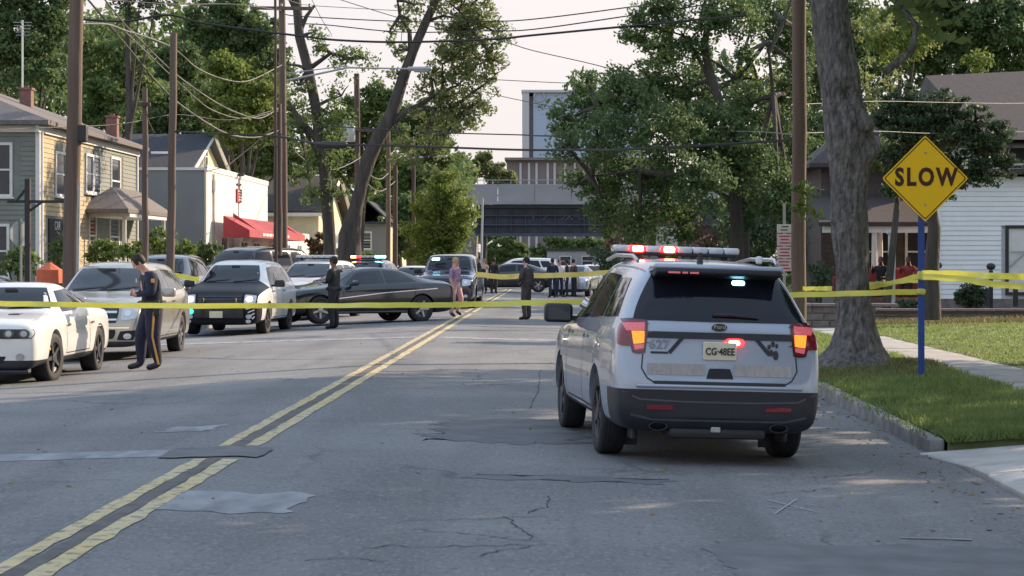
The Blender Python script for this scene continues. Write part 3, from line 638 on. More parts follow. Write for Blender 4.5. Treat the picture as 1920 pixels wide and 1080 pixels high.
# ------------------------------------------------------------------ buildings
def AP(g, name, m, t, smooth=None, label=None):
    "part of thing t given in world coordinates"
    o = g.obj(name, M_[m] if isinstance(m, str) else m, t, smooth)
    if t.parent is None: o.location = -Vector(t.location)
    if label: o['label'] = label
    return o
def window(t, ax, pos, c, z, w_, h_, trim='trim', pane='glass_lt', rail=True, d=.05, bars=0, sill=True):
    "window on a wall: ax 'x' for a wall facing +X, 'y' for a wall facing -Y; pos = wall plane"
    def B(g, u, v, du, dv, off, th):
        if ax == 'x': g.box((pos + off, u, v), (th, du, dv))
        else: g.box((u, pos - off, v), (du, th, dv))
    f = G(); b = .09
    B(f, c - w_ / 2 - b / 2, z, b, h_ + 2 * b, d / 2 + .01, d); B(f, c + w_ / 2 + b / 2, z, b, h_ + 2 * b, d / 2 + .01, d)
    B(f, c, z + h_ / 2 + b / 2, w_, b, d / 2 + .012, d); B(f, c, z - h_ / 2 - b / 2, w_, b, d / 2 + .012, d)
    if rail: B(f, c, z, w_, .06, d / 2 + .006, d * .7)
    for k in range(bars): B(f, c - w_ / 2 + w_ * (k + 1) / (bars + 1), z, .035, h_, d / 2 + .004, d * .6)
    fo = AP(f, 'window', trim, t)
    p = G(); B(p, c, z, w_, h_, .012, .02); p.obj('pane', M_[pane], fo)
    if sill:
        s = G(); B(s, c, z - h_ / 2 - b - .03, w_ + .3, .05, d / 2 + .03, d + .06); s.obj('sill', M_[trim], fo)
    return fo
def boards(t, ax, pos, a0, a1, z0, z1, pitch, m, individual=False, holes=(), name='siding_board', topf=None):
    "lapped boards on a wall, cut round the holes (a0,a1,z0,z1)"
    n = int((z1 - z0) / pitch); g = None if individual else G()
    for k in range(n):
        z = z0 + k * pitch; lo, hi = a0, a1
        if topf: lo, hi = topf(z + pitch / 2)
        if hi - lo < .1: continue
        runs = [(lo, hi)]
        for h in holes:
            if z + pitch > h[2] and z < h[3]:
                nr = []
                for r in runs:
                    if h[0] > r[0]: nr.append((r[0], min(r[1], h[0])))
                    if h[1] < r[1]: nr.append((max(r[0], h[1]), r[1]))
                    if h[0] > r[1] or h[1] < r[0]: nr.append(r)
                runs = [r for i, r in enumerate(nr) if r[1] - r[0] > .05 and r not in nr[:i]]
        gg = G() if individual else g
        for (u0, u1) in runs:
            if ax == 'y': vs = [(u0, pos - .03, z), (u1, pos - .03, z), (u1, pos - .008, z + pitch), (u0, pos - .008, z + pitch), (u0, pos + .01, z), (u1, pos + .01, z), (u1, pos + .01, z + pitch), (u0, pos + .01, z + pitch)]
            else: vs = [(pos + .03, u0, z), (pos + .03, u1, z), (pos + .008, u1, z + pitch), (pos + .008, u0, z + pitch), (pos - .01, u0, z), (pos - .01, u1, z), (pos - .01, u1, z + pitch), (pos - .01, u0, z + pitch)]
            gg.add(vs, [(0, 1, 2, 3), (4, 7, 6, 5), (0, 4, 5, 1), (3, 2, 6, 7), (0, 3, 7, 4), (1, 5, 6, 2)])
        if individual and gg.v: AP(gg, name, m, t)
    if not individual: o = AP(g, name + 's', m, t); o['kind'] = 'stuff'
def hip(g, x0, x1, y0, y1, z, rz, inset, ov=.45, th=.14):
    "hip roof, ridge along y"
    x0 -= ov; x1 += ov; y0 -= ov; y1 += ov; xm = (x0 + x1) / 2
    v = [(x0, y0, z), (x1, y0, z), (x1, y1, z), (x0, y1, z), (xm, y0 + inset, rz), (xm, y1 - inset, rz)]
    v += [(a, b, c - th) for a, b, c in v[:4]]
    g.add(v, [(0, 1, 4), (1, 2, 5, 4), (2, 3, 5), (3, 0, 4, 5), (0, 6, 7, 1), (1, 7, 8, 2), (2, 8, 9, 3), (3, 9, 6, 0), (6, 9, 8, 7)])
def gable(g, x0, x1, y0, y1, z, rz, ridge='x', ov=.4, th=.14):
    "gable roof of two slabs; ridge along x or y"
    if ridge == 'x':
        ym = (y0 + y1) / 2
        for a, b in ((y0 - ov, ym), (ym, y1 + ov)):
            za = z - ov * (rz - z) / (ym - y0) if a != ym else rz; zb = z - ov * (rz - z) / (ym - y0) if b != ym else rz
            v = [(x0 - ov, a, za), (x1 + ov, a, za), (x1 + ov, b, zb), (x0 - ov, b, zb)]; g.add(v + [(p, q, r + th) for p, q, r in v], [(0, 3, 2, 1), (4, 5, 6, 7), (0, 1, 5, 4), (1, 2, 6, 5), (2, 3, 7, 6), (3, 0, 4, 7)])
    else:
        xm = (x0 + x1) / 2
        for a, b in ((x0 - ov, xm), (xm, x1 + ov)):
            zz = z - ov * (rz - z) / (xm - x0); za = zz if a != xm else rz; zb = zz if b != xm else rz
            v = [(a, y0 - ov, za), (b, y0 - ov, zb), (b, y1 + ov, zb), (a, y1 + ov, za)]; g.add(v + [(p, q, r + th) for p, q, r in v], [(0, 3, 2, 1), (4, 5, 6, 7), (0, 1, 5, 4), (1, 2, 6, 5), (2, 3, 7, 6), (3, 0, 4, 7)])
def yz(px, py, X):
    Y = X * FPX / (px - VPX); return Y, H_EYE - (py - VPY) * Y / FPX

# --- two storey house at the left
XF = -17.0
t = thing('house', 'two storey tan and green sided house with grey hipped roof at the left', 'house', (XF, 77, .1), group='houses along the left side')
Y0, Y1 = 69.5, 85.6; ZE = 6.1
g = G(); g.box((-22.5, (Y0 + Y1) / 2, ZE / 2), (11, Y1 - Y0, ZE)); AP(g, 'wall', 'siding_green', t)
boards(t, 'y', Y0, -28, XF, .3, ZE - .1, .16, 'siding_green', holes=[(-19.35, -17.55, 3.7, 5.6), (-19.4, -17.7, 1.0, 2.9)])
Ys = yz(175, 0, XF)[0]
boards(t, 'x', XF, Y0 + .1, Ys, .3, ZE - .1, .16, 'siding_tan', name='tan_board', holes=[(71.7, 73.5, 3.7, 5.6), (76.1, 79.2, 4.0, 5.6), (70.5, 74.2, .3, 3.1)])
boards(t, 'x', XF, Ys, Y1 - .1, .3, ZE - .1, .16, 'siding_green', name='green_board', holes=[(80.8, 83.0, 3.7, 5.7)])
g = G(); g.box((XF + .02, Y0 - .02, ZE / 2), (.14, .14, ZE)); g.box((XF + .02, Y1 + .02, ZE / 2), (.14, .14, ZE)); g.box((XF + .05, (Y0 + Y1) / 2, ZE - .12), (.12, Y1 - Y0 + .6, .22)); g.box((-22.5, Y0 - .05, ZE - .12), (11, .12, .22)); AP(g, 'corner_trim', 'trim', t)
g = G(); hip(g, -28, XF, Y0, Y1, ZE + .14, 8.5, 5.2); AP(g, 'roof', 'shingle', t)
for c_, w_, z0, z1 in ((yz(112, 0, XF)[0], 1.3, 3.95, 5.3), (yz(166, 0, XF)[0], 1.0, 4.2, 5.45), (yz(180, 0, XF)[0], 1.0, 4.2, 5.45), (yz(215, 0, XF)[0], 1.5, 3.9, 5.55)): window(t, 'x', XF, c_, (z0 + z1) / 2, w_, z1 - z0)
window(t, 'x', XF, yz(213, 0, XF)[0], 2.6, 1.5, 1.9); window(t, 'x', XF, yz(172, 0, XF)[0], 2.6, 1.0, 2.1)
window(t, 'y', Y0, -18.45, 4.65, 1.1, 1.6); window(t, 'y', Y0, -18.5, 2.0, 1.0, 1.6); window(t, 'y', Y0, -20.6, 4.65, 1.1, 1.6)
ya, yb = yz(90, 0, XF)[0], yz(130, 0, XF)[0]
g = G(); g.box((XF + .02, (ya + yb) / 2, 1.75), (.06, yb - ya, 2.7)); so = AP(g, 'shop_window', 'dark_in', t)
for s_, z in (('CAR', 3.0), ('PA', 2.0)): text(s_, .42, so, M_['trim'], Matrix.Translation((XF + .06, ya + 1.1, z - .15)) @ Matrix.Rotation(R(90), 4, 'Z') @ Matrix.Rotation(R(90), 4, 'X'), 'window_lettering')
g = G(); g.box((XF + .5, yz(205, 0, XF)[0], 3.35), (2.0, 7.2, .16)); AP(g, 'porch_beam', 'trim', t)
g = G(); hip(g, XF - .3, XF + 1.4, 76.6, 85.2, 3.55, 4.4, 2.0, .15); AP(g, 'porch_roof', 'shingle', t)
for y in (77.2, 84.8): g = G(); g.tube([(XF + 1.25, y, .1), (XF + 1.25, y, 3.3)], .08, 10); AP(g, 'porch_post', 'trim', t)
g = G(); g.box((XF + .6, 81, .35), (1.9, 8, .5)); AP(g, 'porch_floor', 'trim', t)
for px, top, Y in ((50, 168, 78), (211, 220, 82)):
    p = W(px, top, Y); g = G(); g.box((p.x, Y, p.z - .45), (.42, .42, .9)); g.box((p.x, Y, p.z + .02), (.5, .5, .08)); ch = AP(g, 'chimney', 'brick', t)
    g = G(); g.tube([(p.x, Y, p.z), (p.x, Y, p.z + .14)], .09); g.obj('flue', M_['brick'], ch)
g = G(); g.tube([(XF + .12, Y0 + .1, .1), (XF + .12, Y0 + .1, ZE - .2)], .05, 8); AP(g, 'downpipe', 'trim', t)
# aerial mast
p = W(42, 150, 80); q = W(42, 38, 80); t = thing('aerial_mast', 'thin white aerial mast standing on the roof of the tan house', 'antenna', p)
g = G(); g.tube([(0, 0, -.3), q - p], .035, 8); g.obj('mast', M_['trim'], t)
g = G()
for k in range(5): z = (q - p).z - .08 - .12 * k; g.tube([(-.35 + .03 * k, 0, z), (.35 - .03 * k, 0, z)], .012, 5)
g.tube([(0, -.3, (q - p).z - .05), (0, .3, (q - p).z - .5)], .012, 5); g.obj('crossbars', M_['galv'], t)

# --- white shop building with grey side wall
t = thing('shop_building', 'white two storey shop with grey side wall and a small red sign', 'building', (-14.94, 99, .1), group='houses along the left side')
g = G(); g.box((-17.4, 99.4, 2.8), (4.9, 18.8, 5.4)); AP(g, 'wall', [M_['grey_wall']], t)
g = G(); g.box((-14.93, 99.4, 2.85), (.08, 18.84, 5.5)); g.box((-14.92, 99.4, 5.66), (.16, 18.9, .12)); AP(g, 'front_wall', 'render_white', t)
g = G(); g.box((-17.4, 99.4, 5.56), (5.1, 18.9, .12)); AP(g, 'flat_roof', 'trim', t)
ys, zs = yz(446, 367, -14.9); g = G(); g.bbox((-14.84, ys, zs), (.06, 1.5, .62), .01, 1); sg = AP(g, 'sign_board', 'awning', t)
g = G()
for k in range(4): g.box((-14.80, ys + .05 * k, zs + .2 - .13 * k), (.012, 1.1 - .15 * (k % 2), .05))
g.obj('sign_lines', M_['trim'], sg)
g = G(); g.box((-14.84, ys, zs + .52), (.05, 1.2, .07)); AP(g, 'lamp_rail', 'ink', t)
g = G(); g.bbox((-14.7, ys - .4, zs + .95), (.3, .25, .12), .02); AP(g, 'wall_lamp', 'ink', t)
g = G(); g.tube([(-14.85, 91.6, .1), (-14.85, 91.6, 5.4)], .06, 6); g.box((-14.85, 91.6, 4.9), (.15, .35, .5)); AP(g, 'service_pipe', 'galv', t)
window(t, 'x', -14.9, 94.6, 1.8, 1.6, 1.8)
# gabled block behind it
t = thing('gabled_house', 'cream gable with dark slate roof rising behind the white shop', 'house', (-17.5, 105.4, .1), group='houses along the left side')
ya, za = yz(340, 325, -17.5); yb = yz(425, 0, -17.5)[0]; ym, zm = yz(383, 252, -17.5)
g = G(); g.prism([(ya, .1), (yb, .1), (yb, za), ((ya + yb) / 2, zm - .2), (ya, za)], -32, -17.5, 'yz'); AP(g, 'wall', 'cream', t)
g = G(); gable(g, -32, -17.4, ya, yb, za, zm - .1, 'x', .35); AP(g, 'roof', 'shingle_dark', t)
g = G(); 
for s in (ya, yb): g.tube([(-17.05, s, za - .1), (-17.05, (ya + yb) / 2, zm - .05)], .09, 4)
AP(g, 'barge_board', 'trim', t)
yw, zw = yz(374, 290, -17.5); window(t, 'x', -17.5, (ya + yb) / 2, zw, .7, 1.4, pane='dark_in')
g = G(); p = W(302, 291, 99); g.box((p.x, yz(303, 0, p.x)[0], p.z + .12), (.9, .5, .1)); AP(g, 'roof_light', 'trim', t)
# single storey shop front and red awning
t = thing('corner_shop', 'low white shop front under the red awning', 'building', (-14.5, 104, .1), group='houses along the left side')
g = G(); g.box((-15.4, 110.5, 1.65), (1.9, 26, 3.1)); AP(g, 'wall', 'render_white', t)
for y in (97.5, 101.5, 107.5, 113): window(t, 'x', -14.45, y, 1.55, 2.0, 1.9, bars=1)
g = G(); g.box((-14.42, 118.5, 1.3), (.06, 1.6, 2.4)); AP(g, 'door', 'siding_green', t)
t = thing('awning', 'bright red canvas awning over the white shop front', 'awning', (-14.4, 104, 2.6))
ya, yb = 91.5, 111.5; z0, z1 = 3.0, 3.62
g = G(); v = [(-14.42, ya, z1), (-13.3, ya, z0), (-13.3, yb, z0), (-14.42, yb, z1), (-14.42, ya, z1 - .05), (-13.3, ya, z0 - .3), (-13.3, yb, z0 - .3), (-14.42, yb, z1 - .05), (-13.34, ya, z0 - .3), (-13.34, yb, z0 - .3)]
g.add(v, [(0, 1, 2, 3), (1, 5, 6, 2), (4, 7, 9, 8), (5, 8, 9, 6)]); AP(g, 'canvas', 'awning', t)
for y in (ya, 94.2, 108.6, yb):
    g = G(); g.prism([(-14.42, z1 + (.18 if y in (94.2, 108.6) else 0)), (-13.3, z0), (-13.3, z0 - .3), (-14.42, z0 - .3)], y, y + .05, 'xz'); AP(g, 'awning_end', 'awning', t)
for k in range(9): g = G(); g.box((-13.285, 96 + k * 1.05, z0 - .15), (.012, .8 if k != 5 else .3, .12)); AP(g, 'valance_lettering', 'trim', t)
# --- brown roofed house
t = thing('bungalow', 'cream bungalow with a broad brown roof behind the tall poles', 'house', (-14, 130, .1), group='houses along the left side')
g = G(); g.prism([(124, .1), (137, .1), (137, 4.5), (130.5, 6.6), (124, 4.5)], -28, -14, 'yz'); AP(g, 'wall', 'cream', t)
g = G(); gable(g, -29, -13.9, 124, 137, 4.6, 6.75, 'x', .5); AP(g, 'roof', 'shingle_brown', t)
g = G(); g.tube([(-13.4, 123.4, 4.45), (-13.4, 130.5, 6.8)], .12, 4); g.tube([(-13.4, 137.5, 4.45), (-13.4, 130.5, 6.8)], .12, 4); g.box((-21, 123.5, 4.35), (15, .12, .2)); AP(g, 'fascia', 'trim', t)
g = G(); g.box((-13.0, 127, .9), (2, 5, 1.6)); AP(g, 'porch', 'trim', t)
g = G(); v = [(-12.2, 123.2, 1.9), (-12.2, 129, 3.1), (-14, 129, 3.1), (-14, 123.2, 1.9)]; g.add(v + [(a, b, c + .2) for a, b, c in v], [(0, 1, 2, 3), (4, 7, 6, 5), (0, 4, 5, 1), (1, 5, 6, 2), (2, 6, 7, 3), (3, 7, 4, 0)]); AP(g, 'porch_roof', 'trim', t)
window(t, 'x', -14, 133, 2.6, 1.4, 1.5); window(t, 'y', 124, -16, 2.6, 1.3, 1.5)
# --- grey house further on
t = thing('grey_house', 'grey boarded house half hidden behind the leaning tree', 'house', (-11.6, 146, .1), group='houses along the left side')
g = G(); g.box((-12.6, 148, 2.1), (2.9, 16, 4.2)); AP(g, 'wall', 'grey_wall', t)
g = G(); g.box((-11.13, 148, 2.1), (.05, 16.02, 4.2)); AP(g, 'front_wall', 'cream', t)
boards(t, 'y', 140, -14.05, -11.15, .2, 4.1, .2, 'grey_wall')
g = G(); gable(g, -14.0, -11.2, 140, 156, 4.25, 5.5, 'y', .3); g.box((-12.6, 139.8, 4.15), (3.2, .12, .16)); AP(g, 'roof', 'shingle_dark', t)
window(t, 'y', 140, -12.8, 3.0, .8, 1.0); window(t, 'x', -11.1, 146, 2.2, 2, 1.6)

# --- railway bridge
t = thing('railway_bridge', 'dark steel railway bridge with a pale parapet crossing the road', 'bridge', (0, 233, 0))
YB = 231.0; xl, xr = W(888, 0, YB).x, 34.0
def BZ(py): return H_EYE - (py - VPY) * YB / FPX
g = G(); g.box(((xl + xr) / 2, YB + 2, (BZ(441) + BZ(384)) / 2), (xr - xl, .25, BZ(384) - BZ(441))); g.box(((xl + xr) / 2, YB + 5, BZ(392)), (xr - xl, 6, .5)); AP(g, 'girder_web', 'steel_dark', t)
g = G()
for z, h in ((BZ(440), .35), (BZ(421), .14), (BZ(386), .35), (BZ(404), .10)): g.box(((xl + xr) / 2, YB + 1.75, z), (xr - xl, .6, h))
AP(g, 'girder_flange', mat('flange_steel', (.06, .075, .11), .6, .2), t)
sme_ = G(); sme_.box((0, 0, 0), (.12, .35, BZ(388) - BZ(438))); me = sme_.mesh('stiffener'); me.materials.append(M_['steel_dark'])
for i in range(26):
    o = bpy.data.objects.new('stiffener', me); COL.objects.link(o); o.parent = t; o.location = (xl + .8 + i * 1.6, YB + 1.72 - 233, (BZ(388) + BZ(438)) / 2)
pg = G(); pg.bbox((0, 0, 0), (3.95, .3, BZ(345) - BZ(379)), .04, 1); me = pg.mesh('parapet_panel'); me.materials.append(M_['bridge_pale'])
for i in range(11):
    o = bpy.data.objects.new('parapet_panel', me); COL.objects.link(o); o.parent = t; o.location = (xl - 1.4 + 2 + i * 4, YB + .9 - 233, (BZ(345) + BZ(379)) / 2)
g = G(); g.box(((xl + xr) / 2 - .5, YB + 1.2, BZ(380)), (xr - xl + 2, 1.2, .3)); g.tube([(xl - 1, YB + 1, BZ(337)), (xr, YB + 1, BZ(337))], .05, 5)
for i in range(22): g.tube([(xl + i * 2, YB + 1, BZ(346)), (xl + i * 2, YB + 1, BZ(337))], .04, 4)
AP(g, 'deck_edge', 'bridge_pale', t)
for x_, w_ in ((xl - .6, 1.6), (15.5, 3)): g = G(); g.box((x_, YB + 4, 2.2), (w_, 7, 4.9)); AP(g, 'abutment', 'stone', t)
g = G()
for x in (xl + 1.0, ): g.box((x, YB + 2.2, 2.1), (.5, .5, 4.8))
AP(g, 'bridge_column', 'steel_dark', t)
g = G(); random.seed(3)
for k in range(14): x = xl + 4 + random.random() * 10; g.tube([(x, YB + 1.35, BZ(402)), (x + random.uniform(-1, 1), YB + 1.3, BZ(412))], .03, 4)
AP(g, 'hanging_cables', 'cable_lt', t)
t = thing('block_building', 'low brown building with white vertical strips behind the bridge', 'building', (2, 330, 0))
x0, x1 = W(950, 0, 330).x, W(1240, 0, 330).x; z1 = W(0, 300, 330).z
g = G(); g.box(((x0 + x1) / 2, 337, z1 / 2), (x1 - x0, 14, z1)); g.box(((x0 + x1) / 2, 336.6, z1 + .15), (x1 - x0 + .6, 15, .4)); AP(g, 'wall', 'brown_panel', t)
sm = G(); sm.box((0, 0, 0), (.34, .25, z1 - 1.5)); me = sm.mesh('white_strip'); me.materials.append(M_['tower_side'])
for px in (976, 992, 1006, 1027, 1040, 1060, 1078, 1096, 1112, 1130, 1150, 1170, 1190):
    o = bpy.data.objects.new('white_strip', me); COL.objects.link(o); o.parent = t; o.location = (W(px, 0, 330).x - 2, -.1, z1 / 2 + .3)
t = thing('tower_block', 'tall pale blue windowless tower block in the distance', 'building', (15, 430, 0))
x0, xm, xm2, x1 = W(979, 0, 420).x, W(992, 0, 420).x, W(1000, 0, 420).x, W(1215, 0, 420).x; z1 = W(0, 169, 420).z; zz = W(0, 173, 420).z
g = G(); g.box(((xm2 + x1) / 2, 434, zz / 2), (x1 - xm2, 26, zz)); AP(g, 'wall', 'tower', t)
g = G(); g.box(((x0 + xm) / 2, 434, zz / 2), (xm - x0, 27, zz)); g.box(((x0 + x1) / 2, 434, z1 - .15), (x1 - x0 + .3, 27.4, .5)); AP(g, 'stair_tower', 'tower_side', t)
g = G(); g.box(((xm + xm2) / 2, 434, zz / 2 - .3), (xm2 - xm, 24, zz - .6)); AP(g, 'recess', 'grey_wall', t)
g = G(); p = W(1011, 180, 420); g.lathe([(.9, 0), (1.1, 0), (1.1, .3), (.9, .3), (.9, 0)], 20, 0, Matrix.Translation((p.x, 420.9, p.z)) @ Matrix.Rotation(R(90), 4, 'X')); AP(g, 'round_emblem', 'galv', t)
for k in range(8):
    g = G(); x = xm2 + (x1 - xm2) * k / 8; g.box((x + .02, 420.95, zz / 2), (.08, .12, zz)); AP(g, 'panel_joint', 'tower_side', t)

# --- white house on the right
YH = 60.0
t = thing('white_house', 'white clapboard house with brown roof on the right', 'house', (15, YH, .3))
xl_ = W(1760, 0, YH).x; zE = W(0, 345, YH).z; zb = W(0, 560, YH).z
g = G(); g.box((xl_ + 7, YH + .55, (zE + .2) / 2 + .1), (14, 1.0, zE)); g.box((xl_ + 8, YH + 5.5, (zE + .2) / 2 + .1), (12, 8.9, zE)); AP(g, 'wall', 'siding_white', t)
wx0 = W(1884, 0, YH).x
boards(t, 'y', YH, xl_, xl_ + 14, zb, zE + .3, .137, 'siding_white', True, holes=[(wx0 - .1, wx0 + 1.6, .3, W(0, 428, YH).z)])
g = G(); g.box((xl_ - .02, YH - .02, (zb + zE) / 2), (.12, .1, zE - zb)); g.box((xl_ + 7, YH - .02, zE + .36), (14.4, .12, .16)); AP(g, 'corner_trim', 'siding_white', t)
g = G(); g.box((xl_ + 7, YH - .01, zb - .25), (14, .12, .5)); AP(g, 'foundation', 'stone', t)
window(t, 'y', YH, wx0 + .85, (W(0, 428, YH).z + .7) / 2 + .05, 1.5, W(0, 432, YH).z - .75, trim='ink', pane='trim', bars=0, rail=False, sill=False)
for s, (c_, w_) in enumerate(((wx0 + .5, .7), (wx0 + 1.25, .6))): pass
g = G(); a, b = W(1893, 500, YH - .08), W(1925, 470, YH - .08); g.tube([a, b], .02, 5); g.tube([W(1895, 472, YH - .08), W(1925, 472, YH - .08)], .015, 5); AP(g, 'curtain_rail', 'galv', t)
# upper storey set back, window at the frame edge, big brown roof
xu = W(1868, 0, 62).x
g = G(); g.box((xu + 6, 67, 4.5), (12, 10, 1.5)); AP(g, 'upper_wall', 'siding_white', t)
window(t, 'y', 62, W(1912, 0, 62).x, W(0, 308, 62).z, .8, .95)
g = G(); x0 = W(1728, 0, 66).x
v = [(xl_ - .4, YH - .4, zE + .42), (xl_ + 14, YH - .4, zE + .42), (xl_ + 14, 62.1, W(0, 330, 62).z), (xl_ + .8, 62.1, W(0, 330, 62).z)]
g.add(v + [(a, b, c - .12) for a, b, c in v], [(0, 1, 2, 3), (4, 7, 6, 5), (0, 4, 5, 1), (1, 5, 6, 2), (2, 6, 7, 3), (3, 7, 4, 0)]); AP(g, 'lower_roof', 'shingle_brown', t)
g = G(); zr0 = W(0, 262, 61.6).z; zr1 = W(0, 142, 68).z
v = [(xu - .5, 61.5, zr0), (xu + 12, 61.5, zr0), (xu + 12, 68, zr1 + .6), (W(1735, 0, 68).x, 68, zr1), (W(1725, 0, 66).x, 66, W(0, 215, 66).z), (xu + 12, 74, zr0), (xu - 1, 74, zr0)]
g.add(v, [(0, 1, 2, 3), (0, 3, 4), (3, 2, 5, 6), (3, 6, 4)]); g.add([(a, b, c - .18) for a, b, c in v], [(0, 3, 2, 1), (0, 4, 3)]); AP(g, 'roof', 'shingle_brown', t)
# --- porch house behind the sign
YP = 72.0
t = thing('porch_house', 'old house with a deep shaded porch on white columns behind the big tree', 'house', (11, YP, .3))
xa, xb = W(1560, 0, YP).x, W(1765, 0, YP).x
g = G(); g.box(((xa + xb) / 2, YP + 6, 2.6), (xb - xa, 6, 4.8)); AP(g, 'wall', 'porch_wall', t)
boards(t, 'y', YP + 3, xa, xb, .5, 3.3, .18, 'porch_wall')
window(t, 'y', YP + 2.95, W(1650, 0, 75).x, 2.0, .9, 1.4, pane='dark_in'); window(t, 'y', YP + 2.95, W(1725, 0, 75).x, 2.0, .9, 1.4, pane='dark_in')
g = G(); zt = W(0, 425, YP).z; v = [(xa - .5, YP - .5, zt), (xb + .3, YP - .5, zt), (xb + .3, YP + 3, zt + 1.0), (xa - .5, YP + 3, zt + 1.0)]; g.add(v + [(a, b, c + .15) for a, b, c in v], [(0, 3, 2, 1), (4, 5, 6, 7), (0, 1, 5, 4), (1, 2, 6, 5), (2, 3, 7, 6), (3, 0, 4, 7)]); AP(g, 'porch_roof', 'shingle_brown', t)
g = G(); hip(g, xa, xb, YP + 3, YP + 9, 5.1, 7.0, 2.5); AP(g, 'roof', 'shingle_brown', t)
g = G(); g.box(((xa + xb) / 2, YP - .3, zt - .1), (xb - xa + .7, .25, .22)); AP(g, 'porch_beam', 'trim', t)
for px in (1600, 1637, 1655, 1754): 
    x = W(px, 0, YP).x; g = G(); g.tube([(x, YP - .3 + (.9 if px == 1655 else 0), .5), (x, YP - .3 + (.9 if px == 1655 else 0), zt - .2)], [.11, .09], 12); AP(g, 'porch_column', 'trim', t, 40)
x = W(1674, 0, YP - 3).x; 
g = G(); g.box(((xa + xb) / 2, YP + 1.2, .35), (xb - xa, 3.4, .5)); AP(g, 'porch_floor', 'stone', t)
g = G(); g.box(((xa + xb) / 2, YP - .35, 1.12), (xb - xa, .06, .07))
for k in range(40): g.box((xa + (xb - xa) * k / 39, YP - .35, .85), (.04, .04, .5))
AP(g, 'railing', 'red', t)
p = W(1672, 0, 66); t = thing('white_post', 'single white square post standing before the porch', 'post', (p.x, 66, .3))
g = G(); g.bbox((0, 0, W(0, 442, 66).z / 2 - .1), (.2, .2, W(0, 442, 66).z - .1), .02, 1); g.bbox((0, 0, W(0, 442, 66).z - .2), (.3, .3, .1), .02, 1); g.obj('shaft', M_['trim'], t)
p = W(1665, 0, 70); t = thing('red_sofa', 'dark red bench seat in front of the porch', 'bench', (p.x + .3, 69.5, .3))
g = G(); g.bbox((0, 0, .45), (2.6, .8, .5), .08, 2); g.obj('seat', M_['red'], t); g = G(); g.bbox((0, .35, .85), (2.6, .25, .6), .08, 2); g.obj('backrest', M_['red'], t)
for s in (-1.2, 1.2): g = G(); g.bbox((s, 0, .65), (.25, .8, .5), .07, 2); g.obj('armrest', M_['red'], t)
SIT = dict(pelvis=(0, 0, .52), waist=(0, 0, .68), chest=(0, .02, .90), neck=(0, .03, 1.05), skull=(0, .06, 1.18), top=(0, .055, 1.28), shL=(-.19, .02, .99), shR=(.19, .02, .99), elL=(-.24, .06, .74), elR=(.26, .12, .80), wrL=(-.16, .30, .66), wrR=(.20, .36, .95), hdL=(-.12, .36, .66), hdR=(.20, .42, 1.0),
           hipL=(-.1, .04, .50), hipR=(.1, .04, .50), knL=(-.13, .46, .50), knR=(.13, .46, .50), anL=(-.13, .48, .10), anR=(.13, .48, .10), toL=(-.14, .66, .035), toR=(.14, .66, .035))
for px, tp, lb in ((1704, 'cloth_red', 'seated person in a red shirt on the dark red bench'), (1652, 'cloth_black', 'seated person in black at the left end of the red bench')):
    p = W(px, 0, 69.2); person(lb, (p.x, 69.2, .50), R(160), 1.75, tp, 'cloth_black', 'skin_d', pose=SIT)
# low stone wall: coping and courses of blocks
t = thing('low_wall', 'low brown stone block wall with a flat coping before the porch', 'wall', (12, 54.3, .25))
xa = W(1500, 0, 54).x; zt = W(0, 579, 54).z; random.seed(11)
def wall_run(t, xa, xb, y, z0, z1, courses, cope=True):
    hh = (z1 - z0) / courses; ms = {}
    for w_ in (.42, .5, .58):
        q = G(); q.bbox((0, 0, 0), (w_ - .018, .28, hh - .016), .014, 1); ms[w_] = q.mesh('block'); ms[w_].materials.append(M_['stone'])
    for k in range(courses):
        x = xa + (.2 if k % 2 else 0)
        while x < xb:
            w_ = random.choice((.42, .5, .58)); o = bpy.data.objects.new('block', ms[w_]); COL.objects.link(o); o.parent = t
            o.location = Vector((x + w_ / 2, y + random.uniform(-.012, .012), z0 + (k + .5) * hh)) - t.location; x += w_
    g = G(); g.box(((xa + xb) / 2, y + .02, (z0 + z1) / 2), (xb - xa, .22, z1 - z0 - .01)); AP(g, 'mortar', 'concrete', t)
    if cope:
        q = G(); q.bbox((0, 0, 0), (.98, .42, .07), .012, 1); me = q.mesh('coping'); me.materials.append(mat('coping_stone', (.27, .20, .21), .85, var=.2)); x = xa
        while x < xb: o = bpy.data.objects.new('coping_stone', me); COL.objects.link(o); o.parent = t; o.location = Vector((x + .5, y, z1 + .035)) - t.location; x += 1
wall_run(t, xa, 17.5, 54.3, .2, zt - .07, 3)
t = thing('low_wall', 'short grey block wall by the pavement left of the big tree', 'wall', (6.9, 50, .2)); wall_run(t, 4.9, 7.2, 50, .12, .62, 3)
# round bush, small posts and finials along the wall
def post(px, py0, py1, Y, name, label, w_=.07, fin=False, m='ink'):
    a, b = W(px, py1, Y), W(px, py0, Y); t = thing(name, label, 'post', (a.x, Y, a.z)); h = b.z - a.z; g = G(); g.bbox((0, 0, h / 2), (w_, w_, h), .008, 1); g.obj('shaft', M_[m], t)
    if fin: g = G(); g.lathe([(.001, .0), (.09, .03), (.13, .10), (.09, .18), (.001, .2)], 12, 0, Matrix.Translation((0, 0, h))); g.obj('finial', M_[m], t, smooth=60)
post(1758, 505, 580, 57, 'railing_post', 'slim dark post with a ball top at the white house corner', fin=True)
post(1858, 507, 580, 57, 'railing_post', 'slim dark post with a ball top right of the round bush', .1, True)
post(1851, 540, 575, 56, 'garden_stake', 'dark green stake right beside the round bush', .07)
post(1904, 540, 575, 57, 'railing_post', 'dark iron post at the right picture edge by the steps', .12)
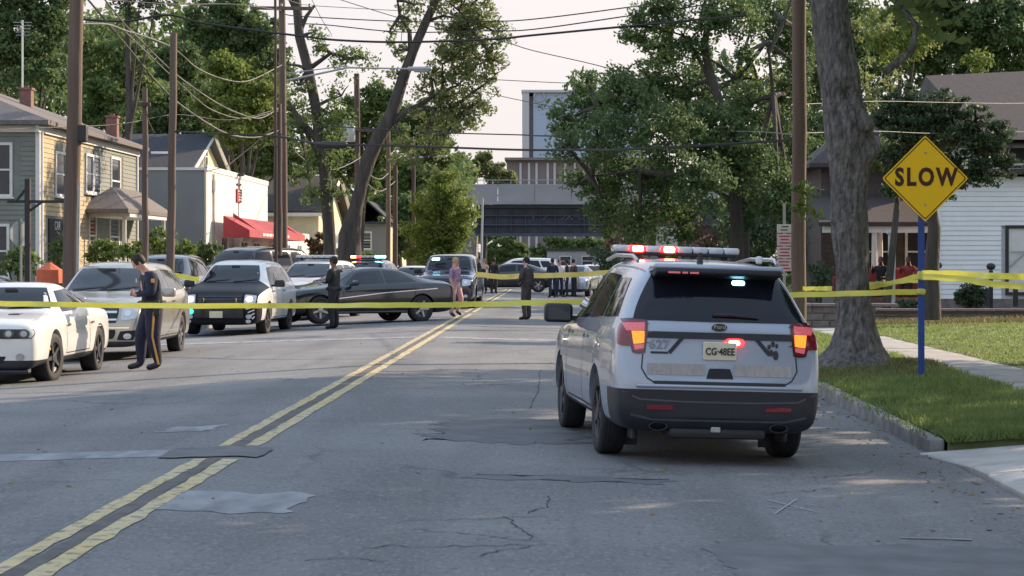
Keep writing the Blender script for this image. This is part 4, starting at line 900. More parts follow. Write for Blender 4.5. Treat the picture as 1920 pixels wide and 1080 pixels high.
t = thing('porch_step', 'grey painted porch edge along the foot of the white house', 'step', (14.4, 58.5, .4)); g = G(); g.bbox((1.2, 0, W(0, 573, 58).z - .4), (4.4, 1.2, .1), .02, 1); g.box((1.2, .1, .0), (4.2, .9, .5)); g.obj('edge_board', M_['siding_green'], t)

# ------------------------------------------------------------------ poles, signs, lamps
def pole(label, px_top, px_bot, Y, r0, r1, z_top, mat_='wood', arms=(), group='wooden utility poles', x=None, extra=None, z0=.05):
    xb, xt = (px_bot - VPX) * Y / FPX, (px_top - VPX) * Y / FPX
    t = thing('utility_pole', label, 'utility pole', (xb, Y, z0), group=group); g = G()
    n = 9; g.tube([(((xt - xb) * k / n) + .01 * math.sin(k * 2), 0, (z_top - z0 + .3) * k / n - .3) for k in range(n + 1)], [r0 + (r1 - r0) * k / n for k in range(n + 1)], 14); g.obj('shaft', M_[mat_], t, smooth=50)
    for z, w_, rot in arms:
        f = (z - z0) / (z_top - z0); g = G(); g.bbox((0, 0, 0), (w_, .10, .12), .01, 1); o = g.obj('crossarm', M_[mat_], t, loc=((xt - xb) * f, -.16, z - z0)); o.rotation_euler = (0, 0, R(rot))
        g = G()
        for k in range(3): xx = (-.45 + .45 * k) * w_; g.lathe([(.03, .06), (.05, .1), (.035, .13), (.05, .16), (.001, .19)], 8, 0, Matrix.Translation((xx, 0, 0)))
        g.obj('insulators', M_['galv'], o)
    return t, xb, xt
A, _, _ = pole('thick dark wooden pole behind the white coupe, nearest on the left', 152, 128, 43, .165, .135, 10.5)
g = G(); g.tube([(.19, -.1, 0), (.215 + .03, -.12, 3.2)], .035, 8); g.obj('conduit', M_['galv'], A)
g = G(); g.bbox((.28, -.02, 4.2), (.22, .2, .35), .03); g.obj('junction_box', M_['ink'], A)
B_, _, _ = pole('slim short wooden pole right of the tan house', 272, 272, 50.4, .085, .065, W(0, 165, 50.4).z)
g = G(); g.bbox((0, -.1, W(0, 200, 50.4).z), (.30, .12, .10), .02); g.tube([(.03, -.12, W(0, 205, 50.4).z), (.12, -.14, W(0, 235, 50.4).z), (.25, -.14, W(0, 254, 50.4).z)], .014, 6); g.obj('wire_bracket', M_['wood_dark'], B_)
pole('medium wooden pole with a dark left face before the grey shop wall', 326, 318, 54, .115, .09, W(0, 62, 54).z)
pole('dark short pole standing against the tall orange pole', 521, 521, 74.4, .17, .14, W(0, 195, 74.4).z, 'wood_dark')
D_, xb, xt = pole('tallest pole, orange brown in the sun, carrying the street lamp arm', 528, 533, 75.5, .16, .11, 12.5, arms=((10.6, 2.2, 6),))
g = G(); a = W(538, 151, 75.3); b = W(768, 129, 74.3); l0 = Vector((xb, 75.5, .05)); g.tube([a - l0, (a + b) / 2 + Vector((0, 0, .25)) - l0, b - l0], [.04, .034, .026], 8); g.tube([W(536, 138, 75.3) - l0, (a + b) / 2 + Vector((0, 0, .32)) - l0], .02, 6); arm = g.obj('lamp_arm', M_['galv'], D_, smooth=50)
g = G(); g.bbox(b + Vector((.35, 0, .0)) - l0, (.85, .3, .14), .05); g.bbox(b + Vector((.4, 0, -.08)) - l0, (.5, .24, .08), .03); g.obj('lamp_head', M_['galv'], arm, smooth=50)
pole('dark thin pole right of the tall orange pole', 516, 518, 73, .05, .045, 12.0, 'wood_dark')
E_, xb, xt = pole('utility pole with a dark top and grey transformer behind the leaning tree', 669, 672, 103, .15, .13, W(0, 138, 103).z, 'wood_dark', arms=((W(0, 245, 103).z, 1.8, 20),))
g = G(); g.lathe([(.001, 0), (.30, 0), (.32, .1), (.32, .95), (.28, 1.02), (.001, 1.05)], 18, 0, Matrix.Translation((-.42, -.1, W(0, 268, 103).z))); g.obj('transformer', M_['galv'], E_, smooth=40)
F_, xb, xt = pole('grey pole with a second lamp arm right of the leaning trunk', 728, 728, 122, .15, .12, W(0, 232, 122).z, 'wood'); l0 = Vector((xb, 122, .05))
g = G(); a = W(732, 306, 121.8); b = W(815, 293, 121); g.tube([a - l0, (a + b) / 2 + Vector((0, 0, .1)) - l0, b - l0], .05, 8); g.bbox(b + Vector((.3, 0, 0)) - l0, (.8, .3, .14), .05); g.obj('lamp_arm', M_['galv'], F_, smooth=50)
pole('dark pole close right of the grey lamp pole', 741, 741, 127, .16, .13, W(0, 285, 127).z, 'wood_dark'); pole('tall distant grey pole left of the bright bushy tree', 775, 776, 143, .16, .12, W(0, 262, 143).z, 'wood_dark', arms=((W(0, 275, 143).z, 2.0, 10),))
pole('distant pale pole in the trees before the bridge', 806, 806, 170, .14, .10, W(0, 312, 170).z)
pole('thin grey lamp pole in front of the bridge girder', 905, 902, 200, .12, .09, W(0, 372, 200).z, 'galv')
Rp, xb, xt = pole('weathered wooden pole between the parking signs and the big tree', 1500, 1497, 38.4, .135, .118, 9.5, z0=.1)
# wires
def wire(label, pts, r=.012, m='cable', group='overhead wires'):
    P = [W(*p) for p in pts]; Q = []
    for i in range(len(P) - 1):
        p0, p1, p2, p3 = P[max(i - 1, 0)], P[i], P[i + 1], P[min(i + 2, len(P) - 1)]
        for k in range(6):
            s = k / 6; Q.append(.5 * ((2 * p1) + (-p0 + p2) * s + (2 * p0 - 5 * p1 + 4 * p2 - p3) * s * s + (-p0 + 3 * p1 - 3 * p2 + p3) * s ** 3))
    Q.append(P[-1]); b = Q[0].copy(); g = G(); g.tube([q - b for q in Q], r, 6); o = g.obj('overhead_wire', M_[m], loc=b, smooth=60); tag(o, label, 'wire', group); return o
def lin(pts, Y0, Y1): n = len(pts) - 1; return [(p[0], p[1], Y0 + (Y1 - Y0) * i / max(1, n)) for i, p in enumerate(pts)]
wire('heavy black cable crossing the whole street, lowest of the sky wires', lin([(150, 36), (235, 40), (313, 28), (374, 42), (486, 58), (560, 67), (630, 75), (750, 79), (917, 74), (1000, 66), (1190, 48), (1400, 28)], 60, 60), .034)
wire('second sky wire from above ending in the right trees', lin([(540, 45), (604, 46), (750, 60), (906, 58), (1000, 55), (1190, 28), (1350, 5)], 74, 60), .020)
wire('third sky wire from above sagging over the road', lin([(535, 27), (570, 31), (750, 40), (906, 40), (1000, 36), (1190, 12), (1300, -5)], 74, 62), .020)
wire('topmost thin sky wire left of the leaning tree', lin([(535, -2), (573, 9), (660, 15), (750, 20), (900, 26)], 74, 80), .012)
wire('thin wire slanting steeply down through the sky gap', lin([(600, -14), (640, 0), (750, 34), (860, 62), (943, 78), (1000, 95), (1110, 120), (1200, 145)], 90, 70), .016)
wire('short twiggy wire falling beside the tall orange pole', lin([(580, -10), (600, 30), (612, 50), (622, 65)], 75, 75), .012)
wire('vertical thin wire left of the leaning tree top', lin([(759, -10), (756, 30), (752, 80)], 80, 80), .012)
wire('pale wire at mid height right of the leaning tree', lin([(860, 146), (940, 150), (1000, 153), (1070, 156), (1200, 160)], 120, 110), .022)
wire('sloping wire between the leaning tree and the tower block', lin([(860, 158), (930, 178), (1000, 193), (1060, 206), (1160, 225)], 120, 100), .020)
wire('level dark wire crossing the tower block middle', lin([(526, 226), (610, 236), (708, 242), (800, 248), (860, 250), (978, 253), (1027, 255), (1200, 256)], 76, 62), .022)
wire('thick level dark cable crossing the tower block foot', lin([(330, 246), (400, 250), (520, 256), (601, 270), (700, 272), (853, 277), (978, 281), (1100, 281), (1200, 279), (1497, 262)], 54, 40), .026)
wire('lowest grey cable sagging from the upper left to the tall poles', lin([(140, -30), (180, 17), (235, 83), (319, 180), (402, 239), (444, 255), (485, 257), (521, 245)], 43, 74), .024, 'cable_lt')
wire('outer grey cable sagging to the top of the dark short pole', lin([(175, -30), (197, 0), (235, 47), (263, 75), (319, 130), (374, 172), (430, 205), (485, 222), (521, 203)], 43, 74), .020, 'cable_lt')
wire('upper grey cable curving up to the lamp arm joint', lin([(150, 45), (200, 45), (235, 57), (291, 75), (330, 94), (374, 130), (430, 151), (471, 150), (528, 122)], 43, 75), .020, 'cable_lt')
wire('inner grey cable running under the upper ones to the dark short pole', lin([(235, 60), (285, 108), (360, 178), (402, 208), (458, 222), (521, 208)], 48, 74), .016, 'cable_lt')
wire('short pale cable from the tall pole down towards the shop roof', lin([(527, 232), (500, 250), (465, 280), (425, 312)], 75, 95), .020, 'cable_lt')
wire('sagging pale cable right of the tall poles', lin([(534, 262), (560, 290), (590, 312), (625, 318), (660, 305), (690, 285)], 76, 100), .022, 'cable_lt')
wire('sagging pale cable between the leaning trunk and the grey lamp pole', lin([(672, 300), (690, 325), (712, 336), (728, 325)], 103, 122), .030, 'cable_lt')
wire('lower sagging pale cable between the leaning trunk and the grey lamp pole', lin([(672, 318), (690, 345), (708, 358), (722, 355), (741, 340)], 103, 127), .030, 'cable_lt')
wire('pale service wire crossing in front of the brown roof on the right', lin([(1497, 196), (1640, 190), (1760, 192), (1900, 194), (1960, 190)], 38.4, 55), .008, 'cable_lt')
wire('faint service wire below the pale one over the dark maple', lin([(1497, 250), (1640, 246), (1760, 250), (1960, 246)], 38.4, 55), .008, 'cable_lt')
wire('dark wire across the street trees left of the weathered pole', lin([(1380, 246), (1440, 248), (1497, 254)], 55, 38.4), .012, 'cable_lt')
wire('dark cable across the upper left treetops', lin([(205, 0), (330, 8), (440, 8), (528, 20)], 60, 75), .016)
wire('dark horizontal cable at the roof line of the tan house', lin([(-20, 245), (60, 240), (128, 238), (230, 232), (330, 215), (430, 225), (521, 205)], 55, 74), .016)
t = thing('cable_splice', 'black cable splice case hanging on the thick cable right of the tall poles', 'splice case', W(622, 272, 71)); g = G(); g.lathe([(.001, -.55), (.09, -.5), (.12, -.3), (.12, .3), (.09, .5), (.001, .55)], 12, 0, axis='x'); g.obj('case', M_['ink'], t, smooth=50)
# stacked parking signs
t = thing('parking_signs', 'stack of red on white parking signs on a pole left of the utility pole', 'road sign', (W(1471, 0, 40).x, 40, .1))
g = G(); g.box((0, .03, 1.3), (.05, .05, 2.75)); g.obj('post', M_['galv'], t)
for k, (p0, p1) in enumerate(((420, 437), (438, 461), (462, 485), (486, 509))):
    za, zb_ = W(0, p1, 40).z - .1, W(0, p0, 40).z - .1; g = G(); g.bbox((0, 0, (za + zb_) / 2), (.285, .008, zb_ - za - .008), .003, 1); s = g.obj('sign_plate', mat('sign_white_%d' % k, (.62, .50, .53) if k else (.62, .60, .55), .6, var=.05), t)
    g = G()
    for j in range(2 if k == 0 else 3): g.box((random.uniform(-.01, .01), -.006, zb_ - .05 - .062 * j), (.13 if k == 0 else .2 - .04 * (j % 2), .003, .022))
    g.obj('sign_print', M_['ink' if k == 0 else 'awning'], s)
# white notice far up the road on the right
t = thing('white_sign', 'plain white upright sign seen just above the police light bar', 'road sign', (W(1250, 0, 68).x, 68, .0))
g = G(); g.box((0, .03, 1.3), (.06, .05, 3.0)); g.obj('post', M_['galv'], t)
g = G(); za, zb_ = W(0, 470, 68).z, W(0, 425, 68).z; g.bbox((0, 0, (za + zb_) / 2), (.68, .01, zb_ - za), .004, 1); s = g.obj('sign_plate', M_['trim'], t)
g = G(); g.box((-.02, -.008, zb_ - .2), (.34, .004, .12)); 
for k in range(3): g.box((0, -.008, zb_ - .42 - .11 * k), (.42, .004, .03))
g.obj('sign_print', M_['grey_ink'], s)
# stop sign seen from behind
p = W(38, 438, 58); t = thing('stop_sign', 'octagonal road sign seen from its plain grey back near the tan house', 'road sign', (p.x, 58, .1)); t.rotation_euler = (0, 0, R(52))
g = G(); r = .36; g.prism([(r * math.cos(R(22.5 + 45 * k)), p.z - .1 + r * math.sin(R(22.5 + 45 * k))) for k in range(8)], 0, .006, 'xz'); g.obj('sign_plate', M_['galv'], t)
g = G(); g.box((0, -.03, p.z / 2 + .1), (.06, .045, p.z + .4)); g.obj('post', M_['siding_green'], t)
# dark post with bracket arm
p = W(52, 335, 52); t = thing('bracket_post', 'dark post with a cross arm and slanted brace before the tan house', 'post', (p.x, 52, .1))
g = G(); g.bbox((0, 0, (p.z - .1) / 2), (.13, .13, p.z - .1), .01, 1); g.obj('shaft', M_['ink'], t)
a0, a1 = W(14, 378, 52), W(142, 378, 52); g = G(); g.box(((a0.x + a1.x) / 2 - p.x, 0, a0.z - .1), (a1.x - a0.x, .07, .07)); g.obj('cross_arm', M_['ink'], t)
g = G(); g.tube([(0, -.02, W(0, 398, 52).z - .1), (W(80, 0, 52).x - p.x, -.02, a0.z - .1)], .035, 6); g.tube([(W(30, 0, 52).x - p.x, -.02, a0.z - .1), (0, -.02, W(0, 350, 52).z - .1)], .035, 6); g.obj('brace', M_['ink'], t)
# orange-red peaked cover
p = W(93, 505, 56); t = thing('orange_cover', 'small orange red peaked cover in front of the tan house', 'cover', (p.x, 56, .1))
g = G(); z1 = W(0, 492, 56).z - .1; zm_ = W(0, 506, 56).z - .1; n = 10
g.lathe([(.36, zm_ - .35), (.34, zm_), (.18, zm_ + .10), (.04, z1), (.001, z1)], n, 0); g.obj('canopy', M_['orange_cover'], t)
g = G(); g.tube([(0, 0, 0), (0, 0, zm_)], .03, 8); g.obj('stem', M_['galv'], t)
# ------------------------------------------------------------------ trees
random.seed(21)
def trunk_px(pts, Y, w0, w1):
    n = len(pts) - 1; return ([W(px, py, Y + (0 if len(q) == 0 else q[0])) for px, py, *q in pts], [max(.02, (w0 + (w1 - w0) * i / n) * Y / FPX / 2) for i in range(n + 1)])
def ground_pt(px, Y, z=.05): return Vector(((px - VPX) * Y / FPX, Y, z))
TG = 'tall trees behind the houses'
def simple_tree(label, px, Y, top_py, blobs, lm, size, dens=5, per=32, cr=.6, group=TG, w_=16, bark='bark_dark', z=.05):
    b = ground_pt(px, Y, z); tp = W(px + random.uniform(-10, 10), top_py, Y)
    mid = b.lerp(tp, .5) + Vector((random.uniform(-.3, .3), 0, 0)); r = w_ * Y / FPX / 2
    limbs = [([b, b.lerp(mid, .15), mid, tp], [r * 1.25, r, r * .7, r * .3])]
    bb = [PB(*q) for q in blobs]
    for q in bb[:5]: limbs.append(([mid, mid.lerp(Vector(q[:3]), .5) + Vector((0, 0, .3)), Vector(q[:3])], [r * .5, r * .32, r * .12]))
    return tree('tree', label, bb, limbs, LF[lm], M_[bark], size, per, dens, cr, group, twigs=False)
simple_tree('dark tall tree at the top left behind the tan house roof', 60, 92, 60, [(30, 60, 92, 75), (95, 40, 92, 60), (-10, 120, 92, 60), (60, 150, 91, 50), (100, 120, 92, 45), (10, -20, 92, 60), (70, -20, 92, 60)], 'dark', .30, 4.6)
simple_tree('broad green tree right of the thick pole', 215, 100, 120, [(190, 120, 100, 55), (240, 110, 99, 50), (210, 190, 98, 60), (160, 80, 100, 35), (270, 160, 99, 45), (180, 210, 98, 40)], 'mid', .32, 4.6)
simple_tree('tree with dark low branches hanging at the top of the picture', 250, 86, -40, [(262, 0, 86, 42), (235, -20, 86, 30), (300, -20, 86, 35)], 'deep', .24, 4)
simple_tree('dark green tree between the two slim poles', 330, 112, 140, [(330, 190, 112, 60), (300, 130, 112, 45), (365, 250, 112, 45), (290, 230, 112, 40), (345, 110, 112, 40)], 'dark', .34, 4.6)
simple_tree('tall dark tree whose crown tops the yellow green one', 430, 118, 50, [(400, 60, 118, 60), (460, 70, 118, 60), (370, 110, 118, 45), (500, 120, 118, 45), (430, 20, 118, 42), (350, 60, 118, 28), (495, 50, 118, 30)], 'dark', .34, 5)
simple_tree('bright yellow green tree in front of the dark ones', 455, 106, 200, [(430, 150, 106, 45), (480, 170, 106, 48), (400, 200, 106, 42), (450, 230, 105, 50), (500, 230, 106, 38), (415, 120, 106, 25)], 'yel', .30, 5.5)
simple_tree('olive green tree behind the white shop', 440, 122, 280, [(420, 290, 122, 45), (480, 300, 122, 45), (510, 260, 122, 36), (380, 280, 122, 35), (550, 300, 122, 45), (540, 220, 122, 40)], 'mid', .34, 5)
# tree right of the tall pole, sparse crown
Y = 84
limbs = [trunk_px([(622, 492), (618, 440), (610, 330), (600, 270), (592, 200), (578, 130), (562, 70), (556, 0), (550, -60)], Y, 24, 16), trunk_px([(600, 270), (560, 220), (540, 190)], Y, 14, 6), trunk_px([(578, 130), (620, 100), (660, 110)], Y, 10, 4), trunk_px([(562, 60), (575, 30), (590, 10)], Y, 10, 5), trunk_px([(556, 20), (540, -10), (530, -40)], Y, 12, 5)]
limbs[0][0][0].z = .02
tree('tree', 'tall straight dark tree with a thin crown right of the tall orange pole', [PB(600, 90, Y, 26), PB(640, 115, Y, 34), PB(680, 110, Y, 26), PB(590, 60, Y, 14), PB(560, 160, Y, 36), PB(640, 180, Y, 26), PB(600, 230, Y, 40), PB(560, 250, Y, 30), PB(540, 120, Y, 20), PB(600, 310, Y, 34), PB(585, 370, Y, 30), PB(630, 280, Y, 34), PB(625, 360, Y, 26), PB(640, 230, Y, 30)], limbs, LF['mid'], M_['bark_dark'], .20, 14, 7, .5)
simple_tree('dull green tree behind the leaning tree', 670, 128, 240, [(640, 240, 128, 50), (690, 210, 128, 45), (720, 260, 128, 45), (650, 300, 128, 48), (600, 290, 128, 40), (700, 320, 128, 45), (740, 190, 128, 28), (700, 170, 128, 22)], 'mid', .34, 5)
simple_tree('brownish green tree right of the utility pole with the transformer', 770, 150, 250, [(760, 240, 150, 42), (800, 270, 150, 42), (780, 320, 150, 48), (830, 240, 150, 30), (740, 350, 150, 45), (800, 210, 150, 30), (830, 300, 150, 30)], 'mid', .36, 5)
simple_tree('dark undergrowth tree beside the grey house', 750, 146, 380, [(760, 400, 146, 40), (790, 430, 146, 40), (750, 450, 146, 35), (720, 440, 150, 25)], 'dark', .30, 6)
simple_tree('bright bushy tree left of the bridge', 835, 132, 380, [(820, 380, 132, 42), (860, 400, 132, 34), (840, 350, 132, 30), (800, 430, 132, 44), (850, 450, 132, 36), (835, 480, 132, 30), (790, 480, 131, 30)], 'yel', .26, 7)
simple_tree('small thin crowned tree above the bridge parapet', 910, 240, 320, [(905, 300, 240, 22), (925, 325, 240, 24), (890, 320, 240, 16), (950, 335, 240, 20)], 'pale', .5, 5, w_=5)
simple_tree('pale hazy tree between the bushy tree and the bridge', 860, 200, 320, [(860, 310, 200, 22), (880, 330, 200, 16), (850, 335, 200, 20)], 'pale', .42, 6, w_=6)
simple_tree('round green tree seen under the bridge', 945, 300, 450, [(940, 470, 300, 26), (970, 475, 300, 20), (920, 480, 300, 20), (960, 455, 300, 14)], 'mid', .6, 6, w_=4, group='trees beyond the bridge')
simple_tree('greyish tree under the right end of the bridge', 1060, 320, 455, [(1040, 462, 320, 22), (1075, 468, 320, 24), (1010, 475, 320, 16), (1100, 460, 320, 20), (1120, 475, 320, 24)], 'mid', .6, 6, w_=4, group='trees beyond the bridge')
t = thing('roadside_building', 'pale low building seen under the bridge', 'building', (5, 290, 0)); g = G(); p = W(1060, 0, 290); g.box((p.x + 2, 292, 1.6), (9, 5, 3.2)); AP(g, 'wall', 'bridge_pale', t); g = G(); g.box((p.x + 2, 289.9, 3.1), (9.3, 1.2, .3)); AP(g, 'roof', 'ink', t); window(t, 'y', 289.4, p.x, 1.6, 1.4, 1.2); window(t, 'y', 289.4, p.x + 3, 1.6, 1.4, 1.2)
# leaning tree in the middle
Y = 82
L1 = trunk_px([(655, 496), (655, 440), (668, 390), (680, 340), (690, 300), (708, 262), (732, 220), (745, 180), (758, 140), (775, 95), (795, 50), (815, 5), (835, -50)], Y, 36, 13); L1[0][0].z = .02; L1[1][0] *= 1.5; L1[1][1] *= 1.2; L1[1][2] *= .8; L1[1][3] *= .72
limbs = [L1, trunk_px([(722, 238), (745, 222), (765, 207), (790, 195), (812, 180), (830, 178), (848, 205), (858, 220)], Y, 14, 4), trunk_px([(790, 200), (815, 203), (835, 200)], Y, 6, 3), trunk_px([(770, 100), (768, 60), (750, 30), (745, 0)], Y, 11, 4), trunk_px([(800, 40), (830, 30), (865, 35)], Y, 8, 3)]
CR = [(860, 20, 50), (900, 40, 40), (850, 90, 50), (895, 110, 46), (920, 150, 24), (860, 160, 44), (900, 190, 34), (830, 210, 30), (865, 225, 28), (800, 250, 28), (770, 40, 22), (745, 95, 20), (905, -10, 40), (820, -20, 40), (780, 210, 18), (745, 140, 14), (810, 150, 22), (835, 255, 22), (760, 280, 30), (930, 60, 30), (925, 110, 26), (875, 60, 44), (830, 120, 34), (840, 180, 34), (775, 10, 26), (880, 215, 26), (800, 300, 30), (730, 60, 16), (790, 170, 20)]
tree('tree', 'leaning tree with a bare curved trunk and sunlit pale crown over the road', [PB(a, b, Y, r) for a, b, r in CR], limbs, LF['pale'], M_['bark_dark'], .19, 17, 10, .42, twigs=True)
# big street tree on the right of the road
Y = 62
L1 = trunk_px([(1378, 500), (1382, 420), (1376, 340), (1368, 260), (1352, 200), (1335, 150), (1320, 90), (1330, 30), (1340, -40)], Y, 26, 10); L1[0][0].z = .05
limbs = [L1, trunk_px([(1372, 300), (1320, 260), (1270, 230), (1200, 210), (1120, 200)], Y, 12, 4), trunk_px([(1376, 330), (1430, 260), (1450, 180), (1440, 80)], Y, 14, 5), trunk_px([(1345, 180), (1310, 110), (1290, 70), (1260, 60)], Y, 9, 3), trunk_px([(1378, 380), (1300, 330), (1200, 320), (1110, 330)], Y, 10, 3), trunk_px([(1440, 100), (1470, 40), (1490, -20)], Y, 9, 4)]
CR = [(1065, 225, 42), (1110, 190, 52), (1060, 275, 30), (1120, 260, 54), (1160, 330, 55), (1085, 345, 26), (1130, 350, 42), (1180, 210, 62), (1220, 150, 58), (1170, 150, 34), (1100, 150, 20), (1250, 250, 70), (1240, 350, 65), (1290, 170, 62), (1330, 260, 72), (1320, 350, 60), (1400, 300, 70), (1400, 200, 52), (1470, 260, 58), (1460, 360, 60), (1390, 390, 48), (1480, 180, 46), (1140, 400, 42), (1200, 420, 44), (1280, 420, 40),
      (1200, 50, 40), (1250, 20, 50), (1290, 80, 38), (1330, 20, 45), (1390, 30, 45), (1440, 20, 55), (1460, 90, 38), (1240, 90, 38), (1400, 100, 22), (1500, 60, 40), (1500, 130, 30), (1490, 420, 40)]
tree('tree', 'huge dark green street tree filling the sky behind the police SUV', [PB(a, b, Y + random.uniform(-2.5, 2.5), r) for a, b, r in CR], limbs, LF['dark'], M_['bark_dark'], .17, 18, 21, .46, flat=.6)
CR = [(1330, 110, 40), (1420, 150, 46), (1290, 200, 40), (1440, 230, 40), (1300, 290, 36), (1490, 20, 40), (1410, 50, 36), (1200, 280, 30), (1230, 210, 30)]
Y = 65
L1 = trunk_px([(1400, 500), (1398, 400), (1385, 300), (1380, 150)], Y, 16, 6); L1[0][0].z = .05
tree('tree', 'lighter green tree glowing through the huge street tree', [PB(a, b, Y, r) for a, b, r in CR], [L1], LF['yel'], M_['bark_dark'], .18, 14, 7, .5)
# tree bank behind on the right
GR = 'trees behind the right hand houses'
simple_tree('light green tree showing through left of the brown roof', 1690, 88, 100, [(1690, 90, 86, 40), (1650, 60, 86, 36), (1720, 60, 86, 36), (1830, 110, 92, 24)], 'yel', .22, 6, group=GR)
simple_tree('dark tree filling the gap right of the huge street tree', 1560, 95, 120, [(1540, 120, 95, 70), (1600, 60, 95, 70), (1500, 300, 95, 70), (1560, 250, 95, 70), (1640, 120, 95, 60), (1560, 360, 95, 60), (1540, 0, 95, 70)], 'dark', .30, 5, group=GR)
simple_tree('big dark tree behind the brown roof', 1760, 100, 60, [(1700, 40, 100, 75), (1770, 70, 100, 72), (1840, 40, 100, 75), (1900, 60, 100, 75), (1680, 110, 100, 52), (1740, 120, 100, 46), (1820, 105, 100, 50), (1760, -10, 100, 70), (1880, 100, 100, 50)], 'dark', .32, 5.5, group=GR)
simple_tree('sunlit light green tree peeping right of the big trunk', 1660, 58, 160, [(1640, 150, 58, 40), (1670, 170, 58, 28), (1620, 120, 58, 26), (1630, 190, 58, 30), (1665, 265, 56, 22), (1640, 290, 56, 24), (1600, 60, 58, 34), (1640, 50, 58, 40)], 'pale', .15, 7, per=18, cr=.3, group=GR)
# dark maple in front of the white house
Y = 50
L1 = trunk_px([(1748, 590), (1746, 500), (1752, 430), (1745, 380), (1730, 320), (1740, 260)], Y, 34, 10); L1[0][0].z = .3
limbs = [L1, trunk_px([(1752, 430), (1735, 400), (1700, 360), (1670, 330)], Y, 10, 3), trunk_px([(1740, 330), (1790, 300), (1850, 290)], Y, 9, 3)]
CR = [(1680, 230, 42), (1730, 210, 46), (1780, 240, 52), (1830, 230, 40), (1860, 290, 38), (1800, 320, 44), (1740, 300, 52), (1680, 300, 36), (1670, 360, 24), (1845, 335, 26), (1760, 355, 28), (1890, 320, 18), (1800, 200, 24), (1650, 240, 20), (1660, 190, 20), (1700, 270, 40), (1760, 200, 40), (1820, 280, 46), (1870, 250, 34), (1720, 340, 34), (1650, 290, 26), (1885, 290, 26), (1700, 190, 30)]
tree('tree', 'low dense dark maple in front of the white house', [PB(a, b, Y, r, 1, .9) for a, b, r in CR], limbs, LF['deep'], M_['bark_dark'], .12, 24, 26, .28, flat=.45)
# reddish brown undergrowth behind the roof light bar
simple_tree('reddish brown shrub seen above the red roof lights', 1230, 78, 400, [(1180, 410, 78, 30), (1230, 420, 78, 34), (1290, 425, 78, 36), (1160, 450, 78, 30), (1250, 460, 78, 34), (1320, 450, 78, 34), (1200, 480, 78, 34), (1300, 490, 78, 30)], 'rust', .16, 8, group='shrubs on the right verge', w_=6)
simple_tree('deep green shrub between the brown shrub and the parking signs', 1400, 80, 420, [(1380, 440, 80, 40), (1440, 430, 80, 44), (1490, 460, 80, 36), (1420, 490, 80, 40), (1540, 440, 80, 40), (1130, 480, 88, 30), (1150, 500, 88, 24), (1510, 500, 80, 34)], 'deep', .18, 8, group='shrubs on the right verge', w_=6)
# the nearest street tree: huge ridged trunk, crown above the picture
Y = TY; t = thing('street_tree', 'massive old street tree with grey ridged bark and a knot hole', 'tree', (TX, TY, verge_z(TX, TY) - .1))
prof = [(690, 1500, 1690), (672, 1535, 1668), (650, 1557, 1652), (620, 1568, 1643), (580, 1572, 1636), (520, 1571, 1630), (450, 1563, 1625), (380, 1557, 1624), (320, 1553, 1630), (270, 1549, 1638), (230, 1545, 1636), (200, 1542, 1622), (170, 1538, 1617), (130, 1534, 1612), (80, 1528, 1600), (20, 1525, 1588), (-60, 1522, 1583), (-150, 1525, 1580)]
NS, NR = 64, 0; rows = []
from math import cos, sin, pi
def interp(py):
    for i in range(len(prof) - 1):
        if prof[i][0] >= py >= prof[i + 1][0]:
            f = (prof[i][0] - py) / (prof[i][0] - prof[i + 1][0]); return [prof[i][k] * (1 - f) + prof[i + 1][k] * f for k in (1, 2)]
pys = [690 - 7 * i for i in range(120)]
V = []
for py in pys:
    l, r = interp(py); cxw = ((l + r) / 2 - VPX) * Y / FPX; rad = (r - l) / 2 * Y / FPX; z = H_EYE - (py - VPY) * Y / FPX
    fl = max(0, (py - 600) / 90)
    for k in range(NS):
        a = 2 * pi * k / NS; rr = rad * (1 + .16 * fl * noise.noise(Vector((cos(a) * 1.6, sin(a) * 1.6, 3))) + .13 * min(1, fl) * (abs(sin(2.5 * a + .6)) - .6))
        rr += .030 * noise.noise(Vector((cos(a) * 5, sin(a) * 5, z * .8))) + .020 * noise.noise(Vector((cos(a) * 15, sin(a) * 15, z * 1.9))) + .05 * noise.noise(Vector((cos(a) * 2, sin(a) * 2, z * 1.2)))
        for (kz, ka, ks, kd) in ((W(0, 180, Y).z, -pi / 2 + .15, .16, -.13), (W(0, 262, Y).z, -pi / 2 + .75, .22, -.10), (W(0, 283, Y).z, -pi / 2 + 1.15, .20, .12), (W(0, 238, Y).z, -pi / 2 + .9, .16, .10), (W(0, 140, Y).z, -pi / 2 + .2, .13, .06), (W(0, 560, Y).z, -pi / 2 + .6, .13, .03)):
            da = (a - ka + pi) % (2 * pi) - pi; d2 = (da * .33 / ks) ** 2 + ((z - kz) / (ks * 1.0)) ** 2; rr += kd * math.exp(-d2 * 2.2)
        V.append((cxw + rr * cos(a) - TX, rr * sin(a), z - (verge_z(TX, TY) - .1)))
F = [(i * NS + k, i * NS + (k + 1) % NS, (i + 1) * NS + (k + 1) % NS, (i + 1) * NS + k) for i in range(len(pys) - 1) for k in range(NS)]
F.append(tuple(range((len(pys) - 1) * NS, len(pys) * NS)))
g = G(); g.add(V, F); tr = g.obj('trunk', M_['bark'], t, smooth=60)
g = G()
for sx, l in ((1, 1.0), (-1, 1.0)):
    z0 = 6.6
    g.tube([(.0 - .1, 0, 6.2), (sx * .9, .4, 7.6), (sx * 2.0, 1.0, 9.2), (sx * 3.4, 1.6, 10.6)], [.24, .18, .12, .05], 10)
    g.tube([(0 - .1, 0, 6.0), (sx * .7, -1.2, 7.6), (sx * 1.5, -2.6, 9.4), (sx * 2.2, -4, 10.5)], [.22, .16, .10, .04], 10)
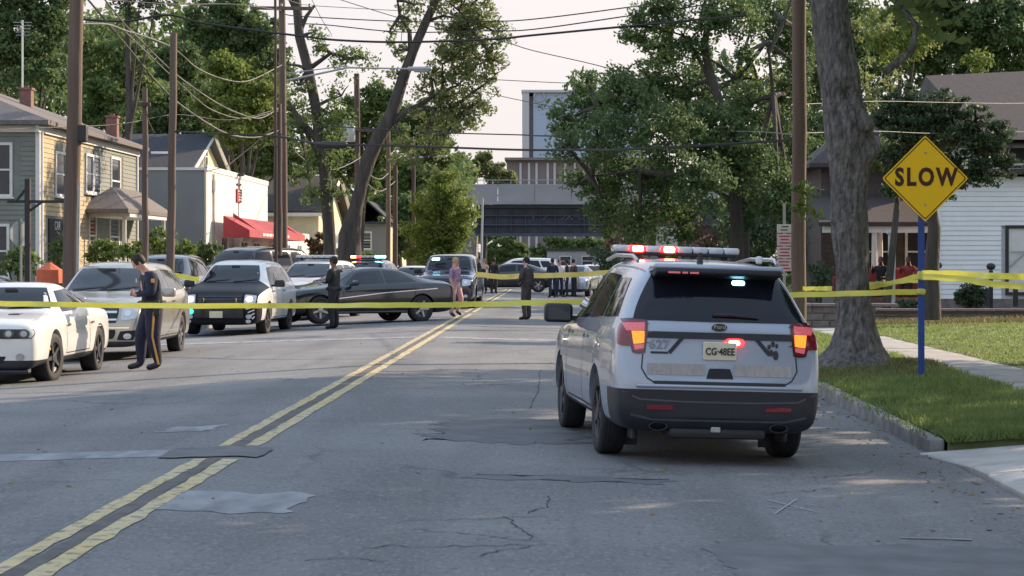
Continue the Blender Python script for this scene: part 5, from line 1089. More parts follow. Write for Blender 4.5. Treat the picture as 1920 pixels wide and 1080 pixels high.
g.tube([(.35, 0, W(0, 150, Y).z), (.75, .1, W(0, 110, Y).z), (.85, .2, W(0, 60, Y).z), (.6, .4, W(0, 10, Y).z)], [.06, .05, .04, .03], 8)
g.obj('limb', M_['bark'], t, smooth=60)
bl = [(TX + random.uniform(-4.2, 4.2) - TX, random.uniform(-4.2, 4.2), random.uniform(7.6, 13), 1.6, 1.6, 1.2) for _ in range(40)] + [(.9, .3, W(0, 20, Y).z, .45, .5, .35), (1.2, .5, W(0, 60, Y).z, .4, .5, .3), (1.5, .8, W(0, -30, Y).z, .8, .8, .5)]
C, Rr = blob_clumps(bl, 16, .45); Vv, Ff = leaves(C, Rr, 16, .19, .7, .2); link('crown', arr_mesh('crown', Vv, Ff), LF['mid'], t)
for q_ in (tuple(W(1510, 385, 31.6) - Vector(t.location)) + (.30, .25, .38), tuple(W(1640, 310, 31.0) - Vector(t.location)) + (.16, .2, .2)):
    C, Rr = blob_clumps([q_], 190, .10); Vv, Ff = leaves(C, Rr, 9, .085, .7, .2); o = link('leaf_shoot', arr_mesh('leaf_shoot', Vv, Ff), LF['yel'], t); o['kind'] = 'stuff'
# shade trees beside the road, right of the picture
for i, (x, y, h, s) in enumerate(((12.5, 10, 13, 4.8), (12, 20, 15, 5.2), (12.5, 30, 15, 5.2), (15.2, 38.5, 14, 4.6), (11, -2, 12, 4.8), (22, 24, 15, 5.4), (20, 12, 14, 5.2))):
    b = Vector((x, y, .1)); bl = [(x + random.uniform(-1, 1) * s * .7, y + random.uniform(-1, 1) * s * .7, h * random.uniform(.38, .92), s * .42, s * .42, s * .34) for _ in range(18)]
    tree('tree', 'broad leafy shade tree standing in the gardens right of the picture', bl, [([b, b + Vector((.1, 0, h * .35)), b + Vector((0, 0, h * .7))], [.3, .22, .1])], LF['mid'], M_['bark'], .42, 13, 3.2, .7, group='shade trees outside the picture', twigs=False)
# bushes
def bush(label, px, py, Y, rpx, lm='mid', size=.09, k=1.0, dens=110, cr=.13, per=14, z=.1, round_=False):
    b = PB(px, py, Y, rpx, k); base = Vector((b[0], b[1], z)); t = thing('bush', label, 'bush', base)
    C, Rr = blob_clumps([(0, 0, b[2] - z, b[3], b[4], b[5])], dens * (9 if dens > 200 and size < .07 else 2.2), cr)
    V, F = leaves(C, Rr, per, size, .9, 0); link('foliage', arr_mesh('foliage', V, F), LF[lm], t)
    g = G(); 
    for q in range(4): a = q * 1.6; g.tube([(0, 0, -.05), (.25 * b[3] * cos(a), .25 * b[4] * sin(a), (b[2] - z) * .6), (.5 * b[3] * cos(a), .5 * b[4] * sin(a), b[2] - z)], [.04, .03, .015], 5)
    g.obj('stem', M_['bark_dark'], t)
    return t
bush('round clipped dark bush in front of the white house', 1822, 556, 56.5, 31, 'deep', .06, .82, 210, .10, 14, .35)
bush('yellow green shrub below the porch of the tan house', 196, 472, 66, 38, 'yel', .12, .6, 120)
bush('small yellow green shrub beside the slim pole', 250, 470, 64, 26, 'yel', .12, .8, 120)
bush('lime green shrub left of the medium pole', 300, 460, 70, 30, 'yel', .12, 1.1, 120)
bush('rounded yellow green shrub right of the medium pole', 345, 474, 70, 24, 'yel', .12, 1.1, 120)
bush('dark hedge under the grey shop wall', 385, 482, 84, 40, 'dark', .14, .8, 104)
bush('leafy plants at the foot of the octagonal sign', 35, 492, 60, 45, 'mid', .11, .7, 120)
bush('shrub under the shop window of the tan house', 112, 470, 66, 22, 'mid', .11, 1.3, 136)
bush('dry brown shrub at the trunk foot of the leaning tree', 600, 460, 88, 28, 'rust', .14, .8, 104)
bush('dark hedge behind the parked cars beyond the tall poles', 620, 486, 96, 40, 'dark', .16, .5, 80)
bush('low shrub by the grey house wall', 690, 488, 118, 30, 'mid', .16, .5, 80)
bush('dark shrub at the left foot of the big trunk beyond the lawn', 1535, 520, 58, 26, 'deep', .09, 1.2, 160, z=.2)
bush('dark planting along the foot of the white house', 1705, 575, 57.5, 28, 'deep', .08, .4, 240, z=.3)
# far woods, one mass on the horizon
C = []
for i in range(420):
    x = RNG.uniform(-150, 150); C.append((x, 470 + RNG.uniform(-14, 14), RNG.uniform(1, 13)))
V, F = leaves(np.array(C), np.full(len(C), 4.0), 26, 2.4, .8, 0); o = link('far_woods', arr_mesh('far_woods', V, F), LF['mid']); tag(o, 'far wooded horizon beyond the bridge', 'woods', kind='stuff')
C = [(RNG.uniform(-75, -19), 132 + RNG.uniform(-8, 20), RNG.uniform(.5, 13.5)) for i in range(900)] + [(RNG.uniform(-36, -19), 138 + RNG.uniform(-4, 10), RNG.uniform(12, 17.5)) for i in range(220)] + [(RNG.uniform(-34, -7.5), 162 + RNG.uniform(-6, 12), RNG.uniform(.5, 9.5)) for i in range(330)]
V, F = leaves(np.array(C), np.full(len(C), 1.5), 60, .42, .8, 0); o = link('left_woods', arr_mesh('left_woods', V, F), LF['mid']); tag(o, 'dark mass of leaves behind the left hand houses', 'woods', kind='stuff')
C = [(RNG.uniform(8, 50), 108 + RNG.uniform(-6, 16), RNG.uniform(.5, 12)) for i in range(620)]
V, F = leaves(np.array(C), np.full(len(C), 1.5), 80, .36, .8, 0); o = link('right_woods', arr_mesh('right_woods', V, F), LF['deep']); tag(o, 'dark mass of leaves behind the right hand houses', 'woods', kind='stuff')
# ------------------------------------------------------------------ vehicles
# station: y, bottom, belt, top, half width, half width at the top edge, drop of the top edge
SPEC = {
 'suv': dict(L=5.0, ra=1.12, fa=3.98, tr=.375, tw=.25, st=[
   (0.0, .42, .66, .70, .78, .70, .02), (.035, .33, .74, .80, .90, .78, .03), (.085, .29, 1.02, 1.12, .925, .78, .05), (.13, .28, 1.10, 1.26, .94, .76, .05), (.25, .27, 1.14, 1.43, .955, .70, .06),
   (.40, .27, 1.15, 1.62, .965, .655, .07), (.52, .27, 1.16, 1.705, .97, .645, .07), (.8, .27, 1.16, 1.74, .985, .65, .07), (1.12, .27, 1.15, 1.755, .995, .66, .07), (1.6, .27, 1.14, 1.77, .985, .665, .07), (2.2, .27, 1.12, 1.77, .98, .67, .07),
   (2.7, .27, 1.11, 1.74, .98, .66, .07), (3.0, .27, 1.10, 1.66, .98, .64, .06), (3.35, .27, 1.09, 1.47, .98, .66, .05), (3.65, .27, 1.08, 1.29, .985, .71, .05), (3.85, .27, 1.07, 1.20, .99, .80, .05), (4.15, .27, 1.05, 1.16, .99, .83, .04), (4.5, .27, 1.01, 1.11, .98, .82, .04),
   (4.76, .26, .95, 1.04, .95, .80, .04), (4.90, .25, .86, .95, .90, .78, .04), (4.97, .25, .72, .80, .84, .76, .04), (5.0, .32, .58, .64, .76, .70, .02)]),
 'box': dict(L=5.15, ra=1.1, fa=4.15, tr=.38, tw=.26, st=[
   (0.0, .45, .72, .80, .86, .80, .02), (.04, .36, .95, 1.05, .94, .84, .04), (.09, .32, 1.15, 1.45, .96, .78, .06), (.18, .3, 1.2, 1.70, .97, .76, .07), (.35, .3, 1.2, 1.80, .98, .76, .06), (.8, .3, 1.2, 1.84, .985, .77, .06), (1.6, .3, 1.19, 1.86, .985, .77, .06),
   (2.4, .3, 1.18, 1.85, .985, .77, .06), (2.85, .3, 1.17, 1.80, .985, .76, .06), (3.15, .3, 1.16, 1.62, .985, .74, .05), (3.45, .3, 1.15, 1.36, .985, .76, .05), (3.62, .3, 1.14, 1.24, .99, .82, .04), (4.0, .3, 1.12, 1.21, .99, .84, .04), (4.5, .3, 1.09, 1.18, .98, .84, .04),
   (4.9, .3, 1.04, 1.13, .97, .84, .04), (5.06, .28, .95, 1.04, .94, .83, .04), (5.12, .27, .80, .88, .89, .80, .03), (5.15, .34, .62, .70, .82, .76, .02)]),
 'coupe': dict(L=5.0, ra=1.05, fa=4.0, tr=.36, tw=.26, st=[
   (0.0, .42, .70, .76, .76, .68, .02), (.05, .32, .86, .94, .87, .74, .04), (.16, .26, .94, 1.03, .92, .76, .04), (.5, .24, .97, 1.08, .955, .76, .05), (.85, .24, .98, 1.12, .965, .70, .06), (1.15, .24, .97, 1.22, .965, .62, .06), (1.5, .24, .96, 1.36, .96, .57, .07), (1.85, .24, .95, 1.43, .955, .56, .06),
   (2.25, .24, .94, 1.45, .95, .57, .06), (2.6, .24, .93, 1.41, .95, .57, .06), (2.9, .24, .92, 1.27, .95, .60, .05), (3.15, .24, .91, 1.12, .955, .66, .05), (3.35, .24, .90, 1.02, .96, .76, .04), (3.8, .24, .89, .99, .965, .79, .04), (4.3, .24, .87, .965, .96, .79, .04),
   (4.7, .24, .84, .93, .94, .80, .03), (4.88, .20, .80, .89, .91, .79, .03), (4.96, .20, .74, .84, .86, .77, .03), (5.0, .28, .62, .70, .80, .73, .02)]),
 'sedan': dict(L=5.08, ra=1.08, fa=4.13, tr=.36, tw=.25, st=[
   (0.0, .42, .76, .84, .76, .68, .02), (.05, .32, .92, 1.02, .87, .74, .04), (.16, .26, 1.0, 1.10, .92, .76, .04), (.5, .24, 1.02, 1.14, .945, .76, .05), (.85, .24, 1.02, 1.18, .95, .70, .06), (1.2, .24, 1.01, 1.32, .95, .61, .06), (1.6, .24, 1.0, 1.44, .945, .58, .07), (2.0, .24, .99, 1.485, .945, .58, .06),
   (2.5, .24, .97, 1.49, .945, .585, .06), (2.85, .24, .96, 1.45, .945, .58, .06), (3.15, .24, .95, 1.32, .945, .60, .05), (3.45, .24, .94, 1.15, .95, .66, .05), (3.65, .24, .93, 1.05, .95, .75, .04), (4.05, .24, .91, 1.0, .955, .78, .04), (4.5, .24, .87, .96, .94, .78, .04),
   (4.8, .22, .82, .91, .91, .77, .03), (4.97, .20, .74, .84, .86, .75, .03), (5.05, .22, .62, .72, .80, .72, .02), (5.08, .30, .54, .6, .74, .68, .02)]),
}
_body = {}
def car_body(kind, wide=1.0):
    key = kind
    if key in _body: return _body[key]
    S = SPEC[kind]; L2 = S['L'] / 2; rings = []
    for (y, zl, zb, zt, wb, wr, e) in S['st']:
        h = zb - zl
        half = [(0, zl), (.55 * wb, zl), (.88 * wb, zl + .01), (.975 * wb, zl + .09), (1.0 * wb, zl + .36 * h), (1.0 * wb, zl + .62 * h), (.988 * wb, zl + .88 * h), (.955 * wb, zb)]
        top = zt - e; lo = (.94 * wb, zb + min(.03, (top - zb) * .3))
        for t in (0, .5, 1.0):
            x = lo[0] + (wr - lo[0]) * t; z = lo[1] + (top - lo[1]) * t; x += .018 * math.sin(math.pi * t) * min(1, (top - zb) * 3); half.append((x, z))
        half += [(wr * .86, zt - e * .35), (wr * .5, zt - e * .05), (0, zt)]
        rings.append([(x, y - L2, z) for x, z in half])
    k = len(rings[0]); V = []; F = []
    for r in rings:
        V += r; V += [(-x, y, z) for x, y, z in r[1:-1]]
    n = len(rings); m = k + k - 2
    def idx(i, j, s): return i * m + j if (s > 0 or j in (0, k - 1)) else i * m + k + j - 1
    for i in range(n - 1):
        for j in range(k - 1):
            F.append((idx(i, j, 1), idx(i, j + 1, 1), idx(i + 1, j + 1, 1), idx(i + 1, j, 1)))
            F.append((idx(i, j + 1, -1), idx(i, j, -1), idx(i + 1, j, -1), idx(i + 1, j + 1, -1)))
    for i, fl in ((0, 0), (n - 1, 1)):
        for j in range(k - 1):
            a, b, c, d = idx(i, j, 1), idx(i, j + 1, 1), idx(i, j + 1, -1), idx(i, j, -1)
            f = [a, b, c, d]; f = [x for q, x in enumerate(f) if x not in f[:q]]
            F.append(tuple(f if fl else f[::-1]))
    me = bpy.data.meshes.new('b'); me.from_pydata(V, [], F)
    bm = bmesh.new(); bm.from_mesh(me); bmesh.ops.recalc_face_normals(bm, faces=bm.faces[:]); bm.to_mesh(me); bm.free()
    o = bpy.data.objects.new('b', me); COL.objects.link(o)
    md = o.modifiers.new('s', 'SUBSURF'); md.levels = 2; md.render_levels = 2
    me2 = evaluated(o); o.modifiers.clear(); o.data = me2
    bvh = BVHTree.FromPolygons([v.co.copy() for v in me2.vertices], [tuple(p.vertices) for p in me2.polygons])
    for mm in (M_['paint_white'], M_['black_plastic']): me2.materials.append(mm)
    cut = G(); Ra = S['tr'] + .055
    for ya in (S['ra'] - L2, S['fa'] - L2):
        for s in (1, -1):
            prof = [(0, s * .58), (Ra, s * .58), (Ra, s * 1.3), (0, s * 1.3)]
            cut.lathe([(r if r else .0005, h) for r, h in prof], 36, 1, Matrix.Translation((0, ya, S['tr'] + .0)), axis='x')
    cm = cut.mesh('c')
    for mm in (M_['paint_white'], M_['black_plastic']): cm.materials.append(mm)
    bm = bmesh.new(); bm.from_mesh(cm); bmesh.ops.remove_doubles(bm, verts=bm.verts[:], dist=.002); bmesh.ops.recalc_face_normals(bm, faces=bm.faces[:]); bm.to_mesh(cm); bm.free()
    co = bpy.data.objects.new('c', cm); COL.objects.link(co)
    bo = o.modifiers.new('x', 'BOOLEAN'); bo.operation = 'DIFFERENCE'; bo.object = co; bo.solver = 'EXACT'
    me3 = evaluated(o)
    bpy.data.objects.remove(o); bpy.data.objects.remove(co)
    if len(me3.polygons) < 100: me3 = me2
    # bisect where the dark lower cladding starts
    bm = bmesh.new(); bm.from_mesh(me3)
    for co_, no in (((0, 0, .36), (0, 0, 1)), ((0, 0, .645), (0, 0, 1)), ((0, .42 - L2, 0), (0, 1, 0)), ((0, L2 - .30, 0), (0, 1, 0))):
        bmesh.ops.bisect_plane(bm, geom=bm.verts[:] + bm.edges[:] + bm.faces[:], plane_co=co_, plane_no=no, dist=1e-5)
    bm.to_mesh(me3); bm.free(); smooth_by_angle(me3, 38)
    _body[key] = (me3, bvh); return _body[key]

AX = {'rear': (1, 1), 'front': (1, -1), 'left': (0, 1), 'right': (0, -1), 'top': (2, -1)}
def proj(bvh, side, a, b, off=0.):
    ax, sg = AX[side]; d = Vector((0, 0, 0)); d[ax] = sg; o = Vector((0, 0, 0)); o[ax] = -sg * 6
    if ax == 1: o.x, o.z = a, b
    elif ax == 0: o.y, o.z = a, b
    else: o.x, o.y = a, b
    h = bvh.ray_cast(o, d)
    if h[0] is None:
        q = o.copy(); q[ax] = -sg * (2.5 if ax == 1 else .9); h = bvh.find_nearest(q)
        return h[0] + (h[1] if h[1].dot(-d) > 0 else -h[1]) * off
    nrm = h[1] if h[1].dot(d) < 0 else -h[1]
    return h[0] + nrm * off
class Car:
    def __init__(s, kind, label, cat, loc, rz, paint, group=None, lower=True, name='parked_car', scale=(1, 1, 1), roll=0., pitch=0., low=None):
        s.kind = kind; s.S = SPEC[kind]; s.L2 = s.S['L'] / 2; me, s.bvh = car_body(kind)
        s.t = thing(name, label, cat, loc, rz, group); s.t.rotation_euler = Matrix(Matrix.Rotation(rz, 3, 'Z') @ Matrix.Rotation(roll, 3, 'Y') @ Matrix.Rotation(pitch, 3, 'X')).to_euler(); s.t.scale = scale
        me = me.copy(); me.materials.clear(); me.materials.append(M_[paint]); me.materials.append(M_[low or 'black_plastic'])
        if lower:
            for p in me.polygons:
                c = p.center
                if c.z < .36 or (lower == 'rear' and c.y < .42 - s.L2 and c.z < .645) or (lower == 'front' and c.y > s.L2 - .30 and c.z < .645): p.material_index = 1
        s.body = link('body', me, M_[paint], s.t)
    def patch(s, side, q, name, m, off=.006, n=(10, 6), rnd=0., label=None, parent=None, thick=.02, obj=True, g=None):
        "q: four corners round the patch; rnd rounds the corners"
        gg = g or G(); nu, nv = n; q = [Vector((a, b)) for a, b in q]; P = []
        for j in range(nv + 1):
            for i in range(nu + 1):
                u, v = i / nu, j / nv
                if rnd:
                    uu, vv = 2 * u - 1, 2 * v - 1
                    a = uu * math.sqrt(max(0, 1 - rnd * vv * vv / 2)); b = vv * math.sqrt(max(0, 1 - rnd * uu * uu / 2)); u, v = (a + 1) / 2, (b + 1) / 2
                c = (q[0] * (1 - u) + q[1] * u) * (1 - v) + (q[3] * (1 - u) + q[2] * u) * v
                P.append(c)
        top = [proj(s.bvh, side, c.x, c.y, off) for c in P]; w = nu + 1
        border = [i for i in range(nu)] + [nu + w * j for j in range(nv)] + [nv * w + nu - i for i in range(nu)] + [(nv - j) * w for j in range(nv)]
        vs = list(top); fs = [(j * w + i, j * w + i + 1, (j + 1) * w + i + 1, (j + 1) * w + i) for j in range(nv) for i in range(nu)]
        base = len(vs)
        for i in border: vs.append(proj(s.bvh, side, P[i].x, P[i].y, -thick))
        nb = len(border); fs += [(border[k], border[(k + 1) % nb], base + (k + 1) % nb, base + k) for k in range(nb)]
        if not fs: return None
        gg.add(vs, fs)
        if g is not None: return None
        o = gg.obj(name, m if isinstance(m, list) else M_[m], parent or s.t, smooth=40)
        if label: o['label'] = label
        return o
    def strip(s, side, pts, wd, g, off=.004):
        "narrow line lying on the body along a list of (a,b)"
        for k in range(len(pts) - 1):
            a, b = Vector(pts[k]), Vector(pts[k + 1]); d = (b - a).normalized(); nn = Vector((-d.y, d.x)) * wd / 2; n = max(1, int((b - a).length / .12))
            vs = []
            for i in range(n + 1):
                c = a + (b - a) * (i / n); vs += [proj(s.bvh, side, *(c - nn), off), proj(s.bvh, side, *(c + nn), off)]
            g.add(vs, [(2 * i, 2 * i + 1, 2 * i + 3, 2 * i + 2) for i in range(n)])
    def wheels(s, rim='alloy', spokes=5, steer=0., cap=False, far=False):
        S = s.S; r = S['tr']; wd = S['tw']; n = 32
        ty = G(); ty.lathe([(r * .66, -wd * .46), (r * .80, -wd / 2), (r * .95, -wd * .47), (r, -wd * .36), (r, wd * .36), (r * .95, wd * .47), (r * .80, wd / 2), (r * .66, wd * .46), (r * .66, -wd * .46)], n, axis='x')
        for k in range(-2, 3): ty.lathe([(r + .002, k * .036 - .004), (r - .008, k * .036), (r + .002, k * .036 + .004)], n, axis='x')
        tme = ty.mesh('tyre'); tme.materials.append(M_['rubber']); smooth_by_angle(tme, 50)
        rg = G(); ri = r * .68
        rg.lathe([(ri, -wd * .3), (ri, wd * .44), (ri * .93, wd * .45), (ri * .90, wd * .34), (.001, wd * .08)], n, 1, axis='x')
        for k in range(spokes):
            a = 2 * math.pi * k / spokes; Mx = Matrix.Rotation(a, 4, 'X')
            rg.add([(wd * .42, -.035, .05), (wd * .42, .035, .05), (wd * .43, .022, ri * .95), (wd * .43, -.022, ri * .95), (wd * .2, -.035, .05), (wd * .2, .035, .05), (wd * .2, .022, ri * .95), (wd * .2, -.022, ri * .95)],
                   [(0, 1, 2, 3), (4, 7, 6, 5), (0, 4, 5, 1), (1, 5, 6, 2), (2, 6, 7, 3), (3, 7, 4, 0)], 0, Mx)
        rg.lathe([(.075, wd * .30), (.07, wd * .46), (.03, wd * .48), (.001, wd * .48)], 16, 0, axis='x')
        rme = rg.mesh('rim'); rme.materials.append(M_[rim]); rme.materials.append(M_['darkrim']); smooth_by_angle(rme, 40)
        out_x = .965 if s.kind != 'suv' else .975
        for ya, st in ((S['ra'], 0), (S['fa'], steer)):
            for sx in (-1, 1):
                wo = bpy.data.objects.new('wheel', rme); COL.objects.link(wo); wo.parent = s.t
                wo.location = (sx * (out_x - wd / 2 - .015), ya - s.L2, r); wo.rotation_euler = (random.uniform(0, 1), 0, (math.pi if sx < 0 else 0) + st)
                to = bpy.data.objects.new('tyre', tme); COL.objects.link(to); to.parent = wo
    def windows(s, tint='glass'):
        k = s.kind; L = s.L2
        if k == 'suv':
            s.patch('front', [(-.70, 1.235), (.70, 1.235), (.56, 1.64), (-.56, 1.64)], 'windscreen', tint, rnd=.12)
            s.patch('rear', [(-.80, 1.225), (.80, 1.225), (.585, 1.625), (-.585, 1.625)], 'rear_window', tint, rnd=.10, n=(30, 18), off=.012)
            for sd_, nm in (('left', 1), ('right', 1)):
                s.patch(sd_, [(.45 - L, 1.24), (1.12 - L, 1.22), (1.28 - L, 1.58), (.80 - L, 1.58)], 'quarter_window', tint, rnd=.1)
                s.patch(sd_, [(1.20 - L, 1.22), (2.12 - L, 1.19), (2.12 - L, 1.62), (1.36 - L, 1.60)], 'side_window', tint, rnd=.08)
                s.patch(sd_, [(2.20 - L, 1.19), (3.38 - L, 1.16), (2.82 - L, 1.585), (2.20 - L, 1.62)], 'side_window', tint, rnd=.08)
        elif k == 'box':
            s.patch('front', [(-.76, 1.30), (.76, 1.30), (.66, 1.72), (-.66, 1.72)], 'windscreen', tint, rnd=.12)
            s.patch('rear', [(-.74, 1.25), (.74, 1.25), (.64, 1.66), (-.64, 1.66)], 'rear_window', tint, rnd=.1)
            for sd_ in ('left', 'right'):
                s.patch(sd_, [(.35 - L, 1.28), (1.15 - L, 1.27), (1.2 - L, 1.70), (.42 - L, 1.70)], 'quarter_window', tint, rnd=.1)
                s.patch(sd_, [(1.27 - L, 1.27), (2.18 - L, 1.25), (2.18 - L, 1.71), (1.32 - L, 1.70)], 'side_window', tint, rnd=.08)
                s.patch(sd_, [(2.28 - L, 1.25), (3.30 - L, 1.23), (2.95 - L, 1.66), (2.28 - L, 1.71)], 'side_window', tint, rnd=.08)
        elif k == 'coupe':
            s.patch('front', [(-.70, 1.05), (.70, 1.05), (.50, 1.36), (-.50, 1.36)], 'windscreen', tint, rnd=.12)
            s.patch('rear', [(-.62, 1.12), (.62, 1.12), (.46, 1.37), (-.46, 1.37)], 'rear_window', tint, rnd=.1)
            for sd_ in ('left', 'right'):
                s.patch(sd_, [(1.62 - L, 1.04), (3.05 - L, 1.0), (2.62 - L, 1.31), (1.90 - L, 1.34)], 'side_window', tint, rnd=.06)
                s.patch(sd_, [(1.18 - L, 1.10), (1.52 - L, 1.05), (1.72 - L, 1.31), (1.50 - L, 1.28)], 'quarter_window', tint, rnd=.06)
        else:
            s.patch('front', [(-.68, 1.10), (.68, 1.10), (.50, 1.41), (-.50, 1.41)], 'windscreen', tint, rnd=.12)
            s.patch('rear', [(-.64, 1.17), (.64, 1.17), (.48, 1.40), (-.48, 1.40)], 'rear_window', tint, rnd=.1)
            for sd_ in ('left', 'right'):
                s.patch(sd_, [(1.22 - L, 1.10), (2.12 - L, 1.06), (2.12 - L, 1.39), (1.62 - L, 1.365)], 'side_window', tint, rnd=.06)
                s.patch(sd_, [(2.20 - L, 1.06), (3.38 - L, 1.02), (2.90 - L, 1.33), (2.20 - L, 1.39)], 'side_window', tint, rnd=.06)
        s.wipers()
    def mirrors(s, m='black_plastic', y=None, z=None, sz=(.25, .13, .17)):
        d = {'suv': (3.25, 1.20), 'box': (3.15, 1.27), 'coupe': (2.95, 1.0), 'sedan': (3.2, 1.06)}[s.kind]
        for sx in (-1, 1):
            g = G(); g.bbox((sx * 1.10, d[0] - s.L2, d[1]), sz, .045, 3); g.box((sx * .96, d[0] - s.L2 + .02, d[1] - .05), (.14, .07, .05))
            o = g.obj('wing_mirror', M_[m], s.t, smooth=50)
            gg = G(); gg.box((sx * 1.10, d[0] - s.L2 - sz[1] / 2 - .002, d[1]), (sz[0] * .78, .006, sz[2] * .7)); gg.obj('mirror_glass', M_['glass_lt'], o)
    def seams(s):
        g = G(); L = s.L2; k = s.kind
        ys = {'suv': (1.14, 2.16, 3.42), 'box': (1.22, 2.23, 3.4), 'coupe': (1.75, 3.3), 'sedan': (1.3, 2.16, 3.45)}[k]; zb = s.S['st'][8][2]
        for sd_ in ('left', 'right'):
            for y in ys: s.strip(sd_, [(y - L, .40), (y - L, zb)], .014, g)
            s.strip(sd_, [(ys[0] - L, .40), (ys[-1] - L, .40)], .014, g)
            for y in ys[1 if len(ys) > 2 else 0:]: s.strip(sd_, [(y - L - .25, zb - .13), (y - L - .07, zb - .13)], .03, g, .02)
        g.obj('door_seams', M_['ink'], s.t)
    def lightbar(s, lit=(), z=None, y=None, wd=1.25, m='lens_clear'):
        st = s.S['st']; d = {'suv': (2.45, 1.77), 'box': (2.4, 1.86), 'sedan': (2.35, 1.49), 'coupe': (2.2, 1.45)}[s.kind]; y = (y or d[0]) - s.L2; z = z or d[1]
        g = G(); g.bbox((0, y, z + .035), (wd * .96, .26, .03), .01); 
        for sx in (-.45, .45): g.box((sx, y, z + .005), (.06, .12, .05))
        o = g.obj('light_bar', M_['black_plastic'], s.t)
        n = 7
        for i in range(n):
            c = (i - (n - 1) / 2) * wd / n; gg = G(); gg.bbox((c, y, z + .092), (wd / n - .008, .28, .085), .018); mm = lit[i] if i < len(lit) and lit[i] else m
            gg.obj('lamp_segment', M_[mm], o, smooth=50)
    def wipers(s):
        z0, z1 = {'suv': (1.245, 1.30), 'box': (1.31, 1.37), 'coupe': (1.06, 1.10), 'sedan': (1.11, 1.15)}[s.kind]; g = G()
        for x0 in (-.62, .02): s.strip('front', [(x0, z1), (x0 + .55, z0)], .022, g, .022)
        g.obj('wipers', M_['ink'], s.t)
        g = G(); p = proj(s.bvh, 'front', 0, z1 + .30 if s.kind in ('suv', 'box') else z1 + .21, .012); g.bbox(p, (.20, .03, .06), .012, 1); g.obj('rear_view_mirror', M_['ink'], s.t)
def head_suv(c, on=None, grille='black_plastic', lamp='lens_clear'):
    "front end of the estate bodies"
    L = c.L2; b = c.kind == 'box'; dz = .05 if b else 0; w = .86 if b else .84
    c.patch('front', [(-.50, .68 + dz), (.50, .68 + dz), (.54, .98 + dz), (-.54, .98 + dz)], 'grille', grille, rnd=.15)
    g = G()
    for z in (.76, .84, .91): c.strip('front', [(-.5, z + dz), (.5, z + dz)], .022, g, .018)
    g.obj('grille_bars', M_['chrome' if grille == 'chrome_g' else 'darkrim'], c.t)
    for i, sx in enumerate((-1, 1)):
        ho = c.patch('front', [(sx * .57, .72 + dz), (sx * w, .76 + dz), (sx * (w + .01), .93 + dz), (sx * .58, .96 + dz)], 'headlight', lamp, rnd=.25, off=.012)
        g = G(); c.patch('front', [(sx * .63, .80 + dz), (sx * .75, .80 + dz), (sx * .75, .90 + dz), (sx * .63, .90 + dz)], 'bulb', 'head_lit', rnd=.9, off=.022, g=g)
        g.obj('bulb', M_[(on[i] if on and on[i] else 'chrome')], ho, smooth=50)
        c.patch('front', [(sx * .62, .40), (sx * .76, .40), (sx * .76, .50), (sx * .62, .50)], 'fog_light', (on[2] if on and len(on) > 2 and sx < 0 else 'lens_clear'), rnd=.9, off=.012)
    c.patch('front', [(-.45, .40), (.45, .40), (.50, .57), (-.50, .57)], 'lower_grille', 'dark_in', rnd=.2)
def plate(c, side, z, txt=None, x=0., m='plate', off=.02):
    p = proj(c.bvh, side, x, z, off); g = G(); g.bbox((p.x, p.y, p.z), (.31, .012, .155), .006, 1); o = g.obj('licence_plate', M_[m], c.t)
    if txt:
        text(txt, .085, o, M_['ink'], FACE(p.x, p.y - .009 if side == 'rear' else p.y, p.z - .005), bold=.002, sx=.85)
    return o
# ------------------------------------------------------------------ the police SUV in front
HX, HY, HEAD = 1.20, 18.95, R(6.2)
cx, cy = HX - math.sin(HEAD) * 1.38, HY + math.cos(HEAD) * 1.38
c = Car('suv', 'white police SUV seen from behind with red roof lights flashing', 'police car', (cx, cy, road_z(HX) + .002), HEAD, 'paint_silver', lower='rear', name='police_suv', roll=R(1.75), scale=(.93, 1, .985))
pol = c; L2 = c.L2; BY = -L2
c.windows(); c.wheels('darkrim', 5); c.mirrors(sz=(.30, .14, .19)); c.seams()
for sx in (-1, 1):      # tail lamps
    q = [(sx * .665, .99), (sx * .80, .955), (sx * .905, 1.19), (sx * .665, 1.215)]
    c.patch('rear', [(sx * .675, .94), (sx * .795, .94), (sx * .88, 1.235), (sx * .645, 1.235)], 'lamp_surround', 'paint_maroon', rnd=.25, off=.010, n=(10, 10))
    lo = c.patch('rear', [(sx * .69, .955), (sx * .79, .955), (sx * .865, 1.215), (sx * .66, 1.22)], 'tail_light', 'red_lens', rnd=.25, off=.016, n=(10, 10))
    for nm, m, q2 in (('reverse_lens', 'tail_pink', [(sx * .685, 1.135), (sx * .845, 1.125), (sx * .865, 1.185), (sx * .68, 1.20)]),
                      ('indicator_lens', 'amber_lit', [(sx * .69, 1.03), (sx * .785, 1.02), (sx * .80, 1.125), (sx * .685, 1.13)]),
                      ('brake_lens', 'tail_pink', [(sx * .695, .985), (sx * .775, .97), (sx * .785, 1.015), (sx * .69, 1.02)])):
        c.patch('rear', q2, nm, m, off=.022, rnd=.1, n=(5, 4), parent=lo)
    side = 'right' if sx > 0 else 'left'
    c.patch(side, [(.08 - L2, 1.0), (.14 - L2, 1.02), (.26 - L2, 1.19), (.06 - L2, 1.20)], 'tail_light_side', 'red_lens', rnd=.12, off=.012)
g = G()
c.strip('rear', [(-.66, 1.105), (.66, 1.105)], .055, g, .010); 
for sx in (-1, 1): c.strip('rear', [(sx * .34, 1.085), (sx * .46, .955)], .034, g, .009)
g.obj('tailgate_trim', M_['black_plastic'], c.t, smooth=40)
g = G()
for sx in (-1, 1): c.strip('rear', [(sx * .70, .94), (sx * .71, .82), (sx * .66, .74), (sx * .60, .705)], .012, g, .004)
c.strip('rear', [(-.60, .705), (.60, .705)], .026, g, .006)
g.obj('tailgate_gap', M_['ink'], c.t)
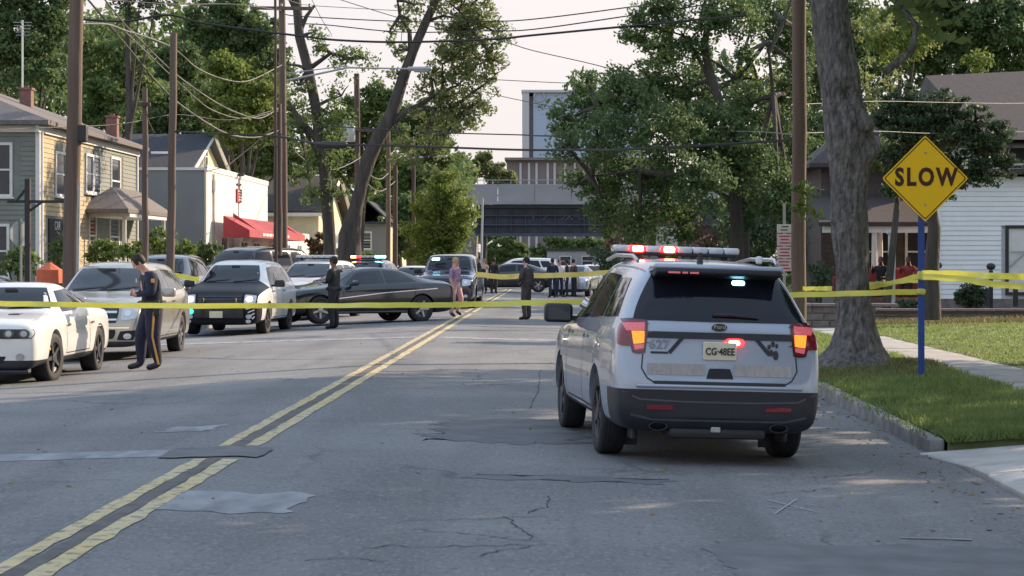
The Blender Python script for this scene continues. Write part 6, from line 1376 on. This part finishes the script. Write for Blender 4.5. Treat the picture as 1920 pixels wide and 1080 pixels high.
g = G(); c.strip('rear', [(-.88, .625), (-.72, .56), (-.30, .545), (.30, .545), (.72, .56), (.88, .625)], .016, g, .006); c.strip('rear', [(-.80, .43), (-.60, .39), (.60, .39), (.80, .43)], .02, g, .006); g.obj('bumper_crease', mat('bumper_edge', (.07, .075, .09), .4), c.t)
e = c.patch('rear', [(-.07, 1.148), (.07, 1.148), (.07, 1.206), (-.07, 1.206)], 'maker_badge', 'ink', rnd=1., off=.02)
p = proj(c.bvh, 'rear', 0, 1.177, .024); text('Ford', .045, e, M_['chrome'], FACE(p.x, p.y - .004, p.z), sx=1.3)
c.patch('rear', [(-.125, .745), (.125, .745), (.095, .83), (-.095, .83)], 'handle_recess', 'dark_in', rnd=.1, off=.008)
for x0, x1 in ((-.66, -.135), (.135, .66)): c.patch('rear', [(x0, .77), (x1, .77), (x1, .865), (x0, .865)], 'tan_band', 'tan_decal', off=.004, n=(8, 2))
p = proj(c.bvh, 'rear', -.55, 1.02, .008); text('627', .115, c.t, M_['grey_ink'], FACE(p.x, p.y, p.z), 'unit_number', bold=.003, sx=1.1)
g = G(); c.strip('rear', [(-.63, .955), (-.47, .955)], .018, g, .006); g.obj('number_underline', M_['ink'], c.t)
g = G()       # paw print decal
for (x, z, a, b) in ((.455, 1.025, .016, .022), (.49, 1.05, .017, .026), (.525, 1.035, .014, .02), (.44, .985, .017, .017), (.475, .975, .018, .028), (.515, .955, .026, .040)):
    c.patch('rear', [(x - a, z - b), (x + a, z - b), (x + a, z + b), (x - a, z + b)], 'x', 'ink', rnd=1., off=.006, n=(6, 6), g=g)
g.obj('paw_decal', M_['ink'], c.t)
plate(c, 'rear', .975, 'CG·48EE')
g = G(); c.patch('rear', [(.08, 1.03), (.18, 1.03), (.18, 1.066), (.08, 1.066)], 'x', 'ink', off=.035, rnd=.4, g=g); g.obj('red_flasher', M_['red_lit'], c.t, smooth=50)
g = G(); c.patch('rear', [(.05, 1.02), (.22, 1.02), (.22, 1.085), (.05, 1.085)], 'x', 'ink', off=.028, rnd=.6, g=g); g.obj('flasher_housing', M_['red_glow'], c.t, smooth=50)
for sx in (-1, 1):
    c.patch('rear', [(sx * .42, .475), (sx * .66, .475), (sx * .66, .515), (sx * .42, .515)], 'reflector', 'red_lens', rnd=.2, off=.012)
    g = G(); g.lathe([(.044, -.06), (.050, -.06), (.050, .12), (.044, .12), (.040, .0), (.001, .0)], 18, 0, Matrix.Translation((sx * .55, BY + .12, .335)) @ Matrix.Rotation(R(90), 4, 'X') @ Matrix.Diagonal((1.7, .75, 1, 1)))
    g.obj('exhaust_tip', M_['ink'], c.t, smooth=50)
    g = G(); g.bbox((sx * .70, BY + .55, .24), (.05, .3, .12), .02); g.tube([(sx * .3, BY + .9, .30), (sx * .78, BY + 1.1, .34)], .035); g.obj('suspension_arm', M_['ink'], c.t)
g = G(); g.bbox((0, BY + .09, .40), (1.10, .10, .16), .03); g.bbox((0, BY + .3, .28), (.9, .5, .10), .04); g.box((0, BY + .02, .45), (.9, .03, .02)); g.obj('bumper_insert', M_['ink'], c.t, smooth=40)
g = G(); g.bbox((0, BY + .05, .675), (1.52, .12, .035), .015); g.obj('bumper_ledge', M_['paint_silver'], c.t, smooth=50)
g = G(); g.bbox((-.02, BY + .10, .31), (.09, .14, .05), .01); g.obj('tow_hook', M_['galv'], c.t)
g = G(); g.bbox((0, BY + .36, 1.675), (1.20, .34, .05), .02, rot=Matrix.Rotation(R(-5), 4, 'X')); sp = g.obj('spoiler', M_['paint_silver'], c.t, smooth=50)
g = G(); g.bbox((0, BY + .30, 1.635), (1.16, .24, .055), .02, rot=Matrix.Rotation(R(-10), 4, 'X')); g.obj('spoiler_visor', M_['black_plastic'], sp, smooth=50)
g = G()
for x0, x1 in ((-.47, -.36), (-.34, -.29), (-.27, -.19)): g.box(((x0 + x1) / 2, BY + .175, 1.64), (x1 - x0, .006, .016))
g.obj('visor_lettering', M_['tail_pink'], sp)
g = G(); c.patch('rear', [(.15, 1.535), (.27, 1.535), (.27, 1.57), (.15, 1.57)], 'x', 'ink', off=.02, rnd=.5, g=g); g.obj('blue_flasher', M_['blue_lit'], c.t)
g = G(); a, b = proj(c.bvh, 'rear', -.03, 1.275, .025), proj(c.bvh, 'rear', .36, 1.255, .025); g.tube([a, (a + b) / 2 + Vector((0, -.01, .012)), b], [.018, .012, .008], 6); g.bbox(a, (.06, .03, .03), .008); g.obj('wiper', M_['ink'], c.t)
g = G(); g.tube([(-.08, BY + .72, 1.72), (-.08, BY + .72, 1.765), (-.08, BY + .71, 1.82)], [.034, .022, .012], 10); g.obj('aerial', M_['ink'], c.t)
g = G(); g.bbox((.52, BY + .9, 1.77), (.05, .12, .07), .02); g.obj('roof_aerial', M_['trim'], c.t)
for sx in (-1, 1):
    g = G(); g.tube([(sx * .66, BY + .75, 1.73), (sx * .675, BY + .95, 1.775), (sx * .68, BY + 2.0, 1.785), (sx * .665, BY + 2.75, 1.74)], .018, 8); g.obj('roof_rail', M_['paint_silver'], c.t, smooth=60)
    c.patch('left' if sx < 0 else 'right', [(.30 - L2, .93), (1.0 - L2, .93), (1.0 - L2, .955), (.30 - L2, .955)], 'side_stripe', 'tan_decal', off=.003, n=(6, 1))
    g = G(); sd_ = 'left' if sx < 0 else 'right'; c.strip(sd_, [(3.9 - L2, .80), (1.25 - L2, .84)], .09, g, .003); c.strip(sd_, [(3.5 - L2, .66), (1.6 - L2, .68)], .04, g, .003); g.obj('side_livery', M_['tan_decal'], c.t)
    g = G(); g.bbox((sx * .73, BY + .99, .17), (.3, .02, .16), .008); g.obj('mud_flap', M_['ink'], c.t)
    c.patch(sd_, [(3.45 - L2, 1.24), (3.15 - L2, 1.24), (3.2 - L2, 1.33), (3.4 - L2, 1.33)], 'spot_lamp', 'chrome', rnd=.8, off=.05) if sx < 0 else None
g = G(); zb = 1.78; yb = BY + 2.55
g.bbox((0, yb, zb + .03), (1.24, .28, .035), .012)
for sx in (-.5, .5): g.box((sx, yb, zb), (.07, .14, .05))
lb = g.obj('light_bar', M_['black_plastic'], c.t)
for i in range(8):
    x = (i - 3.5) * .162; gg = G(); gg.bbox((x, yb, zb + .075), (.158, .30, .066), .02); s_ = gg.obj('lamp_segment', M_['lens_clear' if i not in (1, 3) else 'red_glow'], lb, smooth=50)
    if i in (1, 3):
        gg = G(); gg.bbox((x, yb - .145, zb + .075), (.115, .03, .052), .014); gg.obj('lit_bulb', M_['red_lit'], s_, smooth=50)

# ------------------------------------------------------------------ other vehicles
def rz_(x): return road_z(x)
# white two-door at the left edge, facing the camera
X, Y = -8.28, 32.55
c = Car('coupe', 'white two door muscle coupe parked facing the camera at the left edge', 'car', (X, Y, rz_(X)), R(180), 'paint_white', group='cars parked along the left side')
c.windows(); c.wheels('darkrim', 5, steer=R(-8)); c.mirrors('paint_white', sz=(.20, .12, .13)); c.seams(); L = c.L2
c.patch('front', [(-.86, .665), (.86, .665), (.88, .80), (-.88, .80)], 'grille_panel', 'ink', rnd=.15, off=.006, n=(14, 4))
for sx in (-1, 1):
    for x in (.52, .73):
        g = G(); c.patch('front', [(sx * (x - .075), .67), (sx * (x + .075), .67), (sx * (x + .075), .795), (sx * (x - .075), .795)], 'x', 'x', rnd=1., off=.02, g=g, n=(10, 8)); ho = g.obj('headlight', M_['darkrim'], c.t, smooth=50)
        g = G(); c.patch('front', [(sx * (x - .045), .695), (sx * (x + .045), .695), (sx * (x + .045), .77), (sx * (x - .045), .77)], 'x', 'x', rnd=1., off=.03, g=g, n=(8, 6)); g.obj('lamp_glass', M_['galv'], ho, smooth=50)
    c.patch('front', [(sx * .62, .36), (sx * .74, .36), (sx * .74, .46), (sx * .62, .46)], 'fog_light', 'chrome', rnd=1., off=.01)
    g = G(); p = proj(c.bvh, 'right' if sx > 0 else 'left', L - .62, .50, .004); g.bbox(p, (.012, .05, .03), .004, 1); g.obj('side_marker', M_['amber_lit'], c.t)
    g = G(); g.bbox((sx * .33, L - 1.2, .985), (.16, .34, .02), .008); g.obj('bonnet_scoop', M_['ink'], c.t)
    g = G(); c.strip('right' if sx > 0 else 'left', [(3.6 - L, .72), (1.0 - L, .74)], .018, g, .004); g.obj('body_crease', M_['paint_white'], c.t)
c.patch('front', [(-.40, .30), (.40, .30), (.50, .42), (-.50, .42)], 'air_intake', 'dark_in', rnd=.15)
g = G(); g.bbox((0, L - .05, .20), (1.62, .14, .05), .02); g.obj('front_splitter', M_['black_plastic'], c.t)
# grey SUV
X, Y = -8.22, 39.7
c = Car('suv', 'champagne grey SUV parked behind the white coupe', 'car', (X, Y, rz_(X)), R(180), 'paint_grey', group='cars parked along the left side', scale=(.99, 1.0, .99))
c.windows('glass_lt'); c.wheels('alloy', 7); c.mirrors('paint_grey'); c.seams(); head_suv(c); L = c.L2
g = G(); c.strip('front', [(-.5, .87), (.5, .87)], .035, g, .024); c.strip('front', [(-.5, .74), (.5, .74)], .03, g, .024); c.strip('front', [(-.72, .60), (.72, .60)], .02, g, .01); g.obj('chrome_bar', M_['chrome'], c.t)
plate(c, 'front', .50, m='galv')
for sx in (-1, 1): c.patch('front', [(sx * .50, .38), (sx * .80, .38), (sx * .84, .56), (sx * .56, .54)], 'corner_intake', 'dark_in', rnd=.2, off=.008)
# dark estate hidden behind the officer
X, Y = -10.35, 56.0
c = Car('suv', 'black SUV mostly hidden behind the lit police SUV', 'car', (X, Y, .10), R(180), 'paint_black', group='cars parked along the left side'); c.windows(); c.wheels(); head_suv(c)
# police SUV with its lamps on
X, Y = -7.78, 52.1
c = Car('suv', 'black and white police SUV facing the camera with bright headlights', 'police car', (X, Y, rz_(X)), R(177), 'paint_white', name='police_suv', group='police SUVs facing the camera', lower='front', low='dark_wrap')
c.windows(); c.wheels('darkrim', 5); c.mirrors(); c.seams(); head_suv(c, on=('head_lit', 'head_lit')); L = c.L2
for p in c.body.data.polygons:
    if p.center.y > L - 1.35 and p.center.z < 1.3 and abs(p.normal.x) < .75: p.material_index = 1
g = G(); g.bbox((0, L + .07, .52), (1.15, .10, .22), .03); g.bbox((0, L + .04, .78), (.9, .05, .06), .02)
for sx in (-.38, .38): g.bbox((sx, L + .09, .66), (.09, .10, .46), .03)
g.obj('push_bumper', M_['ink'], c.t, smooth=40)
p = G(); p.bbox((0.05, L + .13, .50), (.31, .012, .155), .006, 1); p.obj('licence_plate', M_['plate'], c.t)
for i in range(4):
    g = G(); c.strip('front', [(-.62 - .05 * i, .62 - i * .075), (-.82, .68 - i * .075)], .028, g, .014); g.obj('chevron_stripe', M_['trim'], c.t)
g = G(); c.patch('front', [(-.74, .30), (-.62, .30), (-.62, .38), (-.74, .38)], 'x', 'x', g=g, rnd=1, off=.02); c.patch('front', [(.66, .30), (.78, .30), (.78, .38), (.66, .38)], 'x', 'x', g=g, rnd=1, off=.02); g.obj('low_lamp', M_['lens_clear'], c.t)
g = G(); c.patch('front', [(.60, .50), (.80, .50), (.80, .64), (.60, .64)], 'x', 'x', g=g, rnd=.8, off=.03); g.obj('teal_flasher', M_['teal_lit'], c.t)
# next police SUV, turned a little
X, Y = -7.35, 64.5
c = Car('suv', 'white police SUV with black bonnet behind the black patrol sedan', 'police car', (X, Y, rz_(X)), R(171), 'paint_white', name='police_suv', group='police SUVs facing the camera')
c.windows('glass_lt'); c.wheels('darkrim', 5); c.mirrors(); head_suv(c, on=('head_lit', None)); c.lightbar()
for p in c.body.data.polygons:
    if p.center.y > c.L2 - 1.4 and p.center.z < 1.02: p.material_index = 1
# black patrol sedan across the road
rx, ry = -.88, -.475; hd = R(124); X, Y = -5.42, 57.2
c = Car('sedan', 'black sedan standing across the far lane, side on to the camera', 'car', (X, Y, .04), hd, 'paint_black', name='black_sedan')
c.windows('glass_lt'); c.wheels('alloy', 5); c.mirrors('paint_black', sz=(.22, .12, .14)); c.seams(); L = c.L2
for sx in (-1, 1):
    c.patch('front', [(sx * .50, .64), (sx * .80, .66), (sx * .80, .76), (sx * .50, .76)], 'headlight', 'lens_clear', rnd=.4, off=.01)
    c.patch('rear', [(sx * .40, .82), (sx * .80, .82), (sx * .80, .94), (sx * .40, .94)], 'tail_light', 'red_lens', rnd=.3, off=.01)
    g = G(); sd_ = 'left' if sx < 0 else 'right'; c.strip(sd_, [(.6 - L, .90), (2.2 - L, .80), (3.6 - L, .66)], .02, g, .01); c.strip(sd_, [(1.5 - L, .31), (3.6 - L, .31)], .035, g, .012); g.obj('sill_trim', M_['chrome'], c.t)
c.patch('front', [(-.42, .52), (.42, .52), (.46, .72), (-.46, .72)], 'grille', 'dark_in', rnd=.2)
# vehicles further up the road
def far_car(kind, label, X, Y, hd, paint, bar=None, cat='car', name='parked_car', sc=(1, 1, 1), z=None, on=None, group='cars stopped further up the road', tint='glass'):
    c = Car(kind, label, cat, (X, Y, road_z(X) if z is None else z), R(hd), paint, name=name, scale=sc, group=group); c.windows(tint); c.wheels('alloy', 5)
    if kind in ('suv', 'box'): head_suv(c, on=on)
    else:
        for sx in (-1, 1):
            c.patch('front', [(sx * .50, .64), (sx * .80, .66), (sx * .80, .76), (sx * .50, .76)], 'headlight', 'lens_clear', rnd=.4, off=.01)
            c.patch('rear', [(sx * .40, .78), (sx * .80, .78), (sx * .80, .90), (sx * .40, .90)], 'tail_light', 'red_lens', rnd=.3, off=.01)
    if bar: c.lightbar(bar)
    return c
far_car('suv', 'navy police SUV with blue and red roof lights behind the black sedan', -6.95, 77.5, 176, 'paint_navy', ('blue_lit', 'blue_lit', None, None, None, 'red_glow', 'red_lit'), 'police car', 'police_suv')
far_car('sedan', 'white sedan with its roof showing above the black sedan boot', -5.85, 86, 172, 'paint_white')
c = far_car('box', 'big dark blue SUV with maroon bumper and a blue lamp on its screen', -3.72, 73.4, 178, 'paint_navy', None, 'police car', 'police_suv')
c.patch('front', [(-.80, .50), (.80, .50), (.84, .70), (-.84, .70)], 'bumper_cover', 'paint_maroon', off=.008, n=(12, 4))
g = G(); c.patch('front', [(.36, 1.64), (.62, 1.64), (.60, 1.70), (.36, 1.70)], 'x', 'x', off=.02, g=g); g.obj('blue_flasher', M_['blue_lit'], c.t); c.mirrors()
far_car('sedan', 'black sedan side on beyond the far tape with silver wheels', -2.55, 108, 92, 'paint_black')
far_car('suv', 'white SUV side on behind the black sedan near the bridge', -2.3, 122, 88, 'paint_white')
far_car('sedan', 'pale silver car left of the big police SUV mirror', .75, 103, 172, 'paint_silver', tint='glass_lt')
far_car('sedan', 'white car parked in the shade before the bridge', 1.9, 128, 178, 'paint_white')
far_car('suv', 'grey SUV far away by the left kerb', -8.3, 96, 180, 'paint_grey')
far_car('suv', 'silver SUV far away under the bridge', -.9, 170, 178, 'paint_silver')
far_car('sedan', 'dark car far away by the right kerb', 2.3, 150, 0, 'paint_navy')
far_car('box', 'black van on the driveway beside the red awning shop', -10.9, 74, 150, 'paint_black', z=.10, sc=(1.05, 1.05, 1.12))
c = far_car('sedan', 'dark car with a glowing amber light bar behind the white coupe', -12.0, 39.5, 96, 'paint_black', z=.09, sc=(1, 1, 1.05)); 
g = G()
for i, x in enumerate((-.15, .05, .25)): g.bbox((0 , .9 + x * 2.2, 1.55), (.25, .30, .09), .03)
g.obj('amber_light_bar', M_['amber_lit'], c.t, smooth=50)
far_car('sedan', 'dark red car parked in front of the shop', -10.7, 61, 178, 'paint_maroon', z=.10)

# ------------------------------------------------------------------ people
UNI = dict(belt=True)
of_ = person('officer in navy uniform with gold striped trousers looking down by the grey SUV', (-6.38, 33.5, road_z(-6.4)), R(112), 1.86, 'cloth_navy', 'cloth_navy', 'skin_l', belt=True, stripe=True, bulk=1.5,
  pose=dict(waist=(0, .02, 1.12), chest=(0, .06, 1.33), neck=(0, .11, 1.48), skull=(0, .20, 1.58), top=(0, .26, 1.665), face=(0, .82, -.57), shL=(-.19, .07, 1.42), shR=(.19, .07, 1.42), elL=(-.26, .08, 1.15), elR=(.26, .08, 1.15),
            wrL=(-.12, .27, 1.14), wrR=(.11, .27, 1.12), hdL=(-.05, .30, 1.17), hdR=(.04, .31, 1.14), knL=(-.12, .03, .50), anL=(-.13, -.06, .075), toL=(-.15, .14, .035), knR=(.12, .16, .52), anR=(.12, .16, .075), toR=(.13, .37, .035)))
g = G(); g.bbox((-.315, .07, 1.34), (.015, .05, .06), .005, 1); g.obj('shoulder_patch', M_['gold'], of_)
g = G(); g.bbox((.09, .235, 1.34), (.05, .02, .06), .008, 1); g.obj('badge', M_['chrome'], of_)
g = G(); g.bbox((-.235, .0, .93), (.06, .10, .24), .02, 2); g.obj('holster', M_['ink'], of_, smooth=50)
person('officer in black with arms folded in front of the black sedan', (-5.57, 52.7, .0), R(70), 1.82, 'cloth_black', 'cloth_black', 'skin_d', belt=True, bulk=1.12,
  pose=dict(elL=(-.27, .04, 1.16), elR=(.27, .04, 1.16), wrL=(.05, .22, 1.18), wrR=(-.05, .24, 1.12), hdL=(.12, .22, 1.20), hdR=(-.12, .24, 1.13)))
person('fair haired person in a purple shirt and pink shorts walking before the big SUV', (-2.98, 61.2, .07), R(-120), 1.74, 'cloth_purple', 'cloth_pink', 'skin_l', hair='hair_l', sleeves='short', legs='short',
  pose=dict(knL=(-.10, .14, .52), anL=(-.10, -.02, .16), toL=(-.11, .14, .06), knR=(.10, -.02, .50), anR=(.10, -.10, .10), toR=(.11, .07, .035), elL=(-.26, -.08, 1.15), wrL=(-.24, -.02, .92), hdL=(-.24, .02, .84)))
person('officer in dark brown uniform standing in the road under the far tape', (-.92, 59.6, .03), R(60), 1.78, 'cloth_brown', 'cloth_brown', 'skin_l', belt=True, bulk=1.1, hat='cloth_black',
  pose=dict(elL=(-.30, .02, 1.16), wrL=(-.14, .17, 1.05), hdL=(-.07, .20, 1.04), elR=(.30, -.02, 1.16), wrR=(.15, .15, 1.04), hdR=(.08, .19, 1.03)))
for i, (px, Y, tp, bt, sk, lab, rz) in enumerate(((907, 104, 'cloth_tan', 'cloth_black', 'skin_l', 'person in tan top left of the far black sedan', 160), (926, 103, 'cloth_black', 'cloth_black', 'skin_d', 'person in black in front of the far black sedan wheel', -30),
    (1036, 96, 'cloth_navy', 'cloth_navy', 'skin_d', 'person in navy at the left end of the group near the mirror', 20), (1049, 98, 'cloth_white', 'cloth_navy', 'skin_l', 'person in white shirt in the group near the mirror', 200),
    (1063, 99, 'cloth_black', 'cloth_black', 'skin_d', 'person in black in the middle of the group near the mirror', 90), (1076, 100, 'cloth_brown', 'cloth_black', 'skin_l', 'person in brown at the right end of the group near the mirror', -60),
    (896, 112, 'cloth_white', 'cloth_black', 'skin_l', 'person in a white shirt beside the bridge pier', 10))):
    x = (px - VPX) * Y / FPX; person(lab, (x, Y, road_z(x)), R(rz), 1.74 + .03 * (i % 3), tp, bt, sk, group='bystanders further up the road')

# ------------------------------------------------------------------ SLOW sign on its blue post
sx_, sy_ = W(1727, 712, 28.6).x, 28.6
t = thing('slow_sign', 'yellow diamond SLOW sign on a blue post in the verge', 'road sign', (sx_, sy_, .07))
g = G(); g.prism([(-.042, -.03), (.042, -.03), (.042, .0), (.018, .035), (-.018, .035), (-.042, 0)], -.3, 2.28, 'xy'); g.obj('post', M_['blue_post'], t)
cz = W(1733, 335, 28.6).z - .07; hw = 81 * 28.6 / FPX
def rdiam(r, rc, n=5):
    P = []
    for k in range(4):
        a = math.pi / 2 * k; cxx, czz = (r - rc * 1.414) * math.cos(a), (r - rc * 1.414) * math.sin(a)
        for j in range(n + 1): b = a - math.pi / 4 + math.pi / 2 * j / n; P.append((cxx + rc * math.cos(b), czz + rc * math.sin(b)))
    return P
ox = .045
g = G(); g.prism([(ox + x, cz + z) for x, z in rdiam(hw, .035)], -.062, -.058, 'xz'); pn = g.obj('sign_panel', M_['sign_yellow'], t)
g = G(); P1 = rdiam(hw * .955, .03); P2 = rdiam(hw * .922, .026); n = len(P1)
vs = [(ox + x, -.0635, cz + z) for x, z in P1] + [(ox + x, -.0635, cz + z) for x, z in P2]; g.add(vs, [(i, (i + 1) % n, (i + 1) % n + n, i + n) for i in range(n)]); g.obj('border_line', M_['sign_black'], pn)
text('SLOW', .325, pn, M_['sign_black'], FACE(ox + .01, -.0645, cz + .01), bold=.013, sx=.80, space=1.25)
g = G()
for z in (cz + .35, cz - .35): g.lathe([(.001, 0), (.016, 0), (.016, .008), (.001, .01)], 8, 0, Matrix.Translation((ox, -.063, z)) @ Matrix.Rotation(R(90), 4, 'X'))
g.obj('bolt', M_['galv'], t)

# ------------------------------------------------------------------ police tape
def ribbon(name, label, pts, m='tape', wd=.076, group=None, wav=.35, knots=()):
    P = [Vector(p) for p in pts]; Q = []
    for i in range(len(P) - 1):
        p0, p1, p2, p3 = P[max(i - 1, 0)], P[i], P[i + 1], P[min(i + 2, len(P) - 1)]
        for k in range(14):
            s = k / 14; Q.append(.5 * ((2 * p1) + (-p0 + p2) * s + (2 * p0 - 5 * p1 + 4 * p2 - p3) * s * s + (-p0 + 3 * p1 - 3 * p2 + p3) * s ** 3))
    Q.append(P[-1]); vs = []; sd_ = random.random() * 20; base = P[0].copy()
    for i, q in enumerate(Q):
        a = wav * noise.noise(Vector((i * .13, sd_, 0))) * 3; u = Vector((0, math.sin(a), math.cos(a))) * wd / 2; nn = Vector((0, math.cos(a), -math.sin(a))) * .0015
        q = q + Vector((0, 0, .01 * noise.noise(Vector((i * .3, sd_, 5))))); q -= base
        vs += [q - u - nn, q + u - nn, q + u + nn, q - u + nn]
    g = G(); n = len(Q); g.add(vs, [f for i in range(n - 1) for f in ((4 * i, 4 * i + 1, 4 * i + 5, 4 * i + 4), (4 * i + 2, 4 * i + 3, 4 * i + 7, 4 * i + 6), (4 * i + 1, 4 * i + 2, 4 * i + 6, 4 * i + 5), (4 * i + 3, 4 * i, 4 * i + 4, 4 * i + 7))])
    o = g.obj(name, M_[m], loc=base); return tag(o, label, 'tape', group)
TG = 'yellow police tapes'
ribbon('police_tape', 'long yellow tape stretched across the whole street to the blue post', [W(-120, 567, 29.6), W(0, 569, 29.5), W(280, 573, 29.4), W(620, 573, 29.2), W(860, 571, 29.0), W(1040, 567, 28.9), W(1300, 560, 28.8), W(1500, 553, 28.7), W(1722, 547, 28.62)], wd=.074, group=TG)
ribbon('police_tape', 'upper yellow tape running right from the blue post', [W(1728, 512, 28.56), W(1800, 514, 28), W(1860, 517, 27.4), W(1990, 521, 26.5)], wd=.082, group=TG, wav=.25)
tp = ribbon('police_tape', 'lower yellow tape running right from the blue post', [W(1728, 518, 28.55), W(1800, 523, 27.9), W(1860, 532, 27.2), W(1990, 545, 26.3)], wd=.082, group=TG, wav=.15)
ribbon('police_tape', 'slack yellow tape end from the post top to the tree trunk', [W(1728, 515, 28.66), W(1690, 526, 29.8), W(1640, 537, 31.1), W(1600, 542, 31.5)], wd=.07, group=TG)
ribbon('police_tape', 'short level yellow tape between the post and the tree trunk', [W(1728, 527, 28.68), W(1680, 529, 29.9), W(1640, 531, 31.1), W(1600, 532, 31.5)], wd=.05, group=TG)
ribbon('police_tape', 'short yellow tape from the big tree back to the utility pole', [W(1505, 541, 38.3), W(1530, 541, 35), W(1560, 541, 31.3)], wd=.07, group=TG)
ribbon('police_tape', 'short yellow tape from the grey SUV to the black SUV', [W(318, 515, 43), W(345, 519, 43.1), W(374, 525, 43.2)], wd=.10, group=TG)
ribbon('police_tape', 'golden tape strung across the road beyond the standing officer', [W(893, 514, 63), W(940, 519, 62.6), W(985, 517, 62.2), W(1050, 516, 62), W(1112, 513, 61.8), W(1200, 506, 61.5)], 'tape_far', wd=.15, group=TG, wav=.2)
for z, hh, lb_ in ((W(0, 547, 28.6).z, .085, 'lower knot of yellow tape wound round the blue post'), (W(0, 517, 28.6).z, .12, 'upper knot of yellow tape wound round the blue post')):
    g = G(); g.bbox((sx_, sy_ - .01, z), (.11, .10, hh), .025, 2, rot=Matrix.Rotation(R(8), 4, 'Y')); tag(g.obj('tape_knot', M_['tape']), lb_, 'tape', TG)
pp = W(1915, 527, 27.0); text('POLICE', .07, tp, M_['ink'], Matrix.Translation(-Vector(tp.location)) @ FACE(pp.x + .12, pp.y - .16, pp.z), 'tape_lettering', bold=.003)
